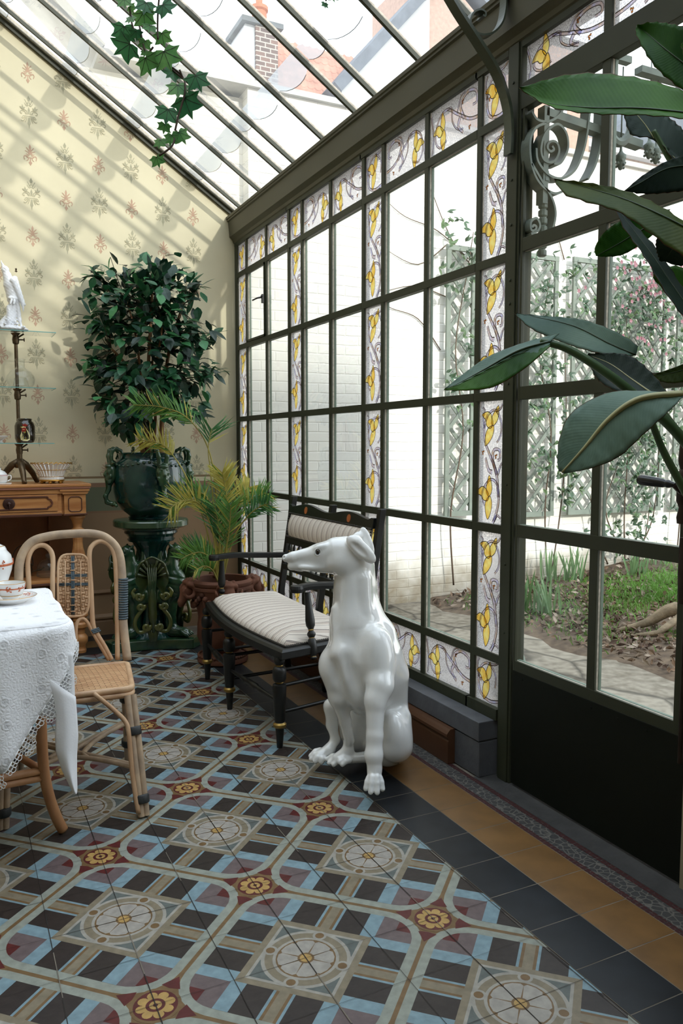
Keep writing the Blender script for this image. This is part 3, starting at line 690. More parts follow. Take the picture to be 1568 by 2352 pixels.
# ---- glass roof
rt = struct_root('ceiling')
raf = [5.663, 5.25, 4.85, 4.645, 4.225, 3.825, 3.605, 3.195, 2.80, 2.60, 2.19, 1.79, 1.59, 1.18, 0.78, 0.37, -0.04, -0.45, -0.86]
sl = Vector((-1, 0, SL)).normalized(); nu = Vector((SL, 0, 1)).normalized()
def rp_(x, y, off=0.0): return Vector((x, y, roofz(x))) + nu*off
M_raf = mat('rafter_paint', (58, 60, 44), 0.55, var=0.12, vscale=5)
for y in raf:
    b = MB(); b.cur = 0; b.bar(rp_(2.02, y, 0.0), rp_(-1.45, y, 0.0), 0.018, 0.020, nu); b.cur = 1; b.bar(rp_(2.02, y, 0.016), rp_(-1.45, y, 0.016), 0.008, 0.016, nu)
    b.build('rafter', [M_raf, M_putty], rt)
b = MB(); b.cur = 0; b.bar(rp_(2.0, YB-0.012, 0.01), rp_(-1.45, YB-0.012, 0.01), 0.024, 0.03, nu); b.cur = 1; b.bar(rp_(2.0, YB-0.03, 0.035), rp_(-1.45, YB-0.03, 0.035), 0.06, 0.02, nu); b.build('wall_rafter', [M_raf, M_putty], rt)
laps = [2.06, 1.675, 1.235, 0.82, 0.40, -0.02, -0.44, -0.86, -1.28, -1.5]
M_lapedge = mat('lap_dirt', (96, 92, 82), 0.9, var=0.5, vscale=80)
yy = [YB-0.02] + raf
for i in range(len(yy)-1):
    y1, y0 = yy[i]-0.008, yy[i+1]+0.008
    b = MB()
    for k in range(len(laps)-1): b.cur = 0; b.add([rp_(laps[k], y0, 0.02), rp_(laps[k], y1, 0.02), rp_(laps[k+1], y1, 0.02), rp_(laps[k+1], y0, 0.02)], [(0, 1, 2, 3)])
    for x in laps[1:-1]:       # overlapping rounded pane ends, grey with trapped dirt
        n = 8; w = y1-y0; top = []; bot = []; edge = []
        for j in range(n+1):
            t = j/n; y = y0+w*t; sg_ = 0.045*w/0.4*math.sin(PI*t)**0.7
            top.append(rp_(x-0.055, y, 0.026)); bot.append(rp_(x+0.012+sg_, y, 0.026)); edge.append(rp_(x+0.015+sg_, y, 0.0262))
        b.cur = 1; b.add(top+bot, [(j, j+1, n+2+j, n+1+j) for j in range(n)])
        b.cur = 2; b.add(bot+edge, [(j, j+1, n+2+j, n+1+j) for j in range(n//3, n)])
    b.build('pane', [M_roofglass, M_lap, M_lapedge], rt, fixn=False)
b = MB(); b.add([rp_(2.05, -2.7), rp_(2.05, -0.86), rp_(-1.5, -0.86), rp_(-1.5, -2.7), rp_(2.05, -2.7, .06), rp_(2.05, -0.86, .06), rp_(-1.5, -0.86, .06), rp_(-1.5, -2.7, .06)], [(3,2,1,0),(4,5,6,7),(0,1,5,4),(1,2,6,5),(2,3,7,6),(3,0,4,7)]); b.build('boarding', M_plain, rt)
# ---- curved iron rib at the post
M_rib = mat('rib_paint', (62, 70, 56), 0.4, var=0.1, vscale=6)
yr_ = 2.541
rb = struct_root('trim_4'); b = MB()
path = crom([onY(1167, 356, yr_), onY(1169, 300, yr_), onY(1163, 240, yr_), onY(1140, 170, yr_), onY(1098, 100, yr_), onY(1052, 30, yr_), onY(1010, -40, yr_), onY(960, -110, yr_), onY(900, -190, yr_)], 5)
def fr_(i):
    t = (path[min(i+1, len(path)-1)]-path[max(i-1, 0)]).normalized(); return Vector((0, 1, 0)), t.cross(Vector((0, 1, 0)))
b.sweep([(-0.022, -0.007), (0.022, -0.007), (0.022, 0.007), (-0.022, 0.007)], path, fr_); b.build('rib', M_rib, rb)
b = MB(); path = crom([onY(px, py, yr_) for px, py in ((1102, 40), (1107, 42), (1108, 34), (1098, 27), (1083, 32), (1074, 50), (1078, 70), (1098, 84), (1125, 80), (1146, 58), (1155, 25), (1156, -15), (1150, -60))], 5)
b.sweep([(-0.02, -0.0035), (0.02, -0.0035), (0.02, 0.0035), (-0.02, 0.0035)], path, fr_); b.build('scroll', M_rib, rb)
# ================================================================= GARDEN
def leaf(b, base, d, up, L, w, fold=0.25, curl=0.3, prof=((0,0.05),(0.25,0.75),(0.5,1.0),(0.78,0.65),(1,0.02))):
    d = Vector(d).normalized(); s = d.cross(Vector(up))
    if s.length < 1e-4: s = d.orthogonal()
    s.normalize(); n = s.cross(d); base = Vector(base); vs = []
    for t, k in prof:
        c = base + d*(L*t*(1-0.15*curl*t)) - n*(curl*L*t*t*0.5); h = w*0.5*k
        vs += [c - s*h + n*(fold*h), c, c + s*h + n*(fold*h)]
    fs = []
    for i in range(len(prof)-1):
        a = i*3; fs += [(a, a+1, a+4, a+3), (a+1, a+2, a+5, a+4)]
    return b.add(vs, fs)
def rdir(rn, zlo=-1.0, zhi=1.0):
    z = rn.uniform(zlo, zhi); a = rn.uniform(0, 2*PI); r = math.sqrt(max(0, 1-z*z)); return Vector((r*math.cos(a), r*math.sin(a), z))
def brickwhite():
    m = mat('whitewashed_brick', (232, 229, 222), 0.85); nt = m.node_tree; p = nt.nodes['Principled BSDF']
    tcn = nt.nodes.new('ShaderNodeTexCoord'); s = nt.nodes.new('ShaderNodeSeparateXYZ'); cb = nt.nodes.new('ShaderNodeCombineXYZ'); nt.links.new(tcn.outputs['Object'], s.inputs[0])
    nt.links.new(s.outputs[0], cb.inputs[0]); nt.links.new(s.outputs[2], cb.inputs[1])
    nw = nt.nodes.new('ShaderNodeTexNoise'); nw.inputs['Scale'].default_value = 4; nt.links.new(tcn.outputs['Object'], nw.inputs['Vector'])
    wv = nt.nodes.new('ShaderNodeMixRGB'); wv.inputs[0].default_value = 0.02; nt.links.new(cb.outputs[0], wv.inputs[1]); nt.links.new(nw.outputs['Color'], wv.inputs[2])
    bt_ = nt.nodes.new('ShaderNodeTexBrick'); nt.links.new(wv.outputs[0], bt_.inputs['Vector'])
    bt_.inputs['Scale'].default_value = 1; bt_.inputs['Brick Width'].default_value = 0.24; bt_.inputs['Row Height'].default_value = 0.077; bt_.inputs['Mortar Size'].default_value = 0.007; bt_.inputs['Mortar Smooth'].default_value = 0.6
    bt_.inputs['Color1'].default_value = (1,1,1,1); bt_.inputs['Color2'].default_value = (0.85,)*3+(1,); bt_.inputs['Mortar'].default_value = (0.3,)*3+(1,)
    bp_ = nt.nodes.new('ShaderNodeBump'); bp_.inputs['Strength'].default_value = 0.5; bp_.inputs['Distance'].default_value = 0.012; nt.links.new(bt_.outputs[0], bp_.inputs['Height']); nt.links.new(bp_.outputs[0], p.inputs['Normal'])
    # damp, dirty foot of the wall
    mr = nt.nodes.new('ShaderNodeMapRange'); mr.inputs[1].default_value = 0.15; mr.inputs[2].default_value = 0.75; nt.links.new(s.outputs[2], mr.inputs[0])
    n2 = nt.nodes.new('ShaderNodeTexNoise'); n2.inputs['Scale'].default_value = 6; n2.inputs['Detail'].default_value = 8; nt.links.new(tcn.outputs['Object'], n2.inputs['Vector'])
    ad = nt.nodes.new('ShaderNodeMath'); ad.operation = 'ADD'; nt.links.new(mr.outputs[0], ad.inputs[0]); nt.links.new(n2.outputs[0], ad.inputs[1])
    rr = nt.nodes.new('ShaderNodeValToRGB'); rr.color_ramp.elements[0].position = 0.35; rr.color_ramp.elements[0].color = (*lin((150, 136, 112)), 1); rr.color_ramp.elements[1].position = 1.05; rr.color_ramp.elements[1].color = (*lin((232, 229, 222)), 1)
    rr.color_ramp.elements[1].position = 1.0; nt.links.new(ad.outputs[0], rr.inputs[0]); nt.links.new(rr.outputs[0], p.inputs['Base Color']); return m
M_wb = brickwhite(); M_cope = mat('coping_stone', (176, 174, 170), 0.85, var=0.15, vscale=6, bump=0.2)
b = MB(); b.box(2.11, 13.5, 5.86, 6.2, -0.1, 4.06); b.box(-4.0, 2.11, 5.985, 6.2, 2.0, 4.02)
struct(b.build('wall_garden', M_wb))
b = MB(); b.box(1.02, 13.5, 5.82, 6.26, 4.055, 4.10); b.bar((1.05, 6.04, 4.11), (-0.6, 6.04, 5.6), 0.42, 0.06)
struct(b.build('trim_5', M_cope))
b = MB(); b.box(-6, 7.4, -13, -12, 0, 8.85); b.box(7.4, 16, -13, -12, 0, 7.1); struct(b.build('sun_blocker', M_plain))  # unseen block added to keep sun off the lower back wall and the bed
# ground: soil bed sloping up to the wall, stone path by the door
def gz(x, y):
    t = min(max((x-3.75)/2.2, 0), 1); return 0.02 + 0.17*t + 0.02*math.sin(x*3.1+y*2.3) * t
M_soil = mat('garden_soil', (74, 60, 48), 0.95, var=0.5, vscale=14, rgb2=(112, 94, 76), bump=0.6, bscale=35, detail=10)
b = MB(); nx, ny = 40, 36; xs = [3.55+i*(13.4-3.55)/nx for i in range(nx+1)]; ys = [-3+j*(5.9+3)/ny for j in range(ny+1)]
rn = random.Random(11)
b.add([(x + (0.09*math.sin(y*3.7)+0.04*math.sin(y*9) if i == 0 else 0), y, gz(x, y) + (rn.uniform(-0.015, 0.02) if i > 0 else -0.06)) for i, x in enumerate(xs) for y in ys],
      [(i*(ny+1)+j, (i+1)*(ny+1)+j, (i+1)*(ny+1)+j+1, i*(ny+1)+j+1) for i in range(nx) for j in range(ny)])
soil = b.build('soil_bed', M_soil, smooth=True); struct(soil)
def paving():
    m = mat('path_stone', (130, 122, 110), 0.8); nt = m.node_tree; p = nt.nodes['Principled BSDF']; tcn = nt.nodes.new('ShaderNodeTexCoord')
    mp = nt.nodes.new('ShaderNodeMapping'); mp.inputs['Scale'].default_value = (2.6, 2.0, 1); nt.links.new(tcn.outputs['Object'], mp.inputs[0])
    nw = nt.nodes.new('ShaderNodeTexNoise'); nw.inputs['Scale'].default_value = 3; nt.links.new(mp.outputs[0], nw.inputs['Vector'])
    wv = nt.nodes.new('ShaderNodeMixRGB'); wv.inputs[0].default_value = 0.12; nt.links.new(mp.outputs[0], wv.inputs[1]); nt.links.new(nw.outputs['Color'], wv.inputs[2])
    v = nt.nodes.new('ShaderNodeTexVoronoi'); v.feature = 'DISTANCE_TO_EDGE'; nt.links.new(wv.outputs[0], v.inputs['Vector']); v2 = nt.nodes.new('ShaderNodeTexVoronoi'); nt.links.new(wv.outputs[0], v2.inputs['Vector'])
    for q in (v, v2): q.inputs['Scale'].default_value = 1.0
    r = nt.nodes.new('ShaderNodeValToRGB'); r.color_ramp.elements[0].position = 0.0; r.color_ramp.elements[0].color = (*lin((86, 80, 68)), 1); r.color_ramp.elements[1].position = 0.05; r.color_ramp.elements[1].color = (1, 1, 1, 1); nt.links.new(v.outputs[0], r.inputs[0])
    r2 = nt.nodes.new('ShaderNodeValToRGB'); r2.color_ramp.elements[0].color = (*lin((98, 88, 74)), 1); r2.color_ramp.elements[1].color = (*lin((150, 141, 126)), 1); r2.color_ramp.elements[0].position = 0.42; r2.color_ramp.elements[1].position = 0.86
    sp = nt.nodes.new('ShaderNodeSeparateColor'); nt.links.new(v2.outputs['Color'], sp.inputs[0])
    n3 = nt.nodes.new('ShaderNodeTexNoise'); n3.inputs['Scale'].default_value = 16; n3.inputs['Detail'].default_value = 9; nt.links.new(tcn.outputs['Object'], n3.inputs['Vector'])
    ad = nt.nodes.new('ShaderNodeMath'); ad.operation = 'MULTIPLY_ADD'; ad.inputs[1].default_value = 0.35; nt.links.new(sp.outputs[0], ad.inputs[0]); nt.links.new(n3.outputs[0], ad.inputs[2]); nt.links.new(ad.outputs[0], r2.inputs[0])
    mu = nt.nodes.new('ShaderNodeMixRGB'); mu.blend_type = 'MULTIPLY'; mu.inputs[0].default_value = 0.8; nt.links.new(r2.outputs[0], mu.inputs[1]); nt.links.new(r.outputs[0], mu.inputs[2]); nt.links.new(mu.outputs[0], p.inputs['Base Color'])
    b1 = nt.nodes.new('ShaderNodeBump'); b1.inputs['Strength'].default_value = 0.6; b1.inputs['Distance'].default_value = 0.02
    mm = nt.nodes.new('ShaderNodeMath'); mm.operation = 'MINIMUM'; mm.inputs[1].default_value = 0.12; nt.links.new(v.outputs[0], mm.inputs[0])
    a3 = nt.nodes.new('ShaderNodeMath'); a3.operation = 'MULTIPLY_ADD'; a3.inputs[1].default_value = 0.12; nt.links.new(n3.outputs[0], a3.inputs[0]); nt.links.new(mm.outputs[0], a3.inputs[2]); nt.links.new(a3.outputs[0], b1.inputs['Height']); nt.links.new(b1.outputs[0], p.inputs['Normal']); return m
b = MB(); ny = 40; L = []; R = []
for j in range(ny+1):
    y = -3+j*8.86/ny; L.append((2.09, y, 0.0)); R.append((3.70+0.07*math.sin(y*4.2)+0.05*math.sin(y*9.1), y, 0.012))
b.add(L+R+[(x, y, -0.12) for x, y, z in R], [(j, j+1, ny+2+j, ny+1+j) for j in range(ny)] + [(ny+1+j, ny+2+j, 2*ny+3+j, 2*ny+2+j) for j in range(ny)])
struct(b.build('path', paving()))
# leaf litter and low weeds: stuff
M_lit = [mat('dead_leaf_brown', (120, 96, 76), 0.9, var=0.3, vscale=3), mat('dead_leaf_grey', (150, 134, 118), 0.9, var=0.3, vscale=3), mat('dead_leaf_dark', (78, 58, 46), 0.9)]
b = MB(); rn = random.Random(5)
for i in range(5200):
    y = rn.uniform(1.2, 5.8); x = 3.68 + abs(rn.gauss(0, 1))*1.1 + rn.uniform(0, 0.5)
    b.cur = rn.randrange(3); d = Vector((rn.uniform(-1, 1), rn.uniform(-1, 1), rn.uniform(-0.2, 0.5)))
    leaf(b, (x, y, gz(x, y)+rn.uniform(0.0, 0.025)), d, rdir(rn, 0.2, 1), rn.uniform(0.03, 0.07), rn.uniform(0.02, 0.04), 0.3, rn.uniform(-0.5, 0.8), ((0, 0.1), (0.5, 1), (1, 0.1)))
tag(b.build('leaf_litter', M_lit, fixn=False), 'brown dead leaf litter scattered over the soil bed', 'dead leaves', kind='stuff')
M_grass = mat('lawn_grass', (104, 148, 62), 0.6, var=0.3, vscale=2, transl=0.3)
def grass(name, label, spots, hgt, seed):
    b = MB(); rn = random.Random(seed)
    for cx, cyy, sx_, sy_, n in spots:
        for i in range(n):
            x = rn.gauss(cx, sx_); y = rn.gauss(cyy, sy_)
            if x < 3.75 or y > 5.82: continue
            z = gz(x, y)-0.01; h_ = hgt*rn.uniform(0.5, 1.2); d = Vector((rn.uniform(-.6, .6), rn.uniform(-.6, .6), 1)).normalized()
            s = d.cross(Vector((rn.uniform(-1, 1), rn.uniform(-1, 1), 0.1))).normalized()*0.004; p = Vector((x, y, z)); m_ = p + d*h_*0.6; t = m_ + (d + Vector((d.x, d.y, -0.3)))*h_*0.3
            b.add([p-s, p+s, m_+s*0.8, m_-s*0.8, t], [(0, 1, 2, 3), (3, 2, 4)])
    tag(b.build(name, M_grass, fixn=False), label, 'grass', kind='stuff')
grass('grass', 'bright green grass growing in the soil bed beyond the garden door', [(5.5, 4.7, 0.5, 0.26, 2600), (6.2, 4.95, 0.6, 0.28, 1800), (4.9, 4.5, 0.22, 0.12, 350)], 0.10, 3)
grass('weeds', 'low green weeds sprouting along the bare soil of the bed', [(4.2, 4.9, 0.25, 0.35, 420), (4.5, 5.2, 0.4, 0.3, 420), (4.05, 4.3, 0.15, 0.25, 220), (4.4, 3.85, 0.12, 0.1, 160), (5.1, 5.5, 0.5, 0.2, 300)], 0.07, 4)
M_daff = mat('daffodil_leaf', (120, 152, 104), 0.5, var=0.15, vscale=4, transl=0.25)
dl = [('bulb leaf clump at the path edge, hard against the door post', 4.03, 4.93, 26, 0.42), ('bulb leaf clump beside the path with a brown leaf at its foot', 4.17, 4.80, 24, 0.34), ('bulb leaf clump standing against the foot of the white wall', 4.92, 5.62, 15, 0.34),
      ('broad bulb leaf clump by the white wall, right of the thinner wall clump', 5.12, 5.55, 22, 0.36), ('short bulb leaf clump just right of the door glazing bar', 5.75, 5.36, 20, 0.24), ('spread bulb leaf clump in front of the climber stem', 6.3, 5.6, 18, 0.24)]
for k, (lb, x, y, n, h_) in enumerate(dl):
    b = MB(); rn = random.Random(40+k)
    for i in range(n):
        p = Vector((rn.gauss(0, 0.045), rn.gauss(0, 0.045), -0.02)); d = Vector((rn.uniform(-.28, .28), rn.uniform(-.28, .28), 1))
        leaf(b, p, d, rdir(rn, -0.2, 0.2), h_*rn.uniform(0.7, 1.1), 0.020, 0.2, rn.uniform(-0.2, 0.4), ((0, 0.8), (0.4, 1), (0.8, 0.8), (1, 0.05)))
    o = b.build('daffodil_clump', M_daff, fixn=False); o.location = (x, y, gz(x, y)); tag(o, 'grey-green ' + lb, 'plant', 'daffodil clumps in the bed')
b = MB(); b.tube(crom([(4.62, 3.75, 0.16), (4.50, 3.86, 0.24), (4.36, 3.98, 0.13), (4.22, 4.12, 0.06)], 4), [0.05, 0.06, 0.07, 0.055, 0.05, 0.045, 0.04, 0.035, 0.03, 0.025, 0.02, 0.015, 0.01], 8); b.lathe([(0.09, 0), (0.07, 0.12), (0.075, 0.19), (0.05, 0.2)], 9, (4.62, 3.78, 0.1)); b.tube([(4.5, 3.8, 0.2), (4.3, 3.82, 0.1), (4.12, 3.95, 0.06)], [0.03, 0.02, 0.008], 6)
tag(b.build('tree_stump', mat('old_wood', (128, 112, 90), 0.9, var=0.3, vscale=20, bump=0.5), smooth=True), 'grey cut tree stump with splayed roots in the soil bed', 'stump')
b = MB(); b.tube([(2.105, 2.60, 0.002), (2.105, 2.60, 0.10)], [0.03, 0.03], 12); b.lathe([(0.034, 0.09), (0.034, 0.12), (0.02, 0.13), (0.026, 0.145), (0.04, 0.17), (0.03, 0.2), (0, 0.212)], 14, (2.105, 2.60, 0)); b.v = [(x+0.02*0, y, z+0.30) for x, y, z in b.v]; b.box(2.09, 2.12, 2.585, 2.615, 0.0, 0.31)
tag(b.build('boot_post', M_paint_out, smooth=True, angle=40), 'small green post with a ball top outside the door', 'post')
# trellises
M_tre = mat('trellis_paint', (122, 131, 121), 0.7, var=0.12, vscale=12)
def trellis(x0, x1, z0, z1, label, sp=0.135):
    t = thing('trellis', label, 'trellis', ((x0+x1)/2, 5.80, 0), 0, 'trellis panels on the garden wall'); w = (x1-x0)/2
    b = MB(); y0 = -0.012
    for s in (-1, 1): b.box(s*w-0.02, s*w+0.02, y0-0.012, y0+0.012, z0, z1)
    for z in (z0, z1): b.box(-w-0.022, w+0.022, y0-0.0135, y0+0.0135, z-0.022, z+0.022)
    b.build('frame', M_tre, t)
    for dirn, yo in ((1, 0.004), (-1, 0.020)):
        b = MB(); c = -w-(z1-z0)
        k0 = int((-w*1 - (z1-z0))/sp)-2
        for k in range(-60, 60):
            # line x*dirn = (z-z0) + k*sp  -> clip to the frame
            pts = []
            off = k*sp*1.414
            za, zb = z0, z1
            xa, xb = dirn*((za-z0)*0.88 + off), dirn*((zb-z0)*0.88 + off)
            # clip in x
            def at(x): return z0 + (dirn*x-off)/0.88
            lo, hi = sorted((xa, xb)); lo = max(lo, -w); hi = min(hi, w)
            if hi-lo < 0.03: continue
            b.bar((lo, y0+yo, at(lo)), (hi, y0+yo, at(hi)), 0.014, 0.032, Vector((at(lo)-at(hi), 0, hi-lo)) if True else (0,0,1))
        if b.v: b.build('slats', M_tre, t)
    return t
trellis(3.88, 4.14, 0.78, 3.06, 'narrow grey-green lattice trellis on the white wall, the one left of the door post')
trellis(4.735, 5.06, 0.74, 3.08, 'narrow grey-green lattice trellis seen through the left door panes')
trellis(5.28, 6.46, 0.74, 3.10, 'wide grey-green lattice trellis overgrown with a climber and pink blossom')
trellis(6.66, 7.6, 0.74, 3.10, 'grey-green lattice trellis at the right edge of the photo behind the door handle')
# climbers
M_clf = [mat('climber_leaf', (62, 88, 64), 0.5, var=0.25, vscale=5, transl=0.2), mat('climber_leaf_light', (92, 118, 80), 0.5, var=0.2, vscale=5, transl=0.3)]
M_stem = mat('climber_stem', (92, 76, 62), 0.85, var=0.2, vscale=20)
M_pink = mat('pink_blossom', (160, 112, 122), 0.6, var=0.15, vscale=20, transl=0.3)
def climber(label, stems, blobs, seed, pink=None, L=0.072):
    t = thing('climber', label, 'climbing plant', (stems[0][0][0], 5.74, gz(stems[0][0][0], 5.74)), 0, 'climbers on the garden wall'); o = Vector(t.location); rn = random.Random(seed)
    b = MB()
    for st in stems:
        p = crom([Vector((x, 5.745 if len(q) == 0 else q[0], z))-o for x, z, *q in st], 5); b.tube(p, [0.008*(1-0.6*i/len(p)) for i in range(len(p))], 6)
    b.build('stem', M_stem, t, smooth=True)
    b = MB()
    for x, z, rx, rz_, n in blobs:
        for i in range(n):
            c = Vector((rn.gauss(x, rx), 5.72-abs(rn.gauss(0, 0.05)), rn.gauss(z, rz_)))-o; b.cur = 0 if rn.random() < 0.62 else 1
            k = rn.randint(2, 4); ax = rdir(rn, -0.6, 0.4); ax.y = -abs(ax.y)
            for j in range(k):
                d = (ax + rdir(rn)*0.8); d.y = -abs(d.y)*0.6; leaf(b, c, d, Vector((rn.uniform(-.5, .5), -1, rn.uniform(0, .8))), L*rn.uniform(0.6, 1.15), L*0.38, 0.2, rn.uniform(0.1, 0.6), ((0, 0.1), (0.35, 1), (0.7, 0.7), (1, 0.02)))
    b.build('foliage', M_clf, t, fixn=False)
    if pink:
        b = MB()
        for x, z, rx, rz_, n in pink:
            for i in range(n):
                c = Vector((rn.gauss(x, rx), 5.66-abs(rn.gauss(0, 0.04)), rn.gauss(z, rz_)))-o
                for j in range(5):
                    a = 2*PI*j/5; leaf(b, c, (math.cos(a), -0.35, math.sin(a)), (0, -1, 0), 0.022, 0.018, 0.1, 0.1, ((0, 0.3), (0.6, 1), (1, 0.3)))
        b.build('blossom', M_pink, t, fixn=False)
climber('sparse green climber creeping over the narrow trellis left of the door post', [[(3.95, 0.15, 5.76), (3.9, 0.8), (4.02, 1.5), (3.93, 2.2), (4.05, 2.9), (4.1, 3.2)]], [(4.0, 2.9, 0.14, 0.14, 36), (4.05, 2.4, 0.1, 0.18, 14), (3.9, 1.9, 0.08, 0.2, 11), (4.1, 1.6, 0.06, 0.15, 6), (3.85, 3.2, 0.12, 0.12, 12)], 21)
climber('leafy climber covering the trellis seen through the left door panes', [[(5.0, 0.2, 5.76), (4.95, 0.8), (5.0, 1.5), (4.85, 2.2), (4.95, 2.9)], [(5.05, 0.2), (5.15, 0.9), (5.18, 1.6), (5.12, 2.6)]], [(4.88, 2.75, 0.16, 0.16, 38), (5.1, 2.5, 0.1, 0.25, 33), (4.8, 2.2, 0.12, 0.16, 24), (5.0, 1.85, 0.15, 0.14, 33), (4.78, 1.75, 0.06, 0.1, 14), (5.15, 1.3, 0.06, 0.25, 17), (4.92, 1.2, 0.14, 0.16, 33), (5.2, 1.05, 0.08, 0.14, 14), (5.2, 3.0, 0.08, 0.1, 12)], 22)
climber('dense climber with pink blossom over the wide trellis', [[(5.98, 0.2), (5.95, 0.7), (5.97, 1.3), (5.95, 2.0), (5.9, 2.6)], [(6.05, 0.2), (6.3, 0.55), (6.38, 0.9), (6.4, 1.4)], [(5.75, 0.22), (5.6, 0.5), (5.5, 0.9)], [(6.15, 0.2), (6.25, 0.5), (6.3, 0.8)], [(5.95, 0.3), (5.7, 0.75), (5.85, 1.2)]],
        [(5.9, 2.7, 0.32, 0.22, 136), (6.3, 2.5, 0.25, 0.3, 93), (5.6, 2.4, 0.14, 0.25, 55), (5.8, 2.0, 0.25, 0.2, 49), (6.1, 1.75, 0.2, 0.2, 55), (6.2, 1.3, 0.15, 0.25, 68), (5.8, 1.2, 0.14, 0.15, 31), (6.1, 0.95, 0.18, 0.12, 37), (5.55, 1.6, 0.1, 0.2, 24), (6.15, 0.62, 0.2, 0.12, 28), (5.7, 0.55, 0.12, 0.1, 14), (5.95, 0.4, 0.16, 0.08, 16), (6.3, 3.1, 0.3, 0.15, 37)], 23, pink=[(6.0, 2.95, 0.28, 0.12, 68), (6.3, 2.85, 0.2, 0.2, 43), (5.85, 2.4, 0.2, 0.12, 22)])
climber('loose climber on the trellis at the right edge behind the door handle', [[(6.7, 0.2), (6.75, 1.0), (6.8, 2.0), (6.85, 3.0)]], [(6.7, 1.5, 0.2, 0.4, 54), (6.8, 2.4, 0.25, 0.35, 72), (6.9, 3.1, 0.2, 0.2, 36)], 24, pink=[(6.8, 2.9, 0.2, 0.2, 36)])
b = MB(); rn = random.Random(9)
for pts in ([(4.15, 2.95), (3.95, 3.15), (3.75, 3.55), (3.62, 3.9)], [(4.15, 3.0), (3.8, 3.2), (3.45, 3.28), (3.3, 3.4)], [(3.9, 3.1), (3.6, 2.9), (3.3, 3.0)], [(3.85, 2.2), (3.6, 2.45), (3.35, 2.52), (3.2, 2.6)], [(3.75, 3.55), (3.7, 3.7), (3.6, 3.75)], [(5.2, 3.1), (5.0, 3.5), (4.8, 3.75)], [(3.9, 2.65), (3.6, 2.72), (3.3, 2.66)]):
    p = crom([(x + rn.uniform(-.03, .03), 5.845, z) for x, z in pts], 5); b.tube(p, [0.006*(1-0.7*i/len(p)) for i in range(len(p))], 5)
tag(b.build('bare_vine', M_stem, smooth=True), 'thin leafless vine branches spread over the white garden wall', 'vine')
# wrought iron canopy bracket outside the door
M_wi = mat('weathered_green_iron', (88, 98, 90), 0.6, var=0.25, vscale=14)
yb_ = 2.47; br = thing('canopy_bracket', 'grey-green wrought iron scroll bracket behind the upper door panes', 'bracket', (2.08, yb_, 2.0))
def strap(pts, w=0.05, t=0.009, name='scroll'):
    b = MB(); o = Vector(br.location); p = [q-o for q in crom([onY(px, py, yb_) for px, py in pts], 6)]
    def fr(i):
        tt = (p[min(i+1, len(p)-1)]-p[max(i-1, 0)]).normalized(); return Vector((0, 1, 0)), tt.cross(Vector((0, 1, 0)))
    b.sweep([(-w/2, -t/2), (w/2, -t/2), (w/2, t/2), (-w/2, t/2)], p, fr); return b.build(name, M_wi, br)
strap([(1258, 340), (1262, 348), (1254, 352), (1247, 342), (1254, 330), (1268, 332), (1274, 352), (1262, 376), (1240, 372), (1233, 345), (1244, 310), (1270, 290), (1290, 310), (1294, 345), (1278, 378), (1262, 380)])
strap([(1222, 345), (1226, 375), (1250, 405), (1280, 414), (1310, 395), (1330, 350), (1340, 300), (1345, 250), (1345, 215)])
strap([(1290, 440), (1262, 448), (1230, 425), (1212, 385), (1208, 330), (1222, 298), (1245, 288)])
strap([(1212, 380), (1235, 420), (1258, 460), (1266, 495), (1258, 535), (1250, 550)])
strap([(1214, 525), (1218, 520), (1224, 524), (1220, 532), (1212, 530), (1212, 512), (1224, 504), (1232, 518), (1228, 532), (1212, 540)], 0.04)
strap([(1340, 415), (1358, 380), (1370, 330), (1374, 280), (1376, 230)])
strap([(1212, 262), (1225, 280), (1250, 284), (1275, 270), (1284, 250), (1286, 225)])
b = MB(); o = Vector(br.location); q = onY(1216, 400, yb_)-o
b.lathe([(0.012, 0)] + sum([[(0.018, 0.03*i+0.004), (0.018, 0.03*i+0.022), (0.011, 0.03*i+0.028)] for i in range(9)], []) + [(0.024, 0.28), (0.02, 0.32), (0, 0.33)], 10, (0.006, 0, q.z-0.30)); b.box(-0.012, 0.012, -0.02, 0.02, 0.30, 0.66); b.bar((0.0, 0, 0.64), (0.5, 0, 0.60), 0.04, 0.03)
b.build('upright', M_wi, br)
for lb, px, py in (('pine cone pendant hanging behind the door glass, nearest the glazing bar', 1425, 365), ('fluted bell pendant under the canopy behind the large leaves', 1490, 340), ('pine cone pendant hanging rightmost under the canopy', 1506, 352)):
    p = onY(px, py, 2.42); b = MB(); b.lathe([(0, -0.045), (0.008, -0.04), (0.016, -0.02), (0.020, 0.0), (0.022, 0.012), (0.012, 0.02), (0.006, 0.03), (0.004, 0.05), (0.006, 0.06), (0, 0.065)], 10)
    for k in range(14): b.ball((0.016*math.cos(k*2.4), 0.016*math.sin(k*2.4), -0.032+0.0032*k), 0.006, 6, 4)
    b.tube([(0, 0, 0.06), (0, 0, 0.35)], 0.003, 6)
    o_ = b.build('pendant', M_wi, smooth=True); o_.location = p; tag(o_, 'grey-green iron ' + lb, 'pendant', 'pendants of the door canopy')
cn = MB(); p0 = onY(1425, 365, 2.42); cn.box(2.5, 3.5, 2.39, 2.43, p0.z+0.335, p0.z+0.36)
u = [onY(px, py, 2.42) for px, py in ((1398, 240), (1400, 300), (1412, 325), (1430, 325), (1448, 300), (1452, 240))]
def fru(i): return Vector((0, 1, 0)), Vector((1, 0, 0)) if False else Vector((0, 0, 1))
cn.tube(crom(u, 5), 0.018, 8); cn.bar((2.45, 2.41, p0.z+0.37), (2.08, 2.41, p0.z+0.37), 0.03, 0.025)
tag(cn.build('door_canopy', M_wi), 'grey-green iron canopy edge with a hanging loop above the garden door', 'canopy')
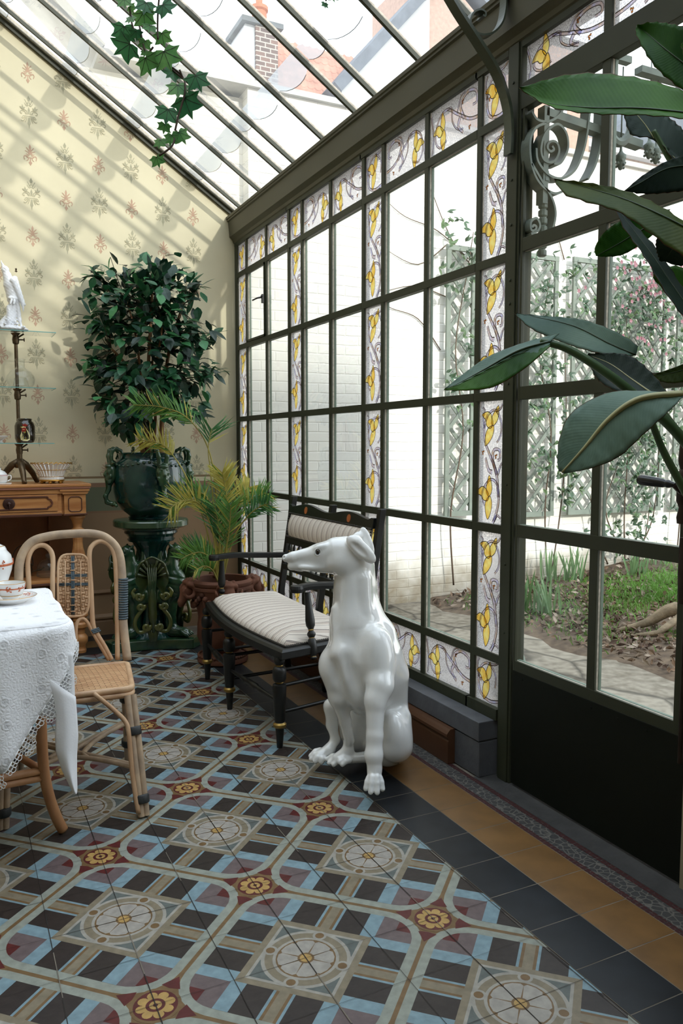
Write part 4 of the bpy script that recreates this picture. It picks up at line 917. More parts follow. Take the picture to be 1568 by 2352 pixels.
# ---- neighbouring houses
M_rend = mat('pale_render', (166, 168, 170), 0.9, var=0.06, vscale=3); M_slate = mat('slate_edge', (92, 98, 106), 0.8, var=0.15, vscale=8); M_pinkr = mat('pink_render', (160, 134, 120), 0.9, var=0.12, vscale=20, detail=8)
M_tile = mat('red_roof_tile', (176, 128, 110), 0.85, var=0.2, vscale=6); M_lead = mat('lead_gutter', (84, 88, 90), 0.7, var=0.2, vscale=5); M_pot = mat('chimney_pot', (168, 104, 76), 0.8, var=0.1)
def chim_brick():
    m = mat('chimney_brick', (150, 120, 108), 0.9); nt = m.node_tree; p = nt.nodes['Principled BSDF']; tcn = nt.nodes.new('ShaderNodeTexCoord'); s = nt.nodes.new('ShaderNodeSeparateXYZ'); cb = nt.nodes.new('ShaderNodeCombineXYZ'); nt.links.new(tcn.outputs['Object'], s.inputs[0])
    a = nt.nodes.new('ShaderNodeMath'); nt.links.new(s.outputs[0], a.inputs[0]); nt.links.new(s.outputs[1], a.inputs[1]); nt.links.new(a.outputs[0], cb.inputs[0]); nt.links.new(s.outputs[2], cb.inputs[1])
    t = nt.nodes.new('ShaderNodeTexBrick'); nt.links.new(cb.outputs[0], t.inputs['Vector']); t.inputs['Scale'].default_value = 1; t.inputs['Brick Width'].default_value = 0.13; t.inputs['Row Height'].default_value = 0.055; t.inputs['Mortar Size'].default_value = 0.007
    t.inputs['Color1'].default_value = (*lin((112, 90, 82)), 1); t.inputs['Color2'].default_value = (*lin((90, 78, 74)), 1); t.inputs['Mortar'].default_value = (*lin((156, 150, 142)), 1); nt.links.new(t.outputs[0], p.inputs['Base Color']); return m
hs = thing('house', 'red tiled house with a tall brick chimney seen through the glass roof', 'building', (3.9, 9.3, 0), 0, 'houses beyond the garden wall'); ho = Vector(hs.location)
L_ = lambda v: Vector(v)-ho
def hb(name, m, f, parent=hs, bevel=0):
    b = MB(); f(b); return b.build(name, m, parent, bevel=bevel)
hb('wall', M_rend, lambda b: b.box(-0.55, 1.4, 0.0, 2.5, 0, 5.55))
ch = hb('chimney', chim_brick(), lambda b: b.box(-0.46, -0.18, -0.05, 0.5, 5.3, 6.34))
hb('chimney_render', M_rend, lambda b: b.prism([(-0.72, 5.3), (-0.46, 5.3), (-0.46, 6.34), (-0.58, 6.34), (-0.70, 6.0)], lambda u, v, w: (u, -0.02+w, v), 0.5))
hb('chimney_cap', M_lead, lambda b: (b.box(-0.64, -0.12, -0.09, 0.54, 6.34, 6.40)))
hb('chimney_pot', M_pot, lambda b: (b.lathe([(0.10, 6.40), (0.09, 6.62), (0.11, 6.64), (0.11, 6.68)], 12, (-0.32, 0.2, 0)), b.lathe([(0.04, 6.68), (0.05, 6.9), (0.09, 6.95), (0.05, 7.1), (0.02, 7.3)], 10, (-0.32, 0.2, 0))))
def roof_tiles(b):
    for r in range(9):
        z0 = 5.46+0.112*r; y0 = -0.12+0.06*r; xl = -0.50+0.055*r if r > 2 else -0.50
        for c_ in range(18):
            x = -0.48+0.1*c_
            if x > 1.35: continue
            pr = [(x, 0.0), (x+0.03, 0.022), (x+0.065, 0.0), (x+0.1, 0.004)]
            b.add([(u, y0, z0+h_) for u, h_ in pr] + [(u, y0+0.07, z0+0.125+h_) for u, h_ in pr], [(i, i+1, 5+i, 4+i) for i in range(3)])
hb('roof', M_tile, roof_tiles)
hb('gutter', M_lead, lambda b: (b.box(0.45, 1.4, -0.2, -0.1, 5.38, 5.47)))
g2 = thing('gable_house', 'white rendered gable wall with a slate edge right of the red roof', 'building', (4.9, 9.0, 0), 0, 'houses beyond the garden wall')
hb('wall', M_rend, lambda b: b.prism([(-0.45, 0), (0.80, 0), (0.80, 7.05), (0.63, 6.94), (-0.18, 6.02), (-0.45, 5.72)], lambda u, v, w: (u, w, v), 1.5), g2)
hb('verge', M_slate, lambda b: b.bar((-0.52, 0.3, 5.70), (0.9, 0.3, 7.30), 0.7, 0.13), g2)
g3 = thing('pink_house', 'pinkish rendered house seen above the garden wall behind the iron bracket', 'building', (5.71, 9.05, 0), 0, 'houses beyond the garden wall')
hb('wall', M_pinkr, lambda b: b.prism([(0, 0), (2.75, 0), (2.75, 7.1), (1.2, 7.0), (0.75, 7.06), (0.0, 7.6)], lambda u, v, w: (u, w, v), 1.5), g3)
hb('roof', M_slate, lambda b: b.bar((0.0, 0.3, 7.75), (1.3, 0.3, 6.95), 0.8, 0.1), g3)
def win3(b): b.box(2.02, 2.30, -0.03, 0.05, 5.4, 6.12)
hb('window', mat('white_window_paint', (226, 228, 228), 0.6), win3, g3)
g4 = thing('grey_house', 'grey house with a dark roof at the upper right behind the large leaves', 'building', (9.4, 9.6, 0), 0, 'houses beyond the garden wall')
hb('wall', mat('brown_brick', (150, 134, 124), 0.9, var=0.2, vscale=12), lambda b: b.box(-0.55, 3.0, 0.0, 2, 0, 6.1), g4)
hb('roof', M_slate, lambda b: b.prism([(-0.2, 6.1), (3.1, 6.1), (3.1, 7.9), (0.9, 6.95)], lambda u, v, w: (u, -0.1+w, v), 2.0), g4)
hb('gutter', M_rend, lambda b: b.box(-0.6, 3.0, -0.12, 0.0, 5.9, 6.02), g4)
# ================================================================= SIDEBOARD AND WHAT STANDS ON IT
M_oak = mat('honey_wood', (170, 108, 58), 0.42, rgb2=(208, 150, 92), vscale=3.0, stretch=(1.0, 6.0, 9.0), detail=8, coat=0.15)
M_oakd = mat('dark_wood_moulding', (92, 52, 36), 0.4, var=0.2, vscale=10, coat=0.2)
M_oaks = mat('brown_wood', (120, 78, 46), 0.5, var=0.2, vscale=6)  # browner wood for the back panel and rear leg
sbY, sbX = 5.365, 0.80
sb = thing('sideboard', 'honey-coloured wooden sideboard with drawer and turned legs against the back wall', 'sideboard', (0.0, 5.6, 0))
def sbp(name, m, f, bev=0.002, smooth=False, angle=None):
    b = MB(); f(b); b.v = [(x, y-5.6, z) for x, y, z in b.v]; return b.build(name, m, sb, bevel=bev, smooth=smooth, angle=angle)
def top(b):
    b.cur = 0; b.box(-1.3, sbX+0.022, sbY-0.03, 5.855, 1.112, 1.130); b.cur = 1; b.box(-1.3, sbX+0.018, sbY-0.026, 5.855, 1.098, 1.112); b.cur = 0; b.box(-1.3, sbX+0.006, sbY-0.012, 5.855, 1.068, 1.098)
sbp('top', [M_oak, mat('pinkish_edge', (160, 106, 84), 0.4, var=0.1, vscale=6)], top, 0.003)
def frz(b):
    b.cur = 0; b.box(-1.3, 0.64, sbY+0.005, 5.84, 0.935, 1.072); b.box(0.62, 0.66, sbY+0.02, 5.84, 0.93, 1.072); b.cur = 1; b.box(-1.3, 0.64, sbY-0.008, sbY+0.03, 0.925, 0.94); b.cur = 0; b.box(-1.3, 0.64, sbY-0.004, sbY+0.03, 0.94, 0.953)
sbp('frieze', [M_oak, M_oakd], frz)
def post(b):
    b.cur = 0; b.box(0.655, sbX-0.01, sbY-0.004, sbY+0.14, 0.935, 1.060); b.box(0.645, sbX, sbY-0.014, sbY+0.15, 1.062, 1.075); b.box(0.628, sbX+0.012, sbY-0.022, sbY+0.155, 1.082, 1.096); b.cur = 1; b.box(0.650, sbX-0.004, sbY-0.012, sbY+0.15, 0.925, 0.936)
    o = [(0.682, 0.962), (0.697, 0.950), (0.748, 0.950), (0.763, 0.962), (0.763, 1.032), (0.748, 1.045), (0.697, 1.045), (0.682, 1.032)]
    for i in range(8):
        a, c = o[i], o[(i+1) % 8]; b.cur = 1; b.bar((a[0], sbY-0.006, a[1]), (c[0], sbY-0.006, c[1]), 0.006, 0.005, (0, 1, 0))
sbp('corner_block', [M_oak, M_oakd], post, 0.0015)
dw = sbp('drawer', [M_oak, M_oakd], lambda b: b.box(-0.42, 0.615, sbY-0.010, sbY+0.01, 0.957, 1.064), 0.002)
def dm(b):
    o = [(-0.40, 0.975), (0.555, 0.975), (0.555, 0.985), (0.572, 0.990), (0.583, 1.010), (0.572, 1.032), (0.555, 1.037), (0.555, 1.050), (-0.40, 1.050)]
    for i in range(len(o)): a, c = o[i], o[(i+1) % len(o)]; b.bar((a[0], sbY-0.0125-5.6, a[1]), (c[0], sbY-0.0125-5.6, c[1]), 0.010, 0.008, (0, 1, 0))
b = MB(); dm(b); b.build('moulding', M_oakd, dw, bevel=0.001)
kx = onY(20, 1155, sbY).x; kz = 1.012
b = MB(); b.lathe([(0, 0), (0.034, 0), (0.036, 0.004), (0.028, 0.007), (0.012, 0.008), (0.012, 0.016), (0.008, 0.02), (0, 0.021)], 20, (kx, sbY-0.011-5.6, kz), axis=(0, -1, 0)); b.tube([(kx, sbY-0.028-5.6, kz), (kx+0.002, sbY-0.032-5.6, kz-0.02), (kx, sbY-0.028-5.6, kz-0.035)], 0.004, 6)
b.build('handle', mat('dark_drawer_pull', (62, 34, 26), 0.4, metal=0.2), dw, smooth=True, angle=40)
LEG = [(0.034, 0.925), (0.050, 0.918), (0.052, 0.905), (0.040, 0.895), (0.030, 0.865), (0.027, 0.842), (0.030, 0.835), (0.042, 0.828), (0.042, 0.818), (0.030, 0.808), (0.026, 0.79), (0.032, 0.77), (0.030, 0.74), (0.034, 0.70), (0.046, 0.655), (0.050, 0.63), (0.044, 0.605), (0.03, 0.59), (0.042, 0.58), (0.042, 0.56), (0.036, 0.535)]
def leg(b):
    n0 = len(b.v); b.lathe(LEG, 24, (0.742, sbY+0.06, 0))
    for i in range(n0, len(b.v)):
        x, y, z = b.v[i]
        if 0.6 < z < 0.79:
            a = math.atan2(y-sbY-0.06, x-0.742); k = 1-0.14*abs(math.sin(5*a)); b.v[i] = (0.742+(x-0.742)*k, sbY+0.06+(y-sbY-0.06)*k, z)
    b.lathe([(0.036, 0.455), (0.03, 0.44), (0.045, 0.43), (0.045, 0.40), (0.03, 0.385), (0.034, 0.36), (0.048, 0.335), (0.050, 0.31), (0.044, 0.29), (0.032, 0.28), (0.052, 0.268), (0.054, 0.25), (0.04, 0.238), (0.048, 0.226), (0.042, 0.21), (0.052, 0.198), (0.048, 0.175), (0.030, 0.16), (0.028, 0.13), (0.04, 0.118), (0.048, 0.10), (0.046, 0.075), (0.03, 0.05), (0.03, 0.03), (0.036, 0.02), (0.034, 0.001)], 24, (0.742, sbY+0.06, 0))
    b.box(0.69, 0.795, sbY+0.01, sbY+0.11, 0.455, 0.535)
sbp('leg', M_oak, leg, 0, True, 35)
sbp('shelf', [M_oak, M_oakd], lambda b: (b.box(-1.3, 0.78, sbY+0.02, 5.84, 0.487, 0.507), setattr(b, 'cur', 1), b.box(-1.3, 0.79, sbY+0.012, 5.84, 0.472, 0.487)), 0.002)
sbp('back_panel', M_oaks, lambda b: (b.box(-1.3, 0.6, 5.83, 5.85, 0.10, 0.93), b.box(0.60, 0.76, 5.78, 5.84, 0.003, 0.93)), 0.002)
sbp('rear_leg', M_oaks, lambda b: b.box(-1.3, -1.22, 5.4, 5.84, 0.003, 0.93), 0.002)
M_porc = mat('white_porcelain', (236, 236, 234), 0.18, coat=0.5); M_gold = mat('gilding', (196, 150, 70), 0.28, metal=0.8, var=0.1)
M_brz = mat('aged_brass', (92, 76, 56), 0.38, metal=0.7, var=0.25, vscale=30); M_pink_r = mat('pink_band', (214, 168, 172), 0.25)
M_cl = glassmat('clear_crystal', (0.95, 0.97, 0.97), 0.05, haze=(0.85, 0.88, 0.9), hazefac=0.02); M_gedge = mat('glass_edge', (120, 176, 172), 0.15)
ZT = 1.130
# brass display stand with three glass shelves
sX, sYY = 0.415, 5.60
st = thing('display_stand', 'brass tripod display stand with three glass shelves on the sideboard', 'stand', (sX, sYY, ZT))
b = MB()
for k in range(3):
    a = -PI/2 + 0.1 + k*2*PI/3; c, s = math.cos(a), math.sin(a)
    b.tube([(0.005*c, 0.005*s, 0.145), (0.05*c, 0.05*s, 0.12), (0.10*c, 0.10*s, 0.065), (0.125*c, 0.125*s, 0.02), (0.14*c, 0.14*s, 0.006)], [0.022, 0.022, 0.019, 0.015, 0.016], 10)
b.lathe([(0.03, 0.10), (0.03, 0.13), (0.02, 0.15), (0.018, 0.16)], 14); b.build('base', M_brz, st, smooth=True)
SH = [1.392-ZT, 1.748-ZT, 2.105-ZT]
b = MB(); b.lathe([(0.018, 0.15), (0.017, 0.2), (0.013, 0.22), (0.0145, 0.25), (0.011, 0.26), (0.011, SH[2])], 14); b.build('pole', M_brz, st, smooth=True, angle=40)
for k, z in enumerate(SH):
    b = MB(); b.lathe([(0.012, z-0.075), (0.019, z-0.07), (0.022, z-0.045), (0.018, z-0.02), (0.024, z-0.012), (0.03, z-0.004)], 14); b.tube([(0.02, 0, z-0.045), (0.045, -0.01, z-0.045)], 0.0045, 6); b.lathe([(0, 0), (0.006, 0.001), (0.012, 0.004), (0.012, 0.008), (0, 0.010)], 10, (0.045, -0.01, z-0.045), axis=(1, -0.2, 0)); b.tube([(0.015, 0, z-0.03), (0.05, 0, z-0.006)], 0.006, 6); b.build('shelf_clamp', M_brz, st, smooth=True, angle=40)
    w = (0.205, 0.225, 0.235)[k]; b = MB(); b.cur = 0; b.add([(-0.6, -0.12, z), (w, -0.12, z), (w, 0.12, z), (-0.6, 0.12, z)], [(0, 1, 2, 3)]); b.cur = 1; b.box(-0.6, w, -0.1215, -0.1195, z-0.004, z+0.001); b.box(w-0.002, w, -0.12, 0.12, z-0.004, z+0.001); b.build('glass_shelf', [M_cl, M_gedge], st, fixn=False)
# white bird on a stump
bz = 2.107; bo = (onY(28, 750, 5.55).x, 5.55, bz)
brd = thing('bird_figurine', 'white glazed figurine of a long-tailed bird on a stump on the top glass shelf', 'figurine', bo)
M_wh = mat('white_glaze_figurine', (232, 233, 236), 0.3, coat=0.3)
B = lambda px, py, d=0.0: tuple(onY(px, py, 5.55+d)-Vector(bo))
pr = [cc(B(30, 688), B(24, 655), 0.036, 0.040, 0.012), cc(B(24, 655), B(16, 632), 0.040, 0.026, 0.012), ee(B(12, 620), (0.024, 0.024, 0.026), None, 0.008), cc(B(7, 611), B(2, 598), 0.010, 0.0025, 0.006), cc(B(30, 645, -0.035), B(52, 700, -0.02), 0.020, 0.010, 0.004), cc(B(52, 700, -0.02), B(54, 716, -0.02), 0.010, 0.003, 0.004), cc(B(34, 640, 0.03), B(56, 700, 0.02), 0.018, 0.008, 0.004), cc(B(38, 690), B(45, 735), 0.018, 0.012, 0.008), cc(B(45, 735), B(50, 752), 0.011, 0.006, 0.008),
      cc(B(27, 702), B(25, 735), 0.022, 0.034, 0.008), ee((B(25, 748)[0], 0, 0.012), (0.105, 0.075, 0.022), None, 0.01), cc(B(14, 730), B(6, 745), 0.016, 0.026, 0.008), ee(B(28, 685, -0.03), (0.026, 0.015, 0.013), None, 0.005), cc(B(20, 705, -0.02), B(22, 745, -0.02), 0.014, 0.02, 0.008), ee(B(10, 618, -0.022), (0.004, 0.004, 0.004), None, 0.002, -1), cc(B(26, 690, -0.045), B(24, 698, -0.05), 0.008, 0.006, 0.003), cc(B(33, 690, -0.045), B(32, 698, -0.05), 0.008, 0.006, 0.003)]
rn = random.Random(2)
for i in range(44): x = rn.uniform(-0.1, 0.08); pr.append(ee((B(25, 745)[0]+x, rn.uniform(-0.07, 0.0), 0.02+max(0, 0.06-abs(x))*rn.uniform(0, 1.4)), (0.009,)*3, None, 0.004))
sdf_mesh(pr, 0.0035, M_wh, 'body', brd, clipz=0.0, detail=lambda X, Y, Z: (0.0012*np.sin(X*260+Z*90)*np.sin(Z*240)).astype(np.float32))
b = MB(); b.lathe([(0.004, 0), (0.009, 0.004), (0.004, 0.012), (0.007, 0.02), (0, 0.026)], 8, B(37, 625, 0.03)); b.build('brass_finial', M_brz, brd)
# glass fly-catcher dome
p = onY(48, 884, 5.575); fz = 1.7485
b = MB(); b.lathe([(0.030, 0.18), (0.033, 0.178), (0.027, 0.165), (0.026, 0.13), (0.034, 0.118), (0.062, 0.10), (0.084, 0.07), (0.088, 0.045), (0.082, 0.018), (0.070, 0.004), (0.052, 0.002), (0.045, 0.02), (0.04, 0.055), (0.034, 0.06)], 28, cap=False)
for k in range(3): b.ball((0.06*math.cos(k*2.1+0.5), 0.06*math.sin(k*2.1+0.5), -0.001), 0.006, 6, 4)
o = b.build('fly_catcher', M_cl, smooth=True, fixn=False); o.location = (p.x, 5.575, fz+0.006); tag(o, 'clear glass dome-shaped fly catcher on the middle glass shelf', 'glass vessel')
# rooster jar
p = onY(58, 1015, 5.575); jz = 1.3935
jar = thing('rooster_jar', 'dark brown glazed jar painted with a rooster on the lowest glass shelf', 'jar', (p.x, 5.575, jz))
b = MB(); b.lathe([(0, 0.001), (0.048, 0.001), (0.056, 0.008), (0.063, 0.03), (0.063, 0.11), (0.055, 0.132), (0.044, 0.142), (0.044, 0.15), (0.047, 0.154), (0.043, 0.158), (0.038, 0.15), (0.038, 0.06), (0, 0.06)], 30, cap=False); b.build('body', mat('brown_black_glaze', (36, 28, 18), 0.12, coat=0.7, var=0.3, vscale=12), jar, smooth=True, angle=60)
b = MB(); rr = 0.0638
def onjar(u, v): a = -PI/2 + u/rr; return (rr*math.cos(a), rr*math.sin(a), v)
def jp(pts, mi): b.cur = mi; b.poly([onjar(*q) for q in pts])
off = -0.004
body_ = [(-0.028, 0.02), (-0.032, 0.045), (-0.022, 0.07), (-0.016, 0.09), (0.004, 0.10), (0.012, 0.085), (0.022, 0.07), (0.030, 0.05), (0.028, 0.02), (0.012, 0.012), (-0.012, 0.012)]
jp([(x+off, z) for x, z in body_], 0); rr = 0.0642
jp([(off+x, z) for x, z in [(-0.016, 0.085), (-0.020, 0.10), (-0.010, 0.112), (0.004, 0.108), (0.004, 0.095), (-0.004, 0.085)]], 0); rr = 0.0646
jp([(off+x, z) for x, z in [(-0.012, 0.108), (-0.018, 0.122), (-0.006, 0.118), (0.0, 0.127), (0.008, 0.118), (0.016, 0.122), (0.014, 0.108), (0.0, 0.104)]], 1)
jp([(off+x, z) for x, z in [(-0.018, 0.095), (-0.022, 0.078), (-0.012, 0.066), (0.004, 0.075), (0.008, 0.095), (-0.004, 0.1)]], 1); jp([(off+x, z) for x, z in [(-0.02, 0.106), (-0.029, 0.101), (-0.02, 0.098)]], 2)
rn = random.Random(4)
for k in range(16): x, z = off+rn.uniform(-0.022, 0.024), rn.uniform(0.016, 0.066); jp([(x, z), (x+0.004, z+0.002), (x+0.006, z+0.012), (x+0.002, z+0.011)], rn.choice((2, 3)))
b.build('rooster_painting', [mat('rooster_cream', (222, 212, 160), 0.3, var=0.12, vscale=40), mat('rooster_red', (150, 40, 30), 0.3), mat('rooster_yellow', (206, 182, 70), 0.3), mat('rooster_grey', (120, 120, 90), 0.3)], jar, fixn=False)
# small dish at the picture edge
p = onY(3, 975, 5.56); b = MB(); b.lathe([(0, 0.0), (0.02, 0.0), (0.01, 0.01), (0.02, 0.02), (0.045, 0.04), (0.048, 0.045), (0.03, 0.035), (0, 0.03)], 20); o = b.build('footed_dish', M_porc, smooth=True); o.location = (p.x-0.01, 5.56, 1.394); tag(o, 'small footed porcelain dish on the lowest glass shelf at the photo edge', 'dish')
# openwork porcelain basket
p = onY(119, 1100, 5.50); bk = thing('porcelain_basket', 'white and gold openwork porcelain basket on the sideboard', 'basket', (p.x, 5.50, ZT))
def rb(z): t = max(0, (z-0.045)/0.085); return 0.075+0.050*t**1.6
b = MB(); b.cur = 0; n = 26
for k in range(n):
    a0, a1 = 2*PI*(k-0.36)/n, 2*PI*(k+0.36)/n; zs = [0.045+0.085*i/6 for i in range(7)]
    for i in range(6):
        q = []
        for a, z in ((a0, zs[i]), (a1, zs[i]), (a1, zs[i+1]), (a0, zs[i+1])): q.append((rb(z)*math.cos(a), rb(z)*math.sin(a), z))
        qi = [(x*0.965, y*0.965, z) for x, y, z in q]; b.add(q+qi, [(0,1,2,3), (7,6,5,4), (0,4,5,1), (1,5,6,2), (2,6,7,3), (3,7,4,0)])
b.lathe([(0.0, 0.022), (0.076, 0.022), (0.078, 0.03), (0.076, 0.046), (0.07, 0.046), (0, 0.04)], 30, cap=False); b.build('openwork_body', M_porc, bk)
b = MB()
for z, r in ((0.0445, 0.0015), (0.088, 0.0018)): b.tube([(rb(z)*math.cos(2*PI*i/40), rb(z)*math.sin(2*PI*i/40), z) for i in range(40)], 0.0022, 6, closed=True)
b.tube([((rb(0.13)+0.003*math.cos(i*PI))*math.cos(2*PI*i/104), (rb(0.13)+0.003*math.cos(i*PI))*math.sin(2*PI*i/104), 0.131+0.004*math.cos(i*PI/2)) for i in range(104)], 0.0026, 5, closed=True)
b.lathe([(0.078, 0.016), (0.08, 0.022), (0.076, 0.026)], 30, cap=False)
for k in range(6):
    a = 2*PI*k/6+0.25; b.ball((0.064*math.cos(a), 0.064*math.sin(a), 0.009), (0.013, 0.013, 0.009), 8, 6); b.tube([(0.064*math.cos(a), 0.064*math.sin(a), 0.01), (0.06*math.cos(a), 0.06*math.sin(a), 0.02)], 0.008, 6)
b.build('gilt_rims_and_feet', M_gold, bk, smooth=True)
# covered cup at the picture edge
p = onY(2, 1105, 5.47); cu = thing('covered_cup', 'white lidded cup with pink bands on a square saucer on the sideboard', 'cup', (p.x-0.005, 5.47, ZT))
b = MB(); b.lathe([(0, 0.010), (0.034, 0.010), (0.044, 0.02), (0.047, 0.05), (0.044, 0.062), (0, 0.062)], 24, cap=False); b.build('cup', M_porc, cu, smooth=True, angle=50)
b = MB(); b.lathe([(0.044, 0.063), (0.042, 0.068), (0.03, 0.082), (0.012, 0.09), (0.006, 0.094), (0.010, 0.102), (0, 0.107)], 24, cap=False); b.build('lid', M_porc, cu, smooth=True)
b = MB(); b.tube(crom([(0.043, -0.01, 0.055), (0.062, -0.015, 0.056), (0.064, -0.015, 0.035), (0.045, -0.01, 0.022)], 5), 0.004, 8); b.build('handle', M_porc, cu, smooth=True)
b = MB(); b.prism([(-0.06, -0.06), (0.06, -0.06), (0.068, 0.0), (0.06, 0.06), (-0.06, 0.06)], lambda u, v, w: (u*(1+w*4), v*(1+w*4), 0.001+w), 0.009); b.build('saucer', M_porc, cu, bevel=0.002)
b = MB(); b.lathe([(0.0472, 0.056), (0.0478, 0.058), (0.0470, 0.060)], 24, cap=False); b.build('pink_band', M_pink_r, cu)
# things on the lower shelf
p = onY(112, 1300, 5.55); b = MB(); pr_ = [(0.0, 0.001), (0.075, 0.001), (0.08, 0.01), (0.078, 0.05), (0.07, 0.085), (0.05, 0.108), (0.02, 0.118), (0.012, 0.125), (0.02, 0.138), (0.018, 0.152), (0, 0.16)]
b.lathe(pr_, 28, cap=False); n0 = len(b.v)
for i, (x, y, z) in enumerate(b.v):
    a = math.atan2(y, x); k = 1-0.04*abs(math.sin(10*a)); b.v[i] = (x*k, y*k, z)
o = b.build('glass_cloche', M_cl, smooth=True, fixn=False); o.location = (p.x, 5.55, 0.5075); tag(o, 'fluted clear glass cheese dome with a knob on the lower sideboard shelf', 'glass dome')
p = onY(52, 1295, 5.62); cp = thing('lidded_pan', 'dark bronze lidded pan with a hoop handle on the lower sideboard shelf', 'pan', (p.x, 5.62, 0.5075))
b = MB(); b.lathe([(0, 0.001), (0.05, 0.001), (0.062, 0.03), (0.058, 0.065), (0.066, 0.07), (0.066, 0.078), (0.04, 0.09), (0, 0.094)], 24, cap=False); b.build('body', M_brz, cp, smooth=True, angle=40)
b = MB(); b.tube([(0.066*math.cos(a), 0.02, 0.075+0.13*math.sin(a)) for a in [PI*i/14 for i in range(15)]], 0.003, 6); b.build('hoop_handle', M_iron, cp)
b = MB(); b.tube([(0.055, -0.02, 0.03), (0.11, -0.04, 0.045), (0.13, -0.05, 0.06)], 0.005, 6); b.build('spout', M_brz, cp)
# ================================================================= RATTAN CHAIR
def canemat():
    m = mat('rattan_cane', (174, 134, 98), 0.48, rgb2=(206, 172, 136), vscale=14, detail=6, stretch=(1, 1, 0.35), bump=0.12, bscale=50); return m
M_cane = canemat(); M_caneg = mat('greyed_cane', (150, 130, 110), 0.55, rgb2=(186, 160, 130), vscale=16, detail=8, bump=0.15, bscale=40); M_wrap = mat('black_binding', (44, 46, 46), 0.5, var=0.3, vscale=80); M_blue = mat('blue_black_cane', (58, 74, 82), 0.4, var=0.3, vscale=60)
chO = Vector((0.40, 3.18, 0)); chr_ = thing('rattan_chair', 'rattan chair with arched back and woven seat half under the table', 'chair', chO)
def K(v): return Vector(v)-chO
def yb2(z): return 3.385 + max(0, z-0.45)*0.30
def bk_(px, py):
    p = onY(px, py, 3.42)
    for _ in range(3): p = onY(px, py, yb2(p.z))
    return K(p)
b = MB(); b.tube(crom([bk_(*q) for q in ((44, 1420), (43, 1340), (47, 1285), (70, 1247), (110, 1232), (165, 1226), (215, 1226), (248, 1238), (272, 1268), (280, 1320), (282, 1420))] + [K((0.652, 3.385, 0.46))], 6), 0.0185, 12); b.build('back_hoop', M_caneg, chr_, smooth=True)
def hoop(pts, r, name='inner_hoop', m=None): b = MB(); b.tube(crom([bk_(*q) for q in pts], 6), r, 10); return b.build(name, m or M_cane, chr_, smooth=True)
hoop(((68, 1420), (66, 1340), (64, 1290), (74, 1262), (93, 1252), (110, 1258), (121, 1280), (121, 1340), (122, 1420), (126, 1500)), 0.0105)
hoop(((256, 1516), (240, 1485), (222, 1455), (213, 1430), (209, 1350), (205, 1275), (213, 1252), (231, 1243), (250, 1251), (263, 1275), (267, 1330), (269, 1420), (270, 1516)), 0.0105)
hoop(((175, 1500), (174, 1450), (178, 1428), (190, 1421), (202, 1432), (220, 1465), (250, 1516)), 0.008); hoop(((150, 1500), (152, 1430), (168, 1412)), 0.008)
hoop(((290, 1516), (289, 1480), (287, 1420)), 0.010, 'back_brace')
b = MB()
for i in range(17): p = bk_(282, 1330+5.6*i); b.lathe([(0.0215, -0.0045), (0.0232, 0), (0.0215, 0.0045)], 12, p)
b.build('black_binding', M_blue, chr_, smooth=True)
for q in ((216, 1444),):
    b = MB()
    for i in range(3): b.tube([bk_(q[0]-8+2*i, q[1]+3+3*i)+Vector((0, -0.013, 0)), bk_(q[0]+10+2*i, q[1]-3+3*i)+Vector((0, -0.013, 0))], 0.004, 6)
    b.build('binding', M_blue, chr_)
# woven back panel
pc = [bk_(134, 1275), bk_(202, 1275), bk_(202, 1416), bk_(134, 1416)]; pw = (pc[1]-pc[0]); ph = (pc[3]-pc[0]); pn = pw.cross(ph).normalized()
if pn.y > 0: pn = -pn
def PN(u, v, w=0): return pc[0] + pw*u + ph*v + pn*w
def inpan(u, v): x, y = abs(u-0.5)*2, abs(v-0.5)*2; return not (x > 0.55 and y > 0.72 and ((x-0.55)/0.45)**2+((y-0.72)/0.28)**2 > 1)
b = MB(); nu_, nv_ = 8, 15; b.cur = 0
for i in range(nu_):
    for j in range(nv_):
        u0, v0 = i/nu_, j/nv_
        if not inpan(u0+0.5/nu_, v0+0.5/nv_): continue
        if (i//1+j//1) % 2 == 0:
            for k in range(3): b.tube([PN(u0+0.01, v0+(k+0.5)/3/nv_, 0.001), PN(u0+0.5/nu_, v0+(k+0.5)/3/nv_, 0.005), PN(u0+1/nu_-0.01, v0+(k+0.5)/3/nv_, 0.001)], 0.0034, 5)
        else:
            for k in range(3): b.tube([PN(u0+(k+0.5)/3/nu_, v0+0.005, 0.001), PN(u0+(k+0.5)/3/nu_, v0+0.5/nv_, 0.005), PN(u0+(k+0.5)/3/nu_, v0+1/nv_-0.005, 0.001)], 0.0034, 5)
b.cur = 1
for du in (-0.03, 0.03): b.tube([PN(0.47+du, 0.02, 0.008), PN(0.47+du, 0.98, 0.008)], 0.0036, 6)
for v in (0.33, 0.355, 0.475, 0.50): b.tube([PN(0.02 if v > 0.4 else 0.2, v, 0.0075), PN(0.98 if v > 0.4 else 0.95, v, 0.0075)], 0.0030, 6)
b.cur = 0
for v in (0.12, 0.26, 0.42, 0.57, 0.7, 0.83, 0.93): b.tube([PN(0.38, v, 0.009), PN(0.56, v, 0.011), ], 0.003, 5)
for u in (0.22, 0.74): b.tube([PN(u, 0.1, 0.008), PN(u, 0.9, 0.008)], 0.003, 5)
b.build('woven_back_panel', [M_cane, M_blue], chr_, smooth=True)
rim = [PN(0.5+0.5*sx_*(0.45 if t in (0, 3) else (0.86 if t == 1 else 1.0)), 0.5+0.5*sy_*(1.0 if t == 0 else 0.96), 0.003) for sx_, sy_, t in ()]
rimp = []
for k in range(32):
    a = 2*PI*k/32; c, s = math.cos(a), math.sin(a); x = math.copysign(abs(c)**0.5, c); y = math.copysign(abs(s)**0.38, s); rimp.append(PN(0.5+0.52*x, 0.5+0.51*y, 0.004))
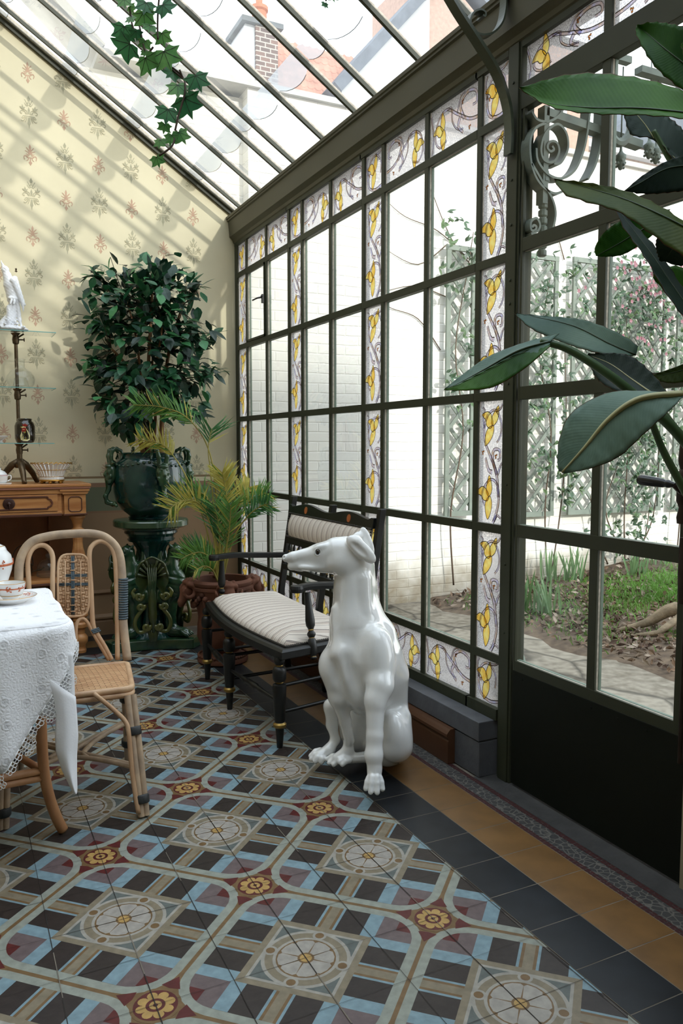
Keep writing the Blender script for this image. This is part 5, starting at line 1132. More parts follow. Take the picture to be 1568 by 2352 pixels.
b = MB(); b.tube(rimp, 0.0055, 8, closed=True); b.build('panel_rim', M_cane, chr_, smooth=True)
# seat
def weave():
    m = mat('woven_cane_seat', (196, 152, 108), 0.55); nt = m.node_tree; p = nt.nodes['Principled BSDF']; tcn = nt.nodes.new('ShaderNodeTexCoord')
    w1 = nt.nodes.new('ShaderNodeTexBrick'); mp = nt.nodes.new('ShaderNodeMapping'); nt.links.new(tcn.outputs['Object'], mp.inputs[0]); nt.links.new(mp.outputs[0], w1.inputs['Vector'])
    w1.inputs['Scale'].default_value = 1; w1.inputs['Brick Width'].default_value = 0.042; w1.inputs['Row Height'].default_value = 0.0105; w1.inputs['Mortar Size'].default_value = 0.0018; w1.inputs['Mortar Smooth'].default_value = 0.8
    w1.inputs['Color1'].default_value = (*lin((206, 164, 120)), 1); w1.inputs['Color2'].default_value = (*lin((182, 136, 94)), 1); w1.inputs['Mortar'].default_value = (*lin((120, 84, 54)), 1)
    nt.links.new(w1.outputs[0], p.inputs['Base Color']); bp_ = nt.nodes.new('ShaderNodeBump'); bp_.inputs['Strength'].default_value = 0.7; bp_.inputs['Distance'].default_value = 0.004; bp_.invert = True; nt.links.new(w1.outputs['Fac'], bp_.inputs['Height']); nt.links.new(bp_.outputs[0], p.inputs['Normal']); return m
FR, FL_, BL, BR = K((0.594, 3.005, 0.452)), K((0.13, 3.03, 0.452)), K((0.20, 3.40, 0.452)), K((0.648, 3.37, 0.452))
b = MB(); n = 10; g_ = []
for i in range(n+1):
    for j in range(n+1):
        u, v = i/n, j/n; p = (FL_*(1-u)+FR*u)*(1-v) + (BL*(1-u)+BR*u)*v; g_.append(p + Vector((0, 0, 0.012*math.sin(PI*u)*math.sin(PI*v)-0.0 + 0.006)))
b.add(g_, [(i*(n+1)+j, (i+1)*(n+1)+j, (i+1)*(n+1)+j+1, i*(n+1)+j+1) for i in range(n) for j in range(n)]); b.build('woven_seat', weave(), chr_, smooth=True)
rimloop = []; cs_ = [FR, BR, BL, FL_]
for i in range(4):
    a, c, e = cs_[i-1], cs_[i], cs_[(i+1) % 4]; p1, p2 = c+(a-c).normalized()*0.035, c+(e-c).normalized()*0.035
    for k in range(6): t = k/5; rimloop.append(p1*(1-t)**2 + c*2*t*(1-t) + p2*t*t)
b = MB()
for dz in (0.0, -0.022): b.tube([q+Vector((0, 0, dz)) for q in rimloop], 0.0125, 8, closed=True)
b.build('seat_rim', M_cane, chr_, smooth=True)
def bundle(a, c, name='leg', r=0.013, wraps=()):
    a, c = Vector(a), Vector(c); d = (c-a).normalized(); s = d.orthogonal().normalized(); t = d.cross(s); b = MB(); b.cur = 0
    for k in range(3): o = (s*math.cos(k*2.1)+t*math.sin(k*2.1))*0.013; b.tube([a+o, a*0.5+c*0.5+o*1.05, c+o*0.9], [r, r, r*0.95], 8)
    b.cur = 1
    for w in wraps: q = a+(c-a)*w; b.lathe([(0.0275, -0.016), (0.030, -0.012), (0.030, 0.012), (0.0275, 0.016)], 10, q, axis=d)
    return b.build(name, [M_caneg, M_wrap], chr_, smooth=True, angle=60)
fr0, fr1 = K((0.582, 3.00, 0.43)), K((0.598, 2.872, 0.004))
bundle(fr0, fr1, wraps=(0.30, 0.86)); bundle(K((0.145, 3.03, 0.43)), K((0.122, 3.0, 0.004)), wraps=(0.3, 0.86)); bundle(K((0.215, 3.37, 0.43)), K((0.205, 3.437, 0.004)), wraps=(0.3, 0.75)); bundle(K((0.635, 3.35, 0.43)), K((0.66, 3.44, 0.004)), wraps=(0.3, 0.8))
b = MB(); b.tube(crom([K(onY(215, 1593, 2.99)), K(onY(258, 1628, 2.97)), K(onY(288, 1658, 2.95)), K(onY(296, 1690, 2.93)), K(onY(304, 1780, 2.90)), K(onY(318, 1868, 2.86))], 5), 0.009, 8); b.build('leg_brace', M_cane, chr_, smooth=True)
b = MB(); cen = K((0.39, 3.2, 0.17))
for e, zz in ((K((0.595, 2.93, 0.17)), 0), (K((0.65, 3.40, 0.19)), 0), (K((0.208, 3.41, 0.19)), 0), (K((0.13, 3.02, 0.17)), 0)):
    d = (e-cen); s = d.cross(Vector((0, 0, 1))).normalized()
    for k in (-1, 1): b.tube(crom([e+s*0.008*k, cen+d*0.45+s*0.010*k, cen+s*0.05*k+d*0.05, cen+s*0.10*k-d*0.05] if k > 0 else [e+s*0.008*k, cen+d*0.4+s*0.008*k, cen-d*0.1], 4), 0.010, 8)
b.build('cross_stretcher', M_caneg, chr_, smooth=True)
# ================================================================= TABLE AND CLOTHS
tX1, tY0, tY1, tZ = 0.347, 2.672, 3.452, 0.785
tb = thing('rattan_table', 'rattan table under a white lace tablecloth at the left edge', 'table', (-0.2, 3.0, 0)); T = lambda v: Vector(v)-Vector((-0.2, 3.0, 0))
b = MB(); b.box(-0.95+0.2, tX1-0.03+0.2, tY0+0.03-3, tY1-0.03-3, tZ-0.04, tZ); b.build('tabletop', M_cane, tb, bevel=0.01)
lg = crom([onY(93, 1560, 2.86), onY(94, 1640, 2.86), onY(97, 1720, 2.86), onY(103, 1785, 2.86), onY(116, 1840, 2.865), onY(132, 1882, 2.87), onY(145, 1906, 2.875)], 5)
tl = [Vector((lg[0].x, 2.86, tZ-0.05))] + lg
b = MB(); b.tube([T(p) for p in tl], 0.0185, 12); b.build('leg', mat('reddish_cane', (150, 96, 58), 0.45, rgb2=(188, 140, 96), vscale=9, detail=8, stretch=(1, 1, 0.4)), tb, smooth=True)
for dx in (-0.98,):
    b = MB(); b.tube([T((-p.x-0.58, p.y, p.z)) for p in tl], 0.0185, 12); b.build('leg', MATS['reddish_cane'], tb, smooth=True)
for y2 in (3.24,):
    for m_ in (1, -1):
        b = MB(); b.tube([T(((p.x if m_ > 0 else -p.x-0.58)-(0.22 if m_ > 0 else 0), y2-(p.y-2.86), p.z)) for p in tl], 0.0185, 10); b.build('leg', MATS['reddish_cane'], tb, smooth=True)
b = MB(); p1 = onY(102, 1775, 2.86)
for dz in (0.0, -0.026): b.tube([T((p1.x, 2.86, p1.z+dz+0.01)), T((-0.2, 2.85, p1.z+dz+0.005)), T((-0.86, 2.86, p1.z+dz))], 0.014, 8)
b.tube([T((p1.x, 2.87, p1.z)), T((0.12, 3.24, p1.z))], 0.013, 8); b.build('stretcher', MATS['reddish_cane'], tb, smooth=True)
# white cloth with lace edge
def clothmat(name, holes):
    m = mat(name, (238, 238, 240), 0.85); nt = m.node_tree; p = nt.nodes['Principled BSDF']; tcn = nt.nodes.new('ShaderNodeTexCoord')
    v = nt.nodes.new('ShaderNodeTexVoronoi'); v.inputs['Scale'].default_value = 17; v.inputs['Randomness'].default_value = 0.75; nt.links.new(tcn.outputs['Object'], v.inputs['Vector'])
    n2 = nt.nodes.new('ShaderNodeTexVoronoi'); n2.feature = 'DISTANCE_TO_EDGE'; n2.inputs['Scale'].default_value = 90; nt.links.new(tcn.outputs['Object'], n2.inputs['Vector'])
    r = nt.nodes.new('ShaderNodeValToRGB'); e = r.color_ramp.elements; e[0].position = 0.0; e[0].color = (0.5,)*3+(1,); e[1].position = 0.62; e[1].color = (0.5,)*3+(1,)
    for pos, c in ((0.16, 0.36), (0.24, 0.75), (0.31, 0.42), (0.36, 0.5)): q = e.new(pos); q.color = (c,)*3+(1,)
    nt.links.new(v.outputs['Distance'], r.inputs[0])
    ad = nt.nodes.new('ShaderNodeMath'); ad.operation = 'MULTIPLY_ADD'; ad.inputs[1].default_value = 0.8; nt.links.new(n2.outputs[0], ad.inputs[0]); nt.links.new(r.outputs[0], ad.inputs[2])
    bp_ = nt.nodes.new('ShaderNodeBump'); bp_.inputs['Strength'].default_value = 0.75 if holes else 0.15; bp_.inputs['Distance'].default_value = 0.004; nt.links.new(ad.outputs[0], bp_.inputs['Height']); nt.links.new(bp_.outputs[0], p.inputs['Normal'])
    if holes:
        r2 = nt.nodes.new('ShaderNodeValToRGB'); r2.color_ramp.elements[0].position = 0.0; r2.color_ramp.elements[0].color = (*lin((206, 206, 208)), 1); r2.color_ramp.elements[1].position = 0.3; r2.color_ramp.elements[1].color = (*lin((242, 242, 244)), 1); nt.links.new(v.outputs['Distance'], r2.inputs[0]); nt.links.new(r2.outputs[0], p.inputs['Base Color'])
    return m
M_cloth = clothmat('embroidered_linen', True); M_lin = clothmat('plain_linen', False); M_lace = mat('lace_thread', (238, 238, 238), 0.9)
# perimeter of the table: right side back -> near right corner -> near side to the left
def per(s):          # s: arc length from the back right corner; returns point, outward normal
    R = 0.075; L1 = tY1-0.02-(tY0+R); La = R*PI/2
    if s < L1: return Vector((tX1, tY1-0.02-s, 0)), Vector((1, 0, 0))
    if s < L1+La: a = (s-L1)/R; return Vector((tX1-R+R*math.cos(a), tY0+R-R*math.sin(a), 0)), Vector((math.cos(a), -math.sin(a), 0))
    return Vector((tX1-R-(s-L1-La), tY0, 0)), Vector((0, -1, 0))
L1 = tY1-0.02-(tY0+0.075); LA = 0.075*PI/2; STOT = L1+LA+1.15
def drop(s):         # length of the hanging part of the upper cloth: a diagonal square
    if s < L1: return 0.05+0.10*abs(math.sin((s/L1)*PI*1.2))
    t = s-L1; return min(0.05 + 1.42*t, 0.43) if t < 0.36 else max(0.1, 0.43-0.95*(t-0.36))
zc = tZ+0.006
cl = thing('tablecloth', 'white embroidered tablecloth with a crocheted lace edge on the rattan table', 'tablecloth', (0, 3.0, zc), 0)
CO = Vector((0, 3.0, zc)); ns, nd = 90, 14; b = MB(); rows_ = []; edge = []
for i in range(ns+1):
    s = STOT*i/ns; p, n = per(s); d = drop(s); row = []
    for j in range(nd+1):
        t = j/nd; h = d*t; rr_ = 0.016; 
        if h < rr_: off, z = rr_*math.sin(h/rr_*1.2), -rr_*(1-math.cos(h/rr_*1.2))
        else: off, z = rr_+0.0, -h
        fold = (0.004 + 0.075*h)*math.sin(s*21+0.6) + 0.02*h*math.sin(s*47)
        q = p + n*(off-0.012+max(fold, -0.002) + 0.05*h) + Vector((0, 0, zc+z)); row.append(q-CO)
    rows_.append(row); edge.append(row[-1])
base = sum(rows_, [])
b.add(base, [(i*(nd+1)+j, (i+1)*(nd+1)+j, (i+1)*(nd+1)+j+1, i*(nd+1)+j+1) for i in range(ns) for j in range(nd)])
topo = [r[0] for r in rows_] + [Vector((tX1-0.075-1.15, tY1-0.02, zc))-CO]; b.poly(topo)
o = b.build('linen', M_cloth, cl, smooth=True, angle=70); o.modifiers.new('thick', 'SOLIDIFY').thickness = 0.0015
lb = MB(); nrm_ = [per(STOT*i/ns)[1] for i in range(ns+1)]
acc = 0; last = edge[0]; k_ = 0; i = 1
pos = [edge[0]]; nn = [nrm_[0]]
for i in range(1, ns+1):
    acc += (edge[i]-edge[i-1]).length
    if acc > 0.036: pos.append(edge[i]); nn.append(nrm_[i]); acc = 0
def ring(c, ax, ay, r, th=0.0016, n=10): lb.tube([c+ax*(r*math.cos(2*PI*q/n))+ay*(r*math.sin(2*PI*q/n)) for q in range(n)], th, 4, closed=True)
for i in range(len(pos)-1):
    a, c = pos[i], pos[i+1]; ax = (c-a).normalized(); ay = Vector((0, 0, -1)) - ax*ax.dot(Vector((0, 0, -1))); ay.normalize(); m_ = (a+c)/2; L = (c-a).length
    big = (i % 3 == 1)
    for r_ in range(3 if big else 2):
        ring(m_+ay*(0.008+0.013*r_), ax, ay, 0.0085); 
        for sg in (-1, 1): ring(m_+ax*(sg*0.013)+ay*(0.006+0.012*r_), ax, ay, 0.0065, 0.0014, 8)
    if big:
        for q in range(6): an = PI*q/5; ring(m_+ay*(0.036+0.014*math.sin(an))+ax*(0.022*math.cos(an)), ax, ay, 0.006, 0.0014, 8)
    lb.tube([a, m_+ay*0.002, c], 0.0022, 4)
lb.build('lace_edge', M_lace, cl, smooth=True)
# longer plain cloth underneath, hanging in a folded corner
uc = thing('undercloth', 'plain white linen undercloth hanging in a long folded corner by the chair', 'tablecloth', (0.3, 2.68, zc-0.004)); UO = Vector(uc.location)
b = MB(); A = [(60, 150, 1455), (58, 158, 1520), (56, 165, 1580), (60, 170, 1640)]
def sheet(rows2, ydep, nx=16, sub=4):
    g2_ = []; R_ = []
    for k in range(len(rows2)-1):
        for q in range(sub): f = q/sub; R_.append([rows2[k][m]*(1-f)+rows2[k+1][m]*f for m in range(4)])
    R_.append(list(rows2[-1]))
    for r in R_:
        for i in range(nx+1):
            u = i/nx; px = r[0]*(1-u)+r[1]*u; py = r[2]*(1-u)+r[3]*u; g2_.append(onY(px, py, ydep(u, (py-1455)/370))-UO)
    b.add(g2_, [(k*(nx+1)+i, k*(nx+1)+i+1, (k+1)*(nx+1)+i+1, (k+1)*(nx+1)+i) for k in range(len(R_)-1) for i in range(nx)])
sheet([(60, 168, 1500, 1500), (50, 170, 1530, 1530), (44, 172, 1590, 1590), (56, 174, 1634, 1662)], lambda u, v: 2.690-0.022*v*math.sin(u*9)-0.01*math.sin(u*PI)*v)
sheet([(112, 174, 1560, 1600), (128, 178, 1650, 1655), (126, 180, 1690, 1690), (128, 177, 1725, 1735), (142, 177, 1770, 1775), (158, 178, 1803, 1810), (170, 177, 1826, 1823)], lambda u, v: 2.672-0.05*(math.sin(u*PI))*max(0, v-0.1)-0.01, 12)
sheet([(160, 168, 1640, 1650), (128, 150, 1690, 1692), (130, 150, 1730, 1735), (145, 160, 1775, 1778), (168, 172, 1822, 1824)], lambda u, v: 2.70, 8)
o = b.build('linen', M_lin, uc, smooth=True); o.modifiers.new('thick', 'SOLIDIFY').thickness = 0.0016
# cup, saucer and bowl on the cloth
zt = zc+0.0015; M_rust = mat('rust_flower_band', (200, 110, 72), 0.3, var=0.2, vscale=90)
def saucer_cup():
    p = onZ(26, 1378, zt+0.01); s_ = thing('saucer', 'white saucer with rust garland and gold rim under the teacup', 'saucer', (p.x, p.y, zt))
    b = MB(); b.lathe([(0, 0.003), (0.045, 0.003), (0.05, 0.0), (0.055, 0.004), (0.088, 0.024), (0.090, 0.027), (0.086, 0.027), (0.05, 0.010), (0, 0.009)], 40, cap=False); b.build('dish', M_porc, s_, smooth=True, angle=60)
    b = MB(); b.lathe([(0.0895, 0.0262), (0.0908, 0.0272), (0.0893, 0.0280)], 40, cap=False); b.lathe([(0.0605, 0.0085), (0.062, 0.0080), (0.0615, 0.0098)], 40, cap=False); b.build('gold_rim', M_gold, s_)
    b = MB(); rn = random.Random(3)
    for a0 in (0.55, 1.8, 3.1, 4.4, 5.6):
        for k in range(26):
            a = a0+rn.uniform(-0.3, 0.3); r = 0.073+rn.uniform(-0.007, 0.008); b.ball((r*math.cos(a), r*math.sin(a), 0.0105+(r-0.05)*0.455), (0.0022, 0.0022, 0.0012), 6, 4)
    b.build('garland', M_rust, s_)
    c = thing('teacup', 'white teacup with a rust garland band on its saucer at the left edge', 'cup', (p.x, p.y, zt+0.0095))
    b = MB(); b.lathe([(0, 0.002), (0.028, 0.0), (0.029, 0.006), (0.040, 0.022), (0.048, 0.045), (0.052, 0.066), (0.0505, 0.066), (0.046, 0.045), (0.037, 0.02), (0, 0.012)], 40, cap=False); b.build('bowl', M_porc, c, smooth=True, angle=60)
    b = MB(); b.lathe([(0.0518, 0.0655), (0.0526, 0.0668), (0.0508, 0.0675), (0.0502, 0.0660)], 40, cap=False); b.lathe([(0.0395, 0.0195), (0.0403, 0.0205), (0.0408, 0.0218)], 40, cap=False); b.build('gold_rim', M_gold, c)
    b = MB(); b.lathe([(0.0487, 0.0445), (0.0495, 0.047), (0.0495, 0.0495)], 40, cap=False)
    for k in range(110):
        a = rn.uniform(0, 2*PI); a = round(a/0.9)*0.9+rn.gauss(0, 0.12); z = 0.047+rn.gauss(0, 0.005); r = 0.0418+(z-0.022)*0.27; b.ball((r*math.cos(a), r*math.sin(a), z), (0.0022, 0.0022, 0.0022), 6, 4)
    b.build('garland', M_rust, c)
    b = MB(); b.tube(crom([(-0.048, 0, 0.055), (-0.07, 0, 0.058), (-0.074, 0, 0.035), (-0.042, 0, 0.022)], 5), 0.0035, 8); b.build('handle', M_porc, c, smooth=True)
saucer_cup()
p = onY(-20, 1350, 3.375); so_ = thing('sugar_bowl', 'white porcelain sugar bowl with rust bands behind the teacup', 'bowl', (p.x, p.y, zt))
b = MB(); b.lathe([(0, 0.002), (0.05, 0.0), (0.052, 0.008), (0.060, 0.03), (0.078, 0.07), (0.082, 0.092), (0.076, 0.112), (0.062, 0.124), (0.06, 0.128), (0, 0.128)], 40, cap=False); b.build('body', M_porc, so_, smooth=True, angle=60)
b = MB(); b.lathe([(0.0605, 0.128), (0.055, 0.136), (0.03, 0.146), (0.01, 0.152), (0.008, 0.158), (0.014, 0.166), (0, 0.174)], 32, cap=False); b.build('lid', M_porc, so_, smooth=True)
b = MB(); b.lathe([(0.0815, 0.084), (0.0824, 0.088), (0.0815, 0.0915)], 40, cap=False)
rn = random.Random(8)
for k in range(60): a = round(rn.uniform(0, 6.28)/1.05)*1.05+rn.gauss(0, 0.07); b.ball((0.0822*math.cos(a), 0.0822*math.sin(a), 0.09+rn.gauss(0, 0.005)), 0.0026, 6, 4)
b.build('rust_band', M_rust, so_)
b = MB(); b.lathe([(0.0610, 0.0325), (0.0617, 0.034), (0.0620, 0.0352)], 40, cap=False); b.lathe([(0.052, 0.1372), (0.0505, 0.1378), (0.049, 0.139)], 40, cap=False); b.build('gold_rim', M_gold, so_)
so_.scale = (1.0, 1.0, 1.38)
# ================================================================= PEDESTAL AND JARDINIERE
def majolica(name, rgb, rgb2, rough=0.14):
    m = mat(name, rgb, rough, rgb2=rgb2, vscale=9, detail=6, coat=0.6); return m
M_maj = majolica('green_majolica', (22, 56, 42), (56, 84, 54)); M_majb = majolica('blue_green_majolica', (8, 42, 46), (22, 66, 58)); M_olive = majolica('olive_majolica', (104, 100, 44), (84, 92, 50)); M_shl = majolica('shell_majolica', (74, 80, 40), (44, 66, 42)); M_majl = majolica('light_green_majolica', (64, 84, 56), (44, 70, 52))
pO = Vector((1.225, 5.43, 0)); AC = math.atan2(-pO.y, -pO.x)          # azimuth towards the room
pd = thing('pedestal', 'dark green glazed ceramic pedestal with seated winged lions and shells', 'pedestal', pO)
b = MB(); R = 0.335; out = []
for k in range(3):
    a = AC+math.radians(60+120*k); n_ = Vector((math.cos(a), math.sin(a), 0)); t_ = Vector((-math.sin(a), math.cos(a), 0)); p0 = n_*R
    out += [p0-t_*0.052, p0+t_*0.052]
    a2 = AC+math.radians(60+120*(k+1)); n2_ = Vector((math.cos(a2), math.sin(a2), 0)); t2_ = Vector((-math.sin(a2), math.cos(a2), 0)); q0 = n2_*R-t2_*0.052; s0 = p0+t_*0.052
    for f in (0.2, 0.4, 0.6, 0.8): q = s0*(1-f)+q0*f; q *= 1-0.22*math.sin(PI*f)/1.0 * 0.9; out.append(q)
b.prism([(v.x, v.y) for v in out], lambda u, v, w: (u, v, 0.003+w), 0.068); b.build('base', M_maj, pd, bevel=0.006)
b = MB(); b.lathe([(0.16, 0.07), (0.13, 0.09), (0.10, 0.12), (0.085, 0.2), (0.085, 0.5), (0.09, 0.62), (0.105, 0.68), (0.125, 0.71), (0.13, 0.725), (0.155, 0.728), (0.162, 0.74), (0.15, 0.75), (0.165, 0.77), (0.18, 0.785), (0.178, 0.80), (0.20, 0.815), (0.20, 0.82)], 36); b.build('column', M_majb, pd, smooth=True, angle=35)
b = MB(); b.lathe([(0.19, 0.818), (0.235, 0.824), (0.252, 0.835), (0.252, 0.868), (0.246, 0.876), (0.20, 0.880), (0, 0.880)], 48, cap=False); b.build('top_plate', M_majl, pd, smooth=True, angle=35)
lion = [ee((0.182, 0, 0.668), (0.046, 0.042, 0.042), None, 0.012), cc((0.195, 0, 0.655), (0.236, 0, 0.640), 0.029, 0.022, 0.010), cc((0.205, 0, 0.628), (0.228, 0, 0.620), 0.017, 0.015, 0.006), cc((0.165, 0, 0.655), (0.155, 0, 0.56), 0.034, 0.046, 0.015), cc((0.155, 0, 0.56), (0.150, 0, 0.46), 0.046, 0.070, 0.02), ee((0.172, 0, 0.435), (0.088, 0.066, 0.115), None, 0.03),
        cc((0.135, 0, 0.36), (0.135, 0, 0.16), 0.060, 0.034, 0.03), cc((0.135, 0, 0.16), (0.15, 0, 0.105), 0.036, 0.042, 0.02), cc((0.16, 0, 0.105), (0.245, 0, 0.100), 0.040, 0.034, 0.02)]
for s in (-1, 1):
    lion += [cc((0.168, s*0.034, 0.694), (0.160, s*0.040, 0.708), 0.013, 0.008, 0.006), ee((0.217, s*0.020, 0.672), (0.009, 0.010, 0.006), None, 0.003), ee((0.212, s*0.022, 0.660), (0.007, 0.006, 0.006), None, 0.003, -1), cc((0.11, s*0.035, 0.56), (0.085, s*0.04, 0.34), 0.03, 0.045, 0.02), cc((0.08, s*0.03, 0.66), (0.085, s*0.04, 0.45), 0.016, 0.04, 0.02)]
for q in (-0.030, -0.010, 0.011, 0.031): lion += [cc((0.235, q, 0.112), (0.272, q*1.2, 0.094), 0.015, 0.014, 0.006), ee((0.286, q*1.2, 0.088), (0.008, 0.006, 0.008), None, 0.004)]
lion += [ee((0.256, 0, 0.648), (0.008, 0.012, 0.006), None, 0.003), cc((0.24, -0.02, 0.631), (0.24, 0.02, 0.631), 0.004, 0.004, 0.003, -1)]
def feathers(X, Y, Z): m = np.clip((Z-0.34)/0.05, 0, 1)*np.clip((0.54-Z)/0.04, 0, 1); w = 0.5+0.5*np.sin((Z*1.0 - 0.25*np.abs(Y) + 0.15*X)*115); return (0.005*m*w**3).astype(np.float32)
l0 = sdf_mesh(lion, 0.0042, M_maj, 'lion', pd, detail=feathers, clipz=0.069)
for k in range(3):
    o = l0 if k == 0 else l0.copy()
    if k: C.objects.link(o)
    o.rotation_euler = (0, 0, AC+math.radians(60+120*k))
def shell(k):
    a = AC+math.radians(120*k); n = Vector((math.cos(a), math.sin(a), 0)); t = Vector((-math.sin(a), math.cos(a), 0))
    def S(u, v, w=0): return n*(0.175+0.03*(v-0.07)/0.6+w) + t*u + Vector((0, 0, v))
    b = MB(); b.cur = 0; na, nr = 34, 12; g = []
    for i in range(na+1):
        th = math.radians(-128+256*i/na)
        for j in range(nr+1):
            r = j/nr; sc_ = 0.5+0.5*math.cos(th*13*0.62); rr_ = r*(0.96+0.06*sc_)
            # outline: wide fan at the top tapering to a tail
            u = 0.105*rr_*math.sin(th)*(1.0 if math.cos(th) > -0.2 else 0.9); v = 0.50 + 0.145*rr_*math.cos(th) - (0.24*r if abs(th) > 2.0 else 0)*0
            if math.cos(th) < 0: v = 0.50 + 0.20*rr_*math.cos(th)
            g.append(S(u, v, 0.022 + 0.045*r*r*(1 if math.cos(th) > -0.5 else 0.5) + 0.010*sc_*r))
    b.add(g, [(i*(nr+1)+j, (i+1)*(nr+1)+j, (i+1)*(nr+1)+j+1, i*(nr+1)+j+1) for i in range(na) for j in range(nr)])
    b.tube([g[i*(nr+1)+nr] for i in range(6, na-5)], 0.008, 6); b.cur = 0
    b.tube([S(0, 0.55, 0.03), S(0, 0.4, 0.045), S(0, 0.25, 0.035), S(0, 0.10, 0.02)], [0.012, 0.045, 0.05, 0.02], 10, flat=(1.0, 0.6))
    for j in range(-2, 3): b.tube([S(0.015*j, 0.60, 0.05), S(0.010*j, 0.45, 0.07), S(0.004*j, 0.28, 0.06)], [0.005, 0.007, 0.004], 6)
    for j in range(-3, 4): b.tube([S(0.012*j, 0.17, 0.035), S(0.006*j, 0.075, 0.05)], [0.009, 0.006], 6)
    b.cur = 1
    for th_ in (-75, -55, -38, -22, 22, 38, 55, 75): a_ = math.radians(th_); b.cur = 0; b.tube([S(0.02*math.sin(a_), 0.50+0.03*math.cos(a_), 0.034), S(0.055*math.sin(a_), 0.50+0.075*math.cos(a_), 0.046), S(0.097*math.sin(a_), 0.50+0.135*math.cos(a_), 0.070)], [0.004, 0.008, 0.010], 6)
    b.cur = 1
    for s in (-1, 1):
        for c0, r0, pts in (((0.085*s, 0.385), 0.028, None), ((0.075*s, 0.315), 0.026, None), ((0.042*s, 0.175), 0.026, None)):
            sp = [S(c0[0]+s*(r0*(1-0.055*q))*math.cos(q*0.55+2.6), c0[1]+(r0*(1-0.055*q))*math.sin(q*0.55+2.6), 0.055) for q in range(15)]; b.tube(sp, [0.013]*13+[0.012, 0.014], 8)
        b.tube(crom([S(s*0.060, 0.315, 0.05), S(s*0.075, 0.285, 0.05), S(s*0.105, 0.24, 0.045), S(s*0.115, 0.19, 0.045), S(s*0.095, 0.145, 0.045), S(s*0.055, 0.145, 0.05), S(s*0.03, 0.17, 0.055)], 5), 0.014, 8)
        b.tube(crom([S(s*0.11, 0.375, 0.05), S(s*0.125, 0.41, 0.04), S(s*0.105, 0.435, 0.04)], 5), [0.014]*6+[0.012]*5, 8)
    return b.build('shell', [M_shl, M_olive], pd, smooth=True)
for k in range(3): shell(k)
jr = thing('jardiniere', 'dark blue-green glazed jardiniere with horned mask handles on the pedestal', 'planter', (pO.x, pO.y, 0.8805))
b = MB(); b.lathe([(0.0, 0.002), (0.145, 0.002), (0.150, 0.012), (0.140, 0.02), (0.150, 0.03), (0.195, 0.065), (0.228, 0.12), (0.243, 0.19), (0.247, 0.26), (0.245, 0.33), (0.238, 0.375), (0.222, 0.402), (0.208, 0.412), (0.208, 0.436), (0.214, 0.444), (0.205, 0.448), (0.196, 0.436), (0.19, 0.36), (0, 0.36)], 56, cap=False); b.build('body', M_majb, jr, smooth=True, angle=50)
b = MB(); b.lathe([(0, 0.362), (0.188, 0.364)], 24, cap=False); b.build('soil', mat('potting_soil', (44, 36, 30), 0.95, var=0.4, vscale=60), jr)
mask = [ee((0.262, 0, 0.32), (0.036, 0.045, 0.062), None, 0.02), cc((0.285, 0, 0.335), (0.303, 0, 0.305), 0.012, 0.014, 0.01), ee((0.285, 0, 0.36), (0.02, 0.034, 0.014), None, 0.01), cc((0.275, 0, 0.27), (0.285, 0, 0.20), 0.032, 0.012, 0.02), cc((0.283, 0, 0.205), (0.305, 0, 0.16), 0.016, 0.014, 0.012), cc((0.305, 0, 0.16), (0.295, 0, 0.12), 0.014, 0.014, 0.012), cc((0.295, 0, 0.12), (0.25, 0, 0.105), 0.014, 0.02, 0.012)]
rn = random.Random(6)
for s in (-1, 1):
    mask += [ee((0.291, s*0.018, 0.340), (0.009, 0.010, 0.006), None, 0.005), ee((0.283, s*0.026, 0.318), (0.014, 0.014, 0.016), None, 0.01), cc((0.258, s*0.035, 0.375), (0.262, s*0.062, 0.385), 0.014, 0.006, 0.008), cc((0.25, s*0.055, 0.10), (0.25, s*0.015, 0.105), 0.012, 0.018, 0.01)]
    hp = [(0.265, s*0.022, 0.38), (0.272, s*0.028, 0.425), (0.262, s*0.034, 0.462), (0.235, s*0.040, 0.476), (0.208, s*0.046, 0.462), (0.198, s*0.052, 0.435), (0.212, s*0.06, 0.408)]
    for i in range(len(hp)-1): mask.append(cc(hp[i], hp[i+1], 0.016-0.0016*i, 0.0144-0.0016*i, 0.008))
for i in range(26): z = rn.uniform(0.22, 0.31); y = rn.uniform(-0.04, 0.04)*(z-0.16)/0.12; mask.append(ee((0.283+rn.uniform(-0.005, 0.008), y, z), (0.008, 0.007, 0.014), None, 0.006))
m0 = sdf_mesh(mask, 0.004, M_maj, 'mask_handle', jr, smooth_iter=1)
for k in range(4):
    o = m0 if k == 0 else m0.copy()
    if k: C.objects.link(o)
    o.rotation_euler = (0, 0, AC+math.radians(18+90*k))
b = MB()
for k in range(40):
    a = AC+2*PI*k/40; z = 0.375+0.014*math.cos(k*PI/5); b.ball((0.2385*math.cos(a), 0.2385*math.sin(a), z), (0.012, 0.012, 0.010), 7, 5)
b.build('garland', M_maj, jr, smooth=True)
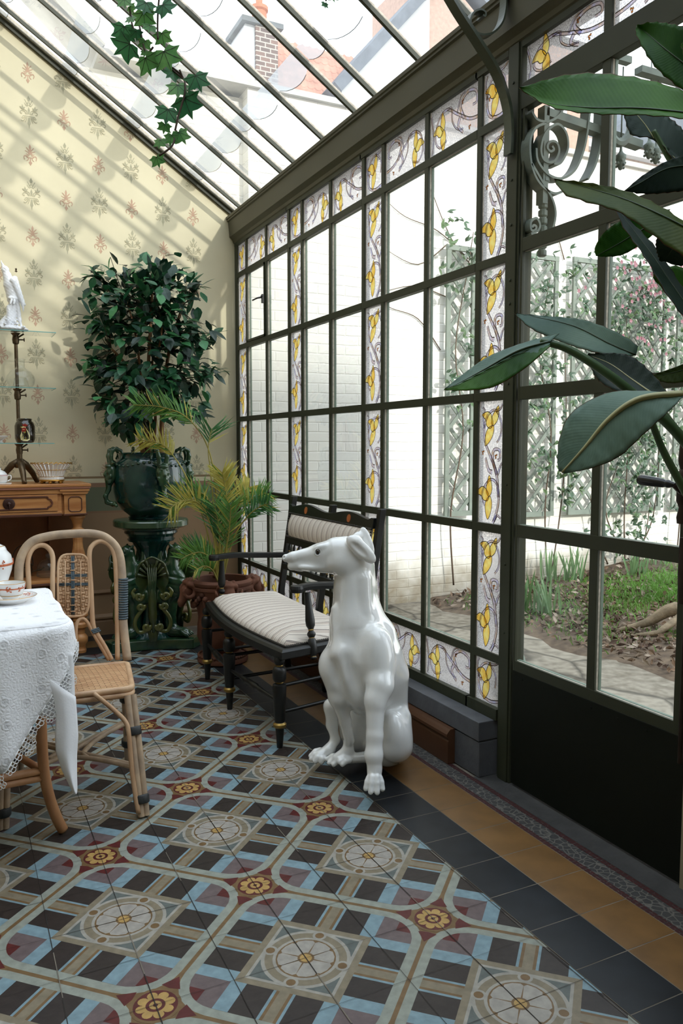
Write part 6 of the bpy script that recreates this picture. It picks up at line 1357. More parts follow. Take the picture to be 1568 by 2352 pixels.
# ================================================================= TREE IN THE JARDINIERE
M_tl = [mat('tree_leaf', (30, 82, 50), 0.42, var=0.3, vscale=6, transl=0.12), mat('tree_leaf_light', (62, 124, 74), 0.42, var=0.25, vscale=6, transl=0.18), mat('tree_leaf_dark', (26, 54, 42), 0.42, var=0.25, vscale=6, transl=0.1)]
M_bark = mat('pale_bark', (146, 108, 76), 0.85, var=0.25, vscale=14, bump=0.4, bscale=50)
tr = thing('broadleaf_tree', 'dense dark green broad-leaved tree standing in the glazed jardiniere', 'tree', (pO.x, pO.y, 1.2445)); tO = Vector(tr.location)
rn = random.Random(31); PD = 5.41
def TP(px, py, dd=0.0): return atD(px, py, PD-dd)-tO
b = MB(); tops = []
for x0, pts in ((338, ((338, 1045), (330, 930), (322, 850), (310, 760), (290, 690))), (345, ((346, 1045), (342, 950), (340, 860), (345, 760), (350, 660))), (356, ((352, 1045), (357, 940), (350, 850), (352, 800))), (372, ((370, 1045), (372, 960), (378, 880), (390, 800), (420, 700))), (322, ((330, 1045), (318, 985), (312, 900), (290, 840), (255, 800))), (340, ((345, 1045), (348, 900), (362, 820), (375, 740)))):
    dd = rn.uniform(-0.06, 0.06); p = crom([TP(px, py, dd) for px, py in pts], 5); r0 = rn.uniform(0.011, 0.020); b.tube(p, [r0*(1-0.55*i/len(p)) for i in range(len(p))], 8); tops.append(p)
b.build('trunks', M_bark, tr, smooth=True)
blobs = [(255, 660, 42, 36, 34), (330, 650, 52, 38, 60), (390, 650, 40, 34, 42), (440, 665, 22, 20, 12), (300, 710, 62, 40, 74), (380, 720, 56, 42, 70), (240, 740, 32, 34, 34), (330, 780, 66, 40, 74), (410, 790, 50, 40, 60), (460, 780, 22, 20, 14), (240, 830, 34, 30, 40), (300, 860, 54, 36, 52), (400, 870, 52, 36, 58), (455, 860, 26, 26, 22), (260, 920, 30, 34, 34), (310, 950, 40, 30, 30), (420, 930, 40, 26, 36), (285, 975, 20, 16, 12), (360, 900, 40, 30, 26), (210, 860, 14, 12, 6), (480, 760, 10, 14, 5), (485, 850, 12, 16, 6), (365, 615, 26, 14, 10), (215, 640, 18, 18, 8)]
b = MB(); tw = MB()
for px, py, sx_, sy_, n in blobs:
    c0 = TP(px, py, 0)
    for i in range(int(n*1.75)):
        dd = rn.gauss(0, 0.13); q = TP(px+rn.gauss(0, sx_*0.62), py+rn.gauss(0, sy_*0.62), dd); q = q if q.y+tO.y < 5.74 else Vector((q.x, 5.74-tO.y-rn.uniform(0, 0.1), q.z)); od = (q-TP(345, 830, 0)); od.z *= 0.5
        d = od.normalized()*0.7 + rdir(rn)*0.8 + Vector((0, 0, -0.25)); b.cur = rn.choice((0, 0, 0, 1, 2, 2)); leaf(b, q, d, Vector((rn.uniform(-.4, .4), rn.uniform(-.7, .1), 1)), rn.uniform(0.08, 0.12), rn.uniform(0.05, 0.068), 0.12, rn.uniform(0.0, 0.7), ((0, 0.1), (0.2, 0.7), (0.45, 1.0), (0.75, 0.62), (1, 0.02)))
        if i % 6 == 0: s_ = min((p for t in tops for p in t), key=lambda p: (p-q).length); tw.tube([s_, (s_+q)/2+Vector((0, 0, -0.02)), q], [0.004, 0.003, 0.002], 4)
tw.build('twigs', mat('dark_twig', (70, 62, 44), 0.8), tr); b.build('foliage', M_tl, tr, fixn=False)
# ================================================================= TERRACOTTA POT AND PALM
M_ter = mat('terracotta', (116, 70, 47), 0.75, rgb2=(88, 53, 38), vscale=7, detail=8, bump=0.12, bscale=60)
tP = Vector((1.525, 4.80, 0)); tp = thing('terracotta_pot', 'brown terracotta urn with garlands and ram heads beside the settee', 'pot', tP)
b = MB(); b.lathe([(0, 0.003), (0.150, 0.003), (0.160, 0.012), (0.160, 0.035), (0.15, 0.048), (0.120, 0.055), (0.105, 0.075), (0.115, 0.09), (0.140, 0.12), (0.158, 0.17), (0.158, 0.25), (0.152, 0.30), (0.158, 0.34), (0.170, 0.38), (0.185, 0.44), (0.19, 0.475), (0.198, 0.48), (0.198, 0.495), (0.188, 0.50), (0.196, 0.51), (0.196, 0.525), (0.184, 0.535), (0.176, 0.54), (0.166, 0.535), (0.165, 0.45), (0, 0.45)], 44, cap=False)
b.v = [(x, y, z) if not 0.09 < z < 0.26 else (x*(1+0.018*math.sin(34*math.atan2(y, x)+30*z)), y*(1+0.018*math.sin(34*math.atan2(y, x)+30*z)), z) for x, y, z in b.v]
b.build('body', M_ter, tp, smooth=True, angle=45)
b = MB()
for k in range(48): a = 2*PI*k/48; b.ball((0.152*math.cos(a), 0.152*math.sin(a), 0.05), 0.010, 6, 4)
for k in range(4):
    a0 = AC+math.radians(-45+90*k)
    for i in range(13):
        f = i/12; a = a0+math.radians(90*f); z = 0.455-0.085*math.sin(PI*f); r = 0.19-0.10*(0.47-z)*0.9; b.ball((r*math.cos(a), r*math.sin(a), z), (0.020, 0.020, 0.018), 8, 6)
    b.tube([((0.185)*math.cos(a0+0.05), 0.185*math.sin(a0+0.05), 0.45), (0.18*math.cos(a0+0.1), 0.18*math.sin(a0+0.1), 0.34)], [0.014, 0.008], 6)
b.build('garlands', M_ter, tp, smooth=True)
ram = [ee((0.215, 0, 0.475), (0.045, 0.042, 0.05), None, 0.02), cc((0.225, 0, 0.465), (0.255, 0, 0.40), 0.034, 0.024, 0.02), cc((0.255, 0, 0.40), (0.258, 0, 0.385), 0.024, 0.020, 0.01), ee((0.20, 0, 0.525), (0.05, 0.05, 0.022), None, 0.015)]
for s in (-1, 1):
    hp = [(0.215 + 0.042*math.cos(q*0.6+1.6)*(1-0.02*q), s*(0.045+0.004*q), 0.475+0.042*math.sin(q*0.6+1.6)*(1-0.02*q)) for q in range(10)]
    for i in range(9): ram.append(cc(hp[i], hp[i+1], 0.018-0.0012*i, 0.0168-0.0012*i, 0.006))
    ram.append(ee((0.238, s*0.026, 0.462), (0.008, 0.008, 0.007), None, 0.004))
for i in range(30): a = rn.uniform(0, 2*PI); ram.append(ee((0.195+0.04*math.cos(a)*rn.random(), 0.05*math.sin(a)*rn.random(), 0.535+rn.uniform(0, 0.01)), (0.010, 0.010, 0.008), None, 0.005))
r0 = sdf_mesh(ram, 0.0048, M_ter, 'ram_head', tp)
for k in range(4):
    o = r0 if k == 0 else r0.copy()
    if k: C.objects.link(o)
    o.rotation_euler = (0, 0, AC+math.radians(-85+90*k)+0.6*0)
b = MB(); b.lathe([(0, 0.452), (0.163, 0.455)], 24, cap=False); b.build('soil', MATS['potting_soil'], tp)
M_pf = [mat('palm_green', (96, 142, 62), 0.45, var=0.25, vscale=4, transl=0.3), mat('palm_yellow', (190, 180, 84), 0.5, var=0.2, vscale=4, transl=0.35), mat('palm_dark', (56, 110, 54), 0.45, var=0.2, vscale=4, transl=0.2)]
M_ps = mat('palm_stem', (150, 138, 62), 0.5, var=0.25, vscale=8)
pl = thing('areca_palm', 'feathery yellow-green palm growing in the terracotta urn', 'palm', (tP.x, tP.y, 0.456)); plO = Vector(pl.location); PDp = 0.443*tP.x+0.8965*tP.y
def PP(px, py, dd=0.0): return atD(px, py, PDp-dd)-plO
fr_list = [  # stem pixels, start of leaflets (fraction), leaflet length, material, depth bow
    (((508, 1330), (498, 1150), (478, 1030), (430, 960), (370, 935), (305, 930)), 0.55, 0.17, 0, 0.02), (((500, 1330), (470, 1200), (430, 1100), (400, 1050), (370, 1020), (318, 1010)), 0.62, 0.16, 1, -0.05),
    (((502, 1330), (492, 1180), (483, 1080), (478, 1030), (486, 985)), 0.80, 0.20, 2, 0.03), (((500, 1330), (490, 1230), (460, 1160), (420, 1150), (388, 1170)), 0.42, 0.17, 1, 0.10),
    (((505, 1330), (500, 1230), (480, 1150), (450, 1130), (405, 1140)), 0.5, 0.15, 0, -0.02), (((508, 1330), (512, 1220), (520, 1150), (515, 1110), (510, 1085)), 0.45, 0.16, 1, 0.05), (((510, 1330), (522, 1230), (545, 1160), (560, 1130), (572, 1118)), 0.45, 0.16, 1, -0.04),
    (((512, 1330), (535, 1240), (565, 1190), (595, 1165), (616, 1158)), 0.5, 0.13, 2, 0.08), (((510, 1330), (530, 1230), (560, 1165), (590, 1140), (612, 1132)), 0.5, 0.13, 0, 0.0), (((500, 1330), (490, 1290), (465, 1270), (440, 1272), (415, 1285)), 0.25, 0.13, 0, 0.06),
    (((498, 1330), (480, 1275), (455, 1255), (430, 1258)), 0.3, 0.13, 2, -0.06), (((505, 1330), (505, 1250), (500, 1195), (492, 1160)), 0.35, 0.2, 2, 0.03), (((500, 1335), (488, 1310), (470, 1300), (448, 1310)), 0.3, 0.10, 0, 0.10), (((512, 1330), (520, 1260), (528, 1200), (530, 1160)), 0.35, 0.17, 0, 0.06), (((505, 1335), (500, 1300), (495, 1262)), 0.3, 0.16, 0, -0.03)]
for pts, f0, LL, mi, bow in fr_list:
    m_ = len(pts); P = crom([PP(px, py, bow*(i/(m_-1))**1.5*1.6) for i, (px, py) in enumerate(pts)], 8); b = MB(); b.cur = 3; b.tube(P, [0.006*(1-0.7*i/len(P)) for i in range(len(P))], 6)
    n = len(P); k0 = int(f0*n); view = Vector((-0.27, -0.96, 0))
    for i in range(k0, n):
        for sub in (0, 0.5):
            if i+sub >= n-1: continue
            p = P[i]+(P[min(i+1, n-1)]-P[i])*sub; t = (P[min(i+1, n-1)]-P[max(i-1, 0)]).normalized(); sd = t.cross(view).normalized(); f = (i+sub-k0)/(n-k0); L = 1.25*LL*(0.55+0.9*f*(1-f)*1.6)*(1-0.25*f)
            for s in (-1, 1):
                d = t*0.75 + sd*s*0.75 + view*rn.uniform(-0.55, 0.55) + Vector((0, 0, 0.1)) + rdir(rn)*0.18; b.cur = mi if rn.random() < 0.8 else rn.choice((0, 1)); leaf(b, p, d, view + rdir(rn)*0.5, L*rn.uniform(0.8, 1.15), 0.0085, 0.25, rn.uniform(0.3, 1.1), ((0, 0.4), (0.3, 1), (0.7, 0.7), (1, 0.03)))
    b.build('frond', M_pf+[M_ps], pl, fixn=False)
# ================================================================= SETTEE
M_eb = mat('ebonised_wood', (19, 20, 19), 0.42, var=0.15, vscale=10); M_gline = mat('gilt_line', (150, 122, 62), 0.35, metal=0.7); M_inl = mat('inlay_wood', (176, 98, 52), 0.4, var=0.15, vscale=40); M_nail = mat('braid_and_nails', (58, 54, 48), 0.5, metal=0.3, var=0.4, vscale=300)
def stripes(axis):
    m = mat('striped_fabric_'+axis, (214, 200, 188), 0.85); nt = m.node_tree; p = nt.nodes['Principled BSDF']; tcn = nt.nodes.new('ShaderNodeTexCoord'); s = nt.nodes.new('ShaderNodeSeparateXYZ'); nt.links.new(tcn.outputs['Object'], s.inputs[0])
    d = nt.nodes.new('ShaderNodeMath'); d.operation = 'MULTIPLY'; d.inputs[1].default_value = 1/0.062; nt.links.new(s.outputs[1], d.inputs[0]); fr = nt.nodes.new('ShaderNodeMath'); fr.operation = 'FRACT'; nt.links.new(d.outputs[0], fr.inputs[0])
    r = nt.nodes.new('ShaderNodeValToRGB'); r.color_ramp.interpolation = 'CONSTANT'; nt.links.new(fr.outputs[0], r.inputs[0]); base = (234, 224, 213)
    st = [(0, base), (0.08, (150, 138, 130)), (0.11, base), (0.125, (172, 160, 150)), (0.145, base), (0.30, (206, 192, 180)), (0.42, (196, 180, 170)), (0.44, (214, 200, 188)), (0.55, (124, 112, 106)), (0.585, base), (0.60, (124, 112, 106)), (0.635, base), (0.78, (196, 184, 174)), (0.80, base), (0.90, (190, 178, 168)), (0.92, base)]
    e = r.color_ramp.elements; e[0].color = (*lin(st[0][1]), 1); e[1].position = st[1][0]; e[1].color = (*lin(st[1][1]), 1)
    for pos, c in st[2:]: q = e.new(pos); q.color = (*lin(c), 1)
    nt.links.new(r.outputs[0], p.inputs['Base Color']); return m
M_str = stripes('seat')
se = thing('settee', 'black turned-wood settee with beige striped upholstery standing before the windows', 'settee', (1.55, 3.88, 0)); sO = Vector((1.55, 3.88, 0)); Z0 = 0.462
def seatpt(u, v, grow=0.0):     # u 0..1 right to left (along Y), v 0..1 front to back
    y = 3.232+u*(4.478-3.232) + (v*(0.10-0.16*u)); fx_ = 1.300+0.02*u-0.062*math.sin(PI*u); return Vector((fx_+(1.80-fx_)*v, y, 0))
def ringpts(g, nU=24, nV=8):
    gu, gv = g/1.25, g/0.5; A_ = lambda t: gu+(1-2*gu)*t; B_ = lambda t: gv+(1-2*gv)*t
    return [seatpt(A_(i/nU), gv) for i in range(nU+1)] + [seatpt(1-gu, B_(j/nV)) for j in range(1, nV+1)] + [seatpt(A_(i/nU), 1-gv) for i in range(nU-1, -1, -1)] + [seatpt(gu, B_(j/nV)) for j in range(nV-1, 0, -1)]
def loft(b, rings, close=True):
    n = len(rings[0]); vs = sum([list(r) for r in rings], []); fs = []
    for k in range(len(rings)-1):
        for i in range(n): fs.append((k*n+i, k*n+(i+1) % n, (k+1)*n+(i+1) % n, (k+1)*n+i))
    if close: fs.append(tuple((len(rings)-1)*n+i for i in range(n)))
    b.add(vs, fs)
def rz_(g, z): return [p-sO+Vector((0, 0, z)) for p in ringpts(g)]
b = MB(); loft(b, [rz_(0.03, Z0-0.045), rz_(0.004, Z0-0.045), rz_(0.0, Z0-0.040), rz_(0.0, Z0-0.010), rz_(0.006, Z0-0.004), rz_(0.012, Z0), rz_(0.04, Z0)], True); b.build('seat_frame', M_eb, se, smooth=True, angle=30)
b = MB(); loft(b, [rz_(0.045, Z0-0.002), rz_(0.042, Z0+0.008), rz_(0.055, Z0+0.028), rz_(0.09, Z0+0.05), rz_(0.14, Z0+0.064), rz_(0.20, Z0+0.07)], True); b.build('seat_cushion', M_str, se, smooth=True, angle=80)
b = MB(); rp2 = [p-sO+Vector((0, 0, Z0+0.003)) for p in ringpts(0.040, 120, 40)]
b.tube(rp2, 0.0045, 5, closed=True)
for p in rp2[::1]: b.ball(p+Vector((0, 0, 0.003)), 0.0042, 5, 4)
b.build('braid', M_nail, se, smooth=True)
LP = [(0.020, 0.425), (0.022, 0.415), (0.026, 0.405), (0.022, 0.393), (0.015, 0.386), (0.014, 0.382), (0.026, 0.374), (0.0315, 0.362), (0.0315, 0.325), (0.026, 0.312), (0.016, 0.308), (0.016, 0.304), (0.030, 0.297), (0.032, 0.285), (0.029, 0.22), (0.024, 0.13), (0.022, 0.122), (0.030, 0.113), (0.030, 0.104), (0.022, 0.096), (0.020, 0.09), (0.014, 0.003)]
def tleg(x, y):
    b = MB(); b.cur = 0; b.lathe(LP, 18, (x-sO.x, y-sO.y, 0)); b.cur = 1
    for z, r in ((0.384, 0.0165), (0.306, 0.0175)): b.lathe([(r, z-0.003), (r+0.0012, z), (r, z+0.003)], 16, (x-sO.x, y-sO.y, 0), cap=False)
    b.lathe([(0.0235, 0.121), (0.0308, 0.1135), (0.0308, 0.1035), (0.0235, 0.096)], 18, (x-sO.x, y-sO.y, 0), cap=False)
    b.build('front_leg', [M_eb, M_gline], se, smooth=True, angle=40)
for x, y in ((1.306, 3.278), (1.268, 3.884), (1.322, 4.462)): tleg(x, y)
posts = (3.385, 3.93, 4.49)
def pxp(z): return 1.80 + (z-0.46)*0.155 if z > 0.46 else 1.80+(0.46-z)*0.10
for y in posts:
    b = MB(); zz = [0.003, 0.25, 0.42, 0.50, 0.75, 1.066 if y != 3.93 else 1.05]; b.sweep([(-0.017, -0.017), (0.017, -0.017), (0.017, 0.017), (-0.017, 0.017)], [(pxp(z)-sO.x, y-sO.y, z) for z in zz], lambda i: (Vector((1, 0, 0)), Vector((0, 1, 0)))); b.build('rear_post', M_eb, se, bevel=0.003)
def BK(y, z, w=0.0): return Vector((pxp(z)-0.016-w, y, z))-sO
b = MB(); n = 40; o = []
for i in range(n+1): f = i/n; y = posts[0]+0.015+(posts[2]-posts[0]-0.03)*f; o.append((y, 1.008+0.026*(0.5-0.5*math.cos(4*PI*f)) + (0.012 if f < 0.03 or f > 0.97 else 0)))
low = [(posts[2]-0.015, 0.968), (posts[0]+0.015, 0.968)]
b.prism(o+low, lambda u, v, w: BK(u, v, w-0.006), 0.022); cr_ = b.build('crest_rail', M_eb, se, bevel=0.002)
for f in (0.25, 0.75):
    y = posts[0]+(posts[2]-posts[0])*f; b = MB(); c0 = BK(y, 1.000, 0.0175); b.lathe([(0, -0.002), (0.021, -0.002), (0.021, 0.0), (0, 0.0)], 24, c0, axis=(-1, 0, 0.155)); b.build('inlay_disc', M_inl, cr_)
b = MB(); n = 24; g = []
for j in range(9):
    f = j/8; z = 0.826+0.140*f; w = 0.010+0.030*math.sin(PI*f)**0.6
    for i in range(n+1): u = i/n; y = posts[0]+0.03+(posts[2]-posts[0]-0.06)*u; e = min(1, min(u, 1-u)*14); g.append(BK(y, z, w*e**0.5))
b.add(g, [(j*(n+1)+i, j*(n+1)+i+1, (j+1)*(n+1)+i+1, (j+1)*(n+1)+i) for j in range(8) for i in range(n)]); b.build('back_pad', M_str, se, smooth=True)
b = MB()
for z in (0.826, 0.967):
    for i in range(75): y = posts[0]+0.03+(posts[2]-posts[0]-0.06)*i/74; b.ball(BK(y, z, 0.014), 0.0065, 5, 4)
for y in (posts[0]+0.03, posts[2]-0.03):
    for i in range(10): b.ball(BK(y, 0.83+0.135*i/9, 0.012), 0.006, 5, 4)
b.build('back_braid', M_nail, se, smooth=True)
def rail(z0, z1, name):
    b = MB(); b.prism([(posts[0]+0.01, z0), (posts[2]-0.01, z0), (posts[2]-0.01, z1), (posts[0]+0.01, z1)], lambda u, v, w: BK(u, v, w-0.014), 0.026); b.build(name, M_eb, se, bevel=0.002)
rail(0.785, 0.823, 'back_rail'); rail(0.628, 0.660, 'back_rail')
for a, c in ((posts[0], posts[1]), (posts[1], posts[2])):
    for k in range(7):
        y = a+(c-a)*(k+1)/8; b = MB(); p = BK(y, 0.66, -0.002); ax = (BK(y, 0.785, -0.002)-p); L = ax.length; b.cur = 0; b.lathe([(0.004, 0), (0.007, 0.012), (0.004, 0.02), (0.009, 0.03), (0.0105, 0.05), (0.005, 0.075), (0.004, 0.082), (0.008, 0.09), (0.0095, 0.105), (0.004, L)], 10, p, axis=ax); b.cur = 1; b.lathe([(0.0052, 0.0775), (0.0062, 0.08), (0.0052, 0.0825)], 10, p, axis=ax, cap=False); b.lathe([(0.0055, 0.018), (0.0062, 0.02), (0.0055, 0.022)], 10, p, axis=ax, cap=False); b.build('spindle', [M_eb, M_gline], se, smooth=True)
for y, xs_, sy_ in ((4.50, 1.425, 4.46), (3.345, 1.470, 3.262)):
    s = 1 if y > 4 else -1; zA_ = 0.712
    b = MB(); P = crom([Vector((1.385 if s > 0 else 1.42, y+s*0.005, zA_+0.004)), Vector((1.50, y, zA_+0.012)), Vector((1.66, y-s*0.005, zA_+0.004)), Vector((1.835, posts[2]-0.02 if s > 0 else posts[0]+0.005, zA_-0.002))], 6)
    b.sweep([(-0.021, -0.016), (0.021, -0.016), (0.024, 0.0), (0.021, 0.014), (-0.021, 0.014), (-0.024, 0.0)], [p-sO for p in P], lambda i: (Vector((0, 1, 0)), Vector((0, 0, 1))))
    b.lathe([(0.030, -0.017), (0.033, 0), (0.029, 0.015)], 18, P[0]-sO); b.build('arm', M_eb, se, bevel=0.002)
    b = MB(); c0 = Vector((xs_, sy_ if s < 0 else y, 0))-sO; top_ = Vector((xs_+0.005, y, zA_-0.014))-sO; ax = (top_-Vector((c0.x, c0.y, 0.40))); L = ax.length; b.cur = 0; base_ = Vector((c0.x, c0.y, 0.395))
    b.lathe([(0.010, 0), (0.017, 0.008), (0.011, 0.016), (0.019, 0.028), (0.021, 0.06), (0.018, 0.092), (0.012, 0.099), (0.020, 0.112), (0.020, 0.120), (0.011, 0.132), (0.012, 0.138), (0.021, 0.156), (0.0225, 0.18), (0.017, 0.235), (0.014, 0.28), (0.014, L)], 16, base_, axis=ax); b.cur = 1
    for z in (0.012, 0.098, 0.135): b.lathe([(0.0122, z-0.003), (0.0138, z), (0.0122, z+0.003)], 14, base_, axis=ax, cap=False)
    b.build('arm_support', [M_eb, M_gline], se, smooth=True, angle=50)
def strch(a, c, r=0.0085, turned=False):
    a, c = Vector(a)-sO, Vector(c)-sO; b = MB(); L = (c-a).length
    pr_ = [(0.007, 0), (0.011, 0.3*L), (0.016, 0.36*L), (0.012, 0.39*L), (0.018, 0.42*L), (0.018, 0.58*L), (0.012, 0.61*L), (0.016, 0.64*L), (0.011, 0.70*L), (0.007, L)] if turned else [(r, 0), (r*1.1, L/2), (r, L)]
    b.lathe(pr_, 12, a, axis=(c-a)); b.build('stretcher', M_eb, se, smooth=True, angle=50)
for (x, y), yb__ in (((1.306, 3.278), posts[0]), ((1.268, 3.884), posts[1]), ((1.322, 4.462), posts[2])):
    strch((x, y, 0.288), (1.815, yb__, 0.288)); strch((x, y, 0.165), (1.82, yb__, 0.165))
strch((1.306, 3.278, 0.215), (1.268, 3.884, 0.215), turned=True); strch((1.268, 3.884, 0.215), (1.322, 4.462, 0.215), turned=True); strch((1.82, posts[0], 0.23), (1.82, posts[2], 0.23), 0.009)
# ================================================================= GREYHOUND STATUE
dO = Vector((1.60, 2.88, 0)); DD = 0.443*dO.x+0.8965*dO.y
dg = thing('greyhound_statue', 'white glazed ceramic statue of a seated greyhound looking left', 'statue', dO)
def G(px, py, c=0.0): return tuple(atD(px, py, DD-c)-dO)
def gr(p): return p/553.0
def gc(a, ra, b_, rb_, k=0.02, s=1): return cc(G(*a), G(*b_), gr(ra), gr(rb_), k, s)
def ge(a, rr_, ang=0.0, k=0.02, s=1):
    # ellipsoid: rr = (half length px along the picture direction ang, half px across, half px in depth)
    u = (RGT*math.cos(ang) + Vector((0, 0, 1))*math.sin(ang)); w = Vector((0, 0, 1))*math.cos(ang) - RGT*math.sin(ang); d = u.cross(w)
    M = [[u.x, w.x, d.x], [u.y, w.y, d.y], [u.z, w.z, d.z]]
    return ('e', G(*a), tuple(gr(r) for r in rr_), M, k, s)
P_ = [
 # head
 ge((795, 1270, 0.05), (44, 38, 36), -0.1, 0.03), gc((765, 1266, 0.05), 30, (733, 1271, 0.05), 21, 0.02), gc((735, 1272, 0.05), 22, (672, 1280, 0.05), 12.5, 0.02), gc((672, 1281, 0.05), 12.5, (657, 1282, 0.05), 8.5, 0.01), gc((756, 1293, 0.05), 24, (690, 1299, 0.05), 12, 0.02), gc((690, 1299, 0.05), 12, (669, 1300, 0.05), 9.5, 0.012),
 ge((655, 1281, 0.05), (7, 8, 9), 0, 0.006), ge((737, 1256, 0.082), (16, 7, 8), 0.25, 0.012), ge((737, 1256, 0.018), (16, 7, 8), 0.25, 0.012), ge((785, 1292, 0.085), (28, 26, 20), 0.2, 0.02), ge((716, 1303, 0.075), (30, 7, 7), 0.02, 0.01),
 # neck
 gc((812, 1290, 0.03), 44, (814, 1360, 0.02), 43, 0.03), gc((814, 1360, 0.02), 44, (818, 1430, 0.02), 55, 0.04), gc((818, 1430, 0.02), 56, (828, 1500, 0.01), 82, 0.05),
 gc((837, 1300, 0.0), 20, (843, 1390, 0.0), 20, 0.03), gc((843, 1390, 0.0), 20, (876, 1455, -0.01), 26, 0.04), gc((876, 1455, -0.01), 26, (902, 1540, -0.04), 32, 0.05),
 gc((806, 1330, 0.075), 9, (780, 1490, 0.10), 11, 0.04), gc((770, 1400, 0.07), 10, (776, 1500, 0.11), 9, 0.02), gc((836, 1330, 0.085), 13, (842, 1400, 0.095), 9, 0.025),
 # trunk
 ge((838, 1540, 0.0), (78, 96, 76), 0.0, 0.05), gc((850, 1540, -0.03), 72, (872, 1640, -0.15), 58, 0.05), gc((872, 1640, -0.15), 60, (882, 1705, -0.16), 56, 0.05), gc((900, 1560, -0.02), 34, (910, 1640, -0.05), 28, 0.04),
 gc((784, 1503, 0.115), 15, (818, 1598, 0.10), 14, 0.06), gc((800, 1555, 0.06), 44, (826, 1600, 0.07), 16, 0.04), ge((822, 1672, -0.15), (46, 62, 40), 0.05, 0.03),
 # shoulders
 ge((764, 1520, 0.06), (31, 38, 34), -0.5, 0.035), ge((868, 1510, 0.14), (36, 62, 32), 0.1, 0.045), gc((868, 1470, 0.12), 26, (874, 1575, 0.175), 27, 0.04),
 # near fore leg
 gc((872, 1575, 0.185), 26, (862, 1610, 0.20), 23, 0.03), gc((861, 1605, 0.20), 22, (860, 1690, 0.225), 17.5, 0.02), gc((860, 1690, 0.225), 17, (858, 1735, 0.235), 19, 0.015), gc((858, 1735, 0.235), 19, (860, 1765, 0.24), 15, 0.015), gc((860, 1765, 0.24), 15, (859, 1790, 0.25), 16, 0.012),
 # far fore leg
 gc((764, 1545, 0.07), 26, (777, 1600, 0.06), 22, 0.025), gc((777, 1600, 0.06), 21, (792, 1655, 0.02), 14, 0.02), gc((792, 1655, 0.02), 13.5, (802, 1700, -0.005), 12, 0.012), gc((801, 1700, -0.02), 12.5, (799, 1722, -0.02), 13, 0.012), gc((799, 1724, -0.02), 13, (775, 1742, -0.01), 13, 0.012),
 # near haunch and hind leg
 ge((906, 1690, 0.02), (36, 58, 50), 0.18, 0.04), ge((912, 1690, 0.07), (24, 50, 26), 0.25, 0.03), gc((920, 1650, 0.0), 24, (918, 1715, 0.05), 26, 0.03), gc((900, 1722, 0.06), 24, (890, 1735, 0.0), 20, 0.03), ge((888, 1720, -0.06), (50, 32, 60), 0.0, 0.03),
 gc((868, 1736, -0.04), 14, (800, 1743, -0.01), 11.5, 0.015),
 # far hind leg
 gc((800, 1650, -0.2), 26, (760, 1622, -0.10), 17, 0.02), gc((760, 1622, -0.08), 17, (762, 1665, -0.09), 13, 0.02), gc((762, 1665, -0.09), 13, (770, 1700, -0.09), 10, 0.015), gc((770, 1700, -0.09), 10.5, (755, 1722, -0.07), 13, 0.015), gc((757, 1722, -0.07), 13, (735, 1736, -0.055), 14, 0.012),
 # tail
 gc((895, 1738, -0.14), 14, (880, 1742, -0.2), 12, 0.02)]
# toes
def toes(base, tips, r0=8, r1=6.5):
    for (bx, by, bc), (tx, ty, tcd) in zip(base, tips): P_.append(gc((bx, by, bc), r0, ((bx+tx)/2, (by+ty)/2-3, (bc+tcd)/2), r0, 0.0035)); P_.append(gc(((bx+tx)/2, (by+ty)/2-3, (bc+tcd)/2), r0*0.95, (tx, ty, tcd), r1, 0.0035))
toes([(847, 1786, 0.26), (854, 1784, 0.27), (865, 1784, 0.27), (872, 1786, 0.26)], [(840, 1811, 0.272), (851, 1819, 0.29), (866, 1820, 0.29), (878, 1812, 0.272)], 6.6, 6.2)
toes([(775, 1736, -0.03), (778, 1742, -0.015), (782, 1747, 0.0)], [(752, 1744, -0.025), (756, 1752, -0.005), (766, 1756, 0.01)], 7, 6)
toes([(800, 1736, -0.01), (800, 1741, 0.0), (802, 1747, 0.01)], [(778, 1744, 0.01), (779, 1750, 0.02), (786, 1756, 0.025)], 7, 6)
toes([(735, 1724, -0.075), (732, 1730, -0.06), (735, 1738, -0.045), (742, 1742, -0.035)], [(714, 1736, -0.065), (715, 1743, -0.05), (724, 1748, -0.035), (738, 1750, -0.03)], 8, 6.5)
P_ += [ge((806, 1545, 0.165), (9, 40, 12), 0.25, 0.03, -1), ge((776, 1560, 0.135), (7, 34, 10), 0.3, 0.03, -1), ge((890, 1600, 0.10), (10, 30, 14), 0.2, 0.03, -1)]
# ribs
for i in range(5): P_.append(gc((915-2*i, 1530+17*i, 0.03), 3.5, (935-3*i, 1522+18*i, -0.07), 3.0, 0.008))
# ears: near one folded back, far one raised
P_ += [gc((806, 1247, 0.10), 10, (815, 1245, 0.115), 17, 0.012), ge((829, 1262, 0.125), (42, 17, 9), -0.72, 0.012), gc((820, 1262, 0.10), 10, (822, 1282, 0.095), 8, 0.012), ge((842, 1276, 0.115), (22, 11, 7), -0.9, 0.01), ge((825, 1262, 0.142), (22, 6, 5), -0.75, 0.008, -1),
       gc((812, 1238, 0.0), 9, (822, 1232, -0.01), 11, 0.012), ge((841, 1240, -0.02), (32, 12, 8), -1.25, 0.01), ge((851, 1262, -0.02), (24, 8, 7), -1.4, 0.01)]
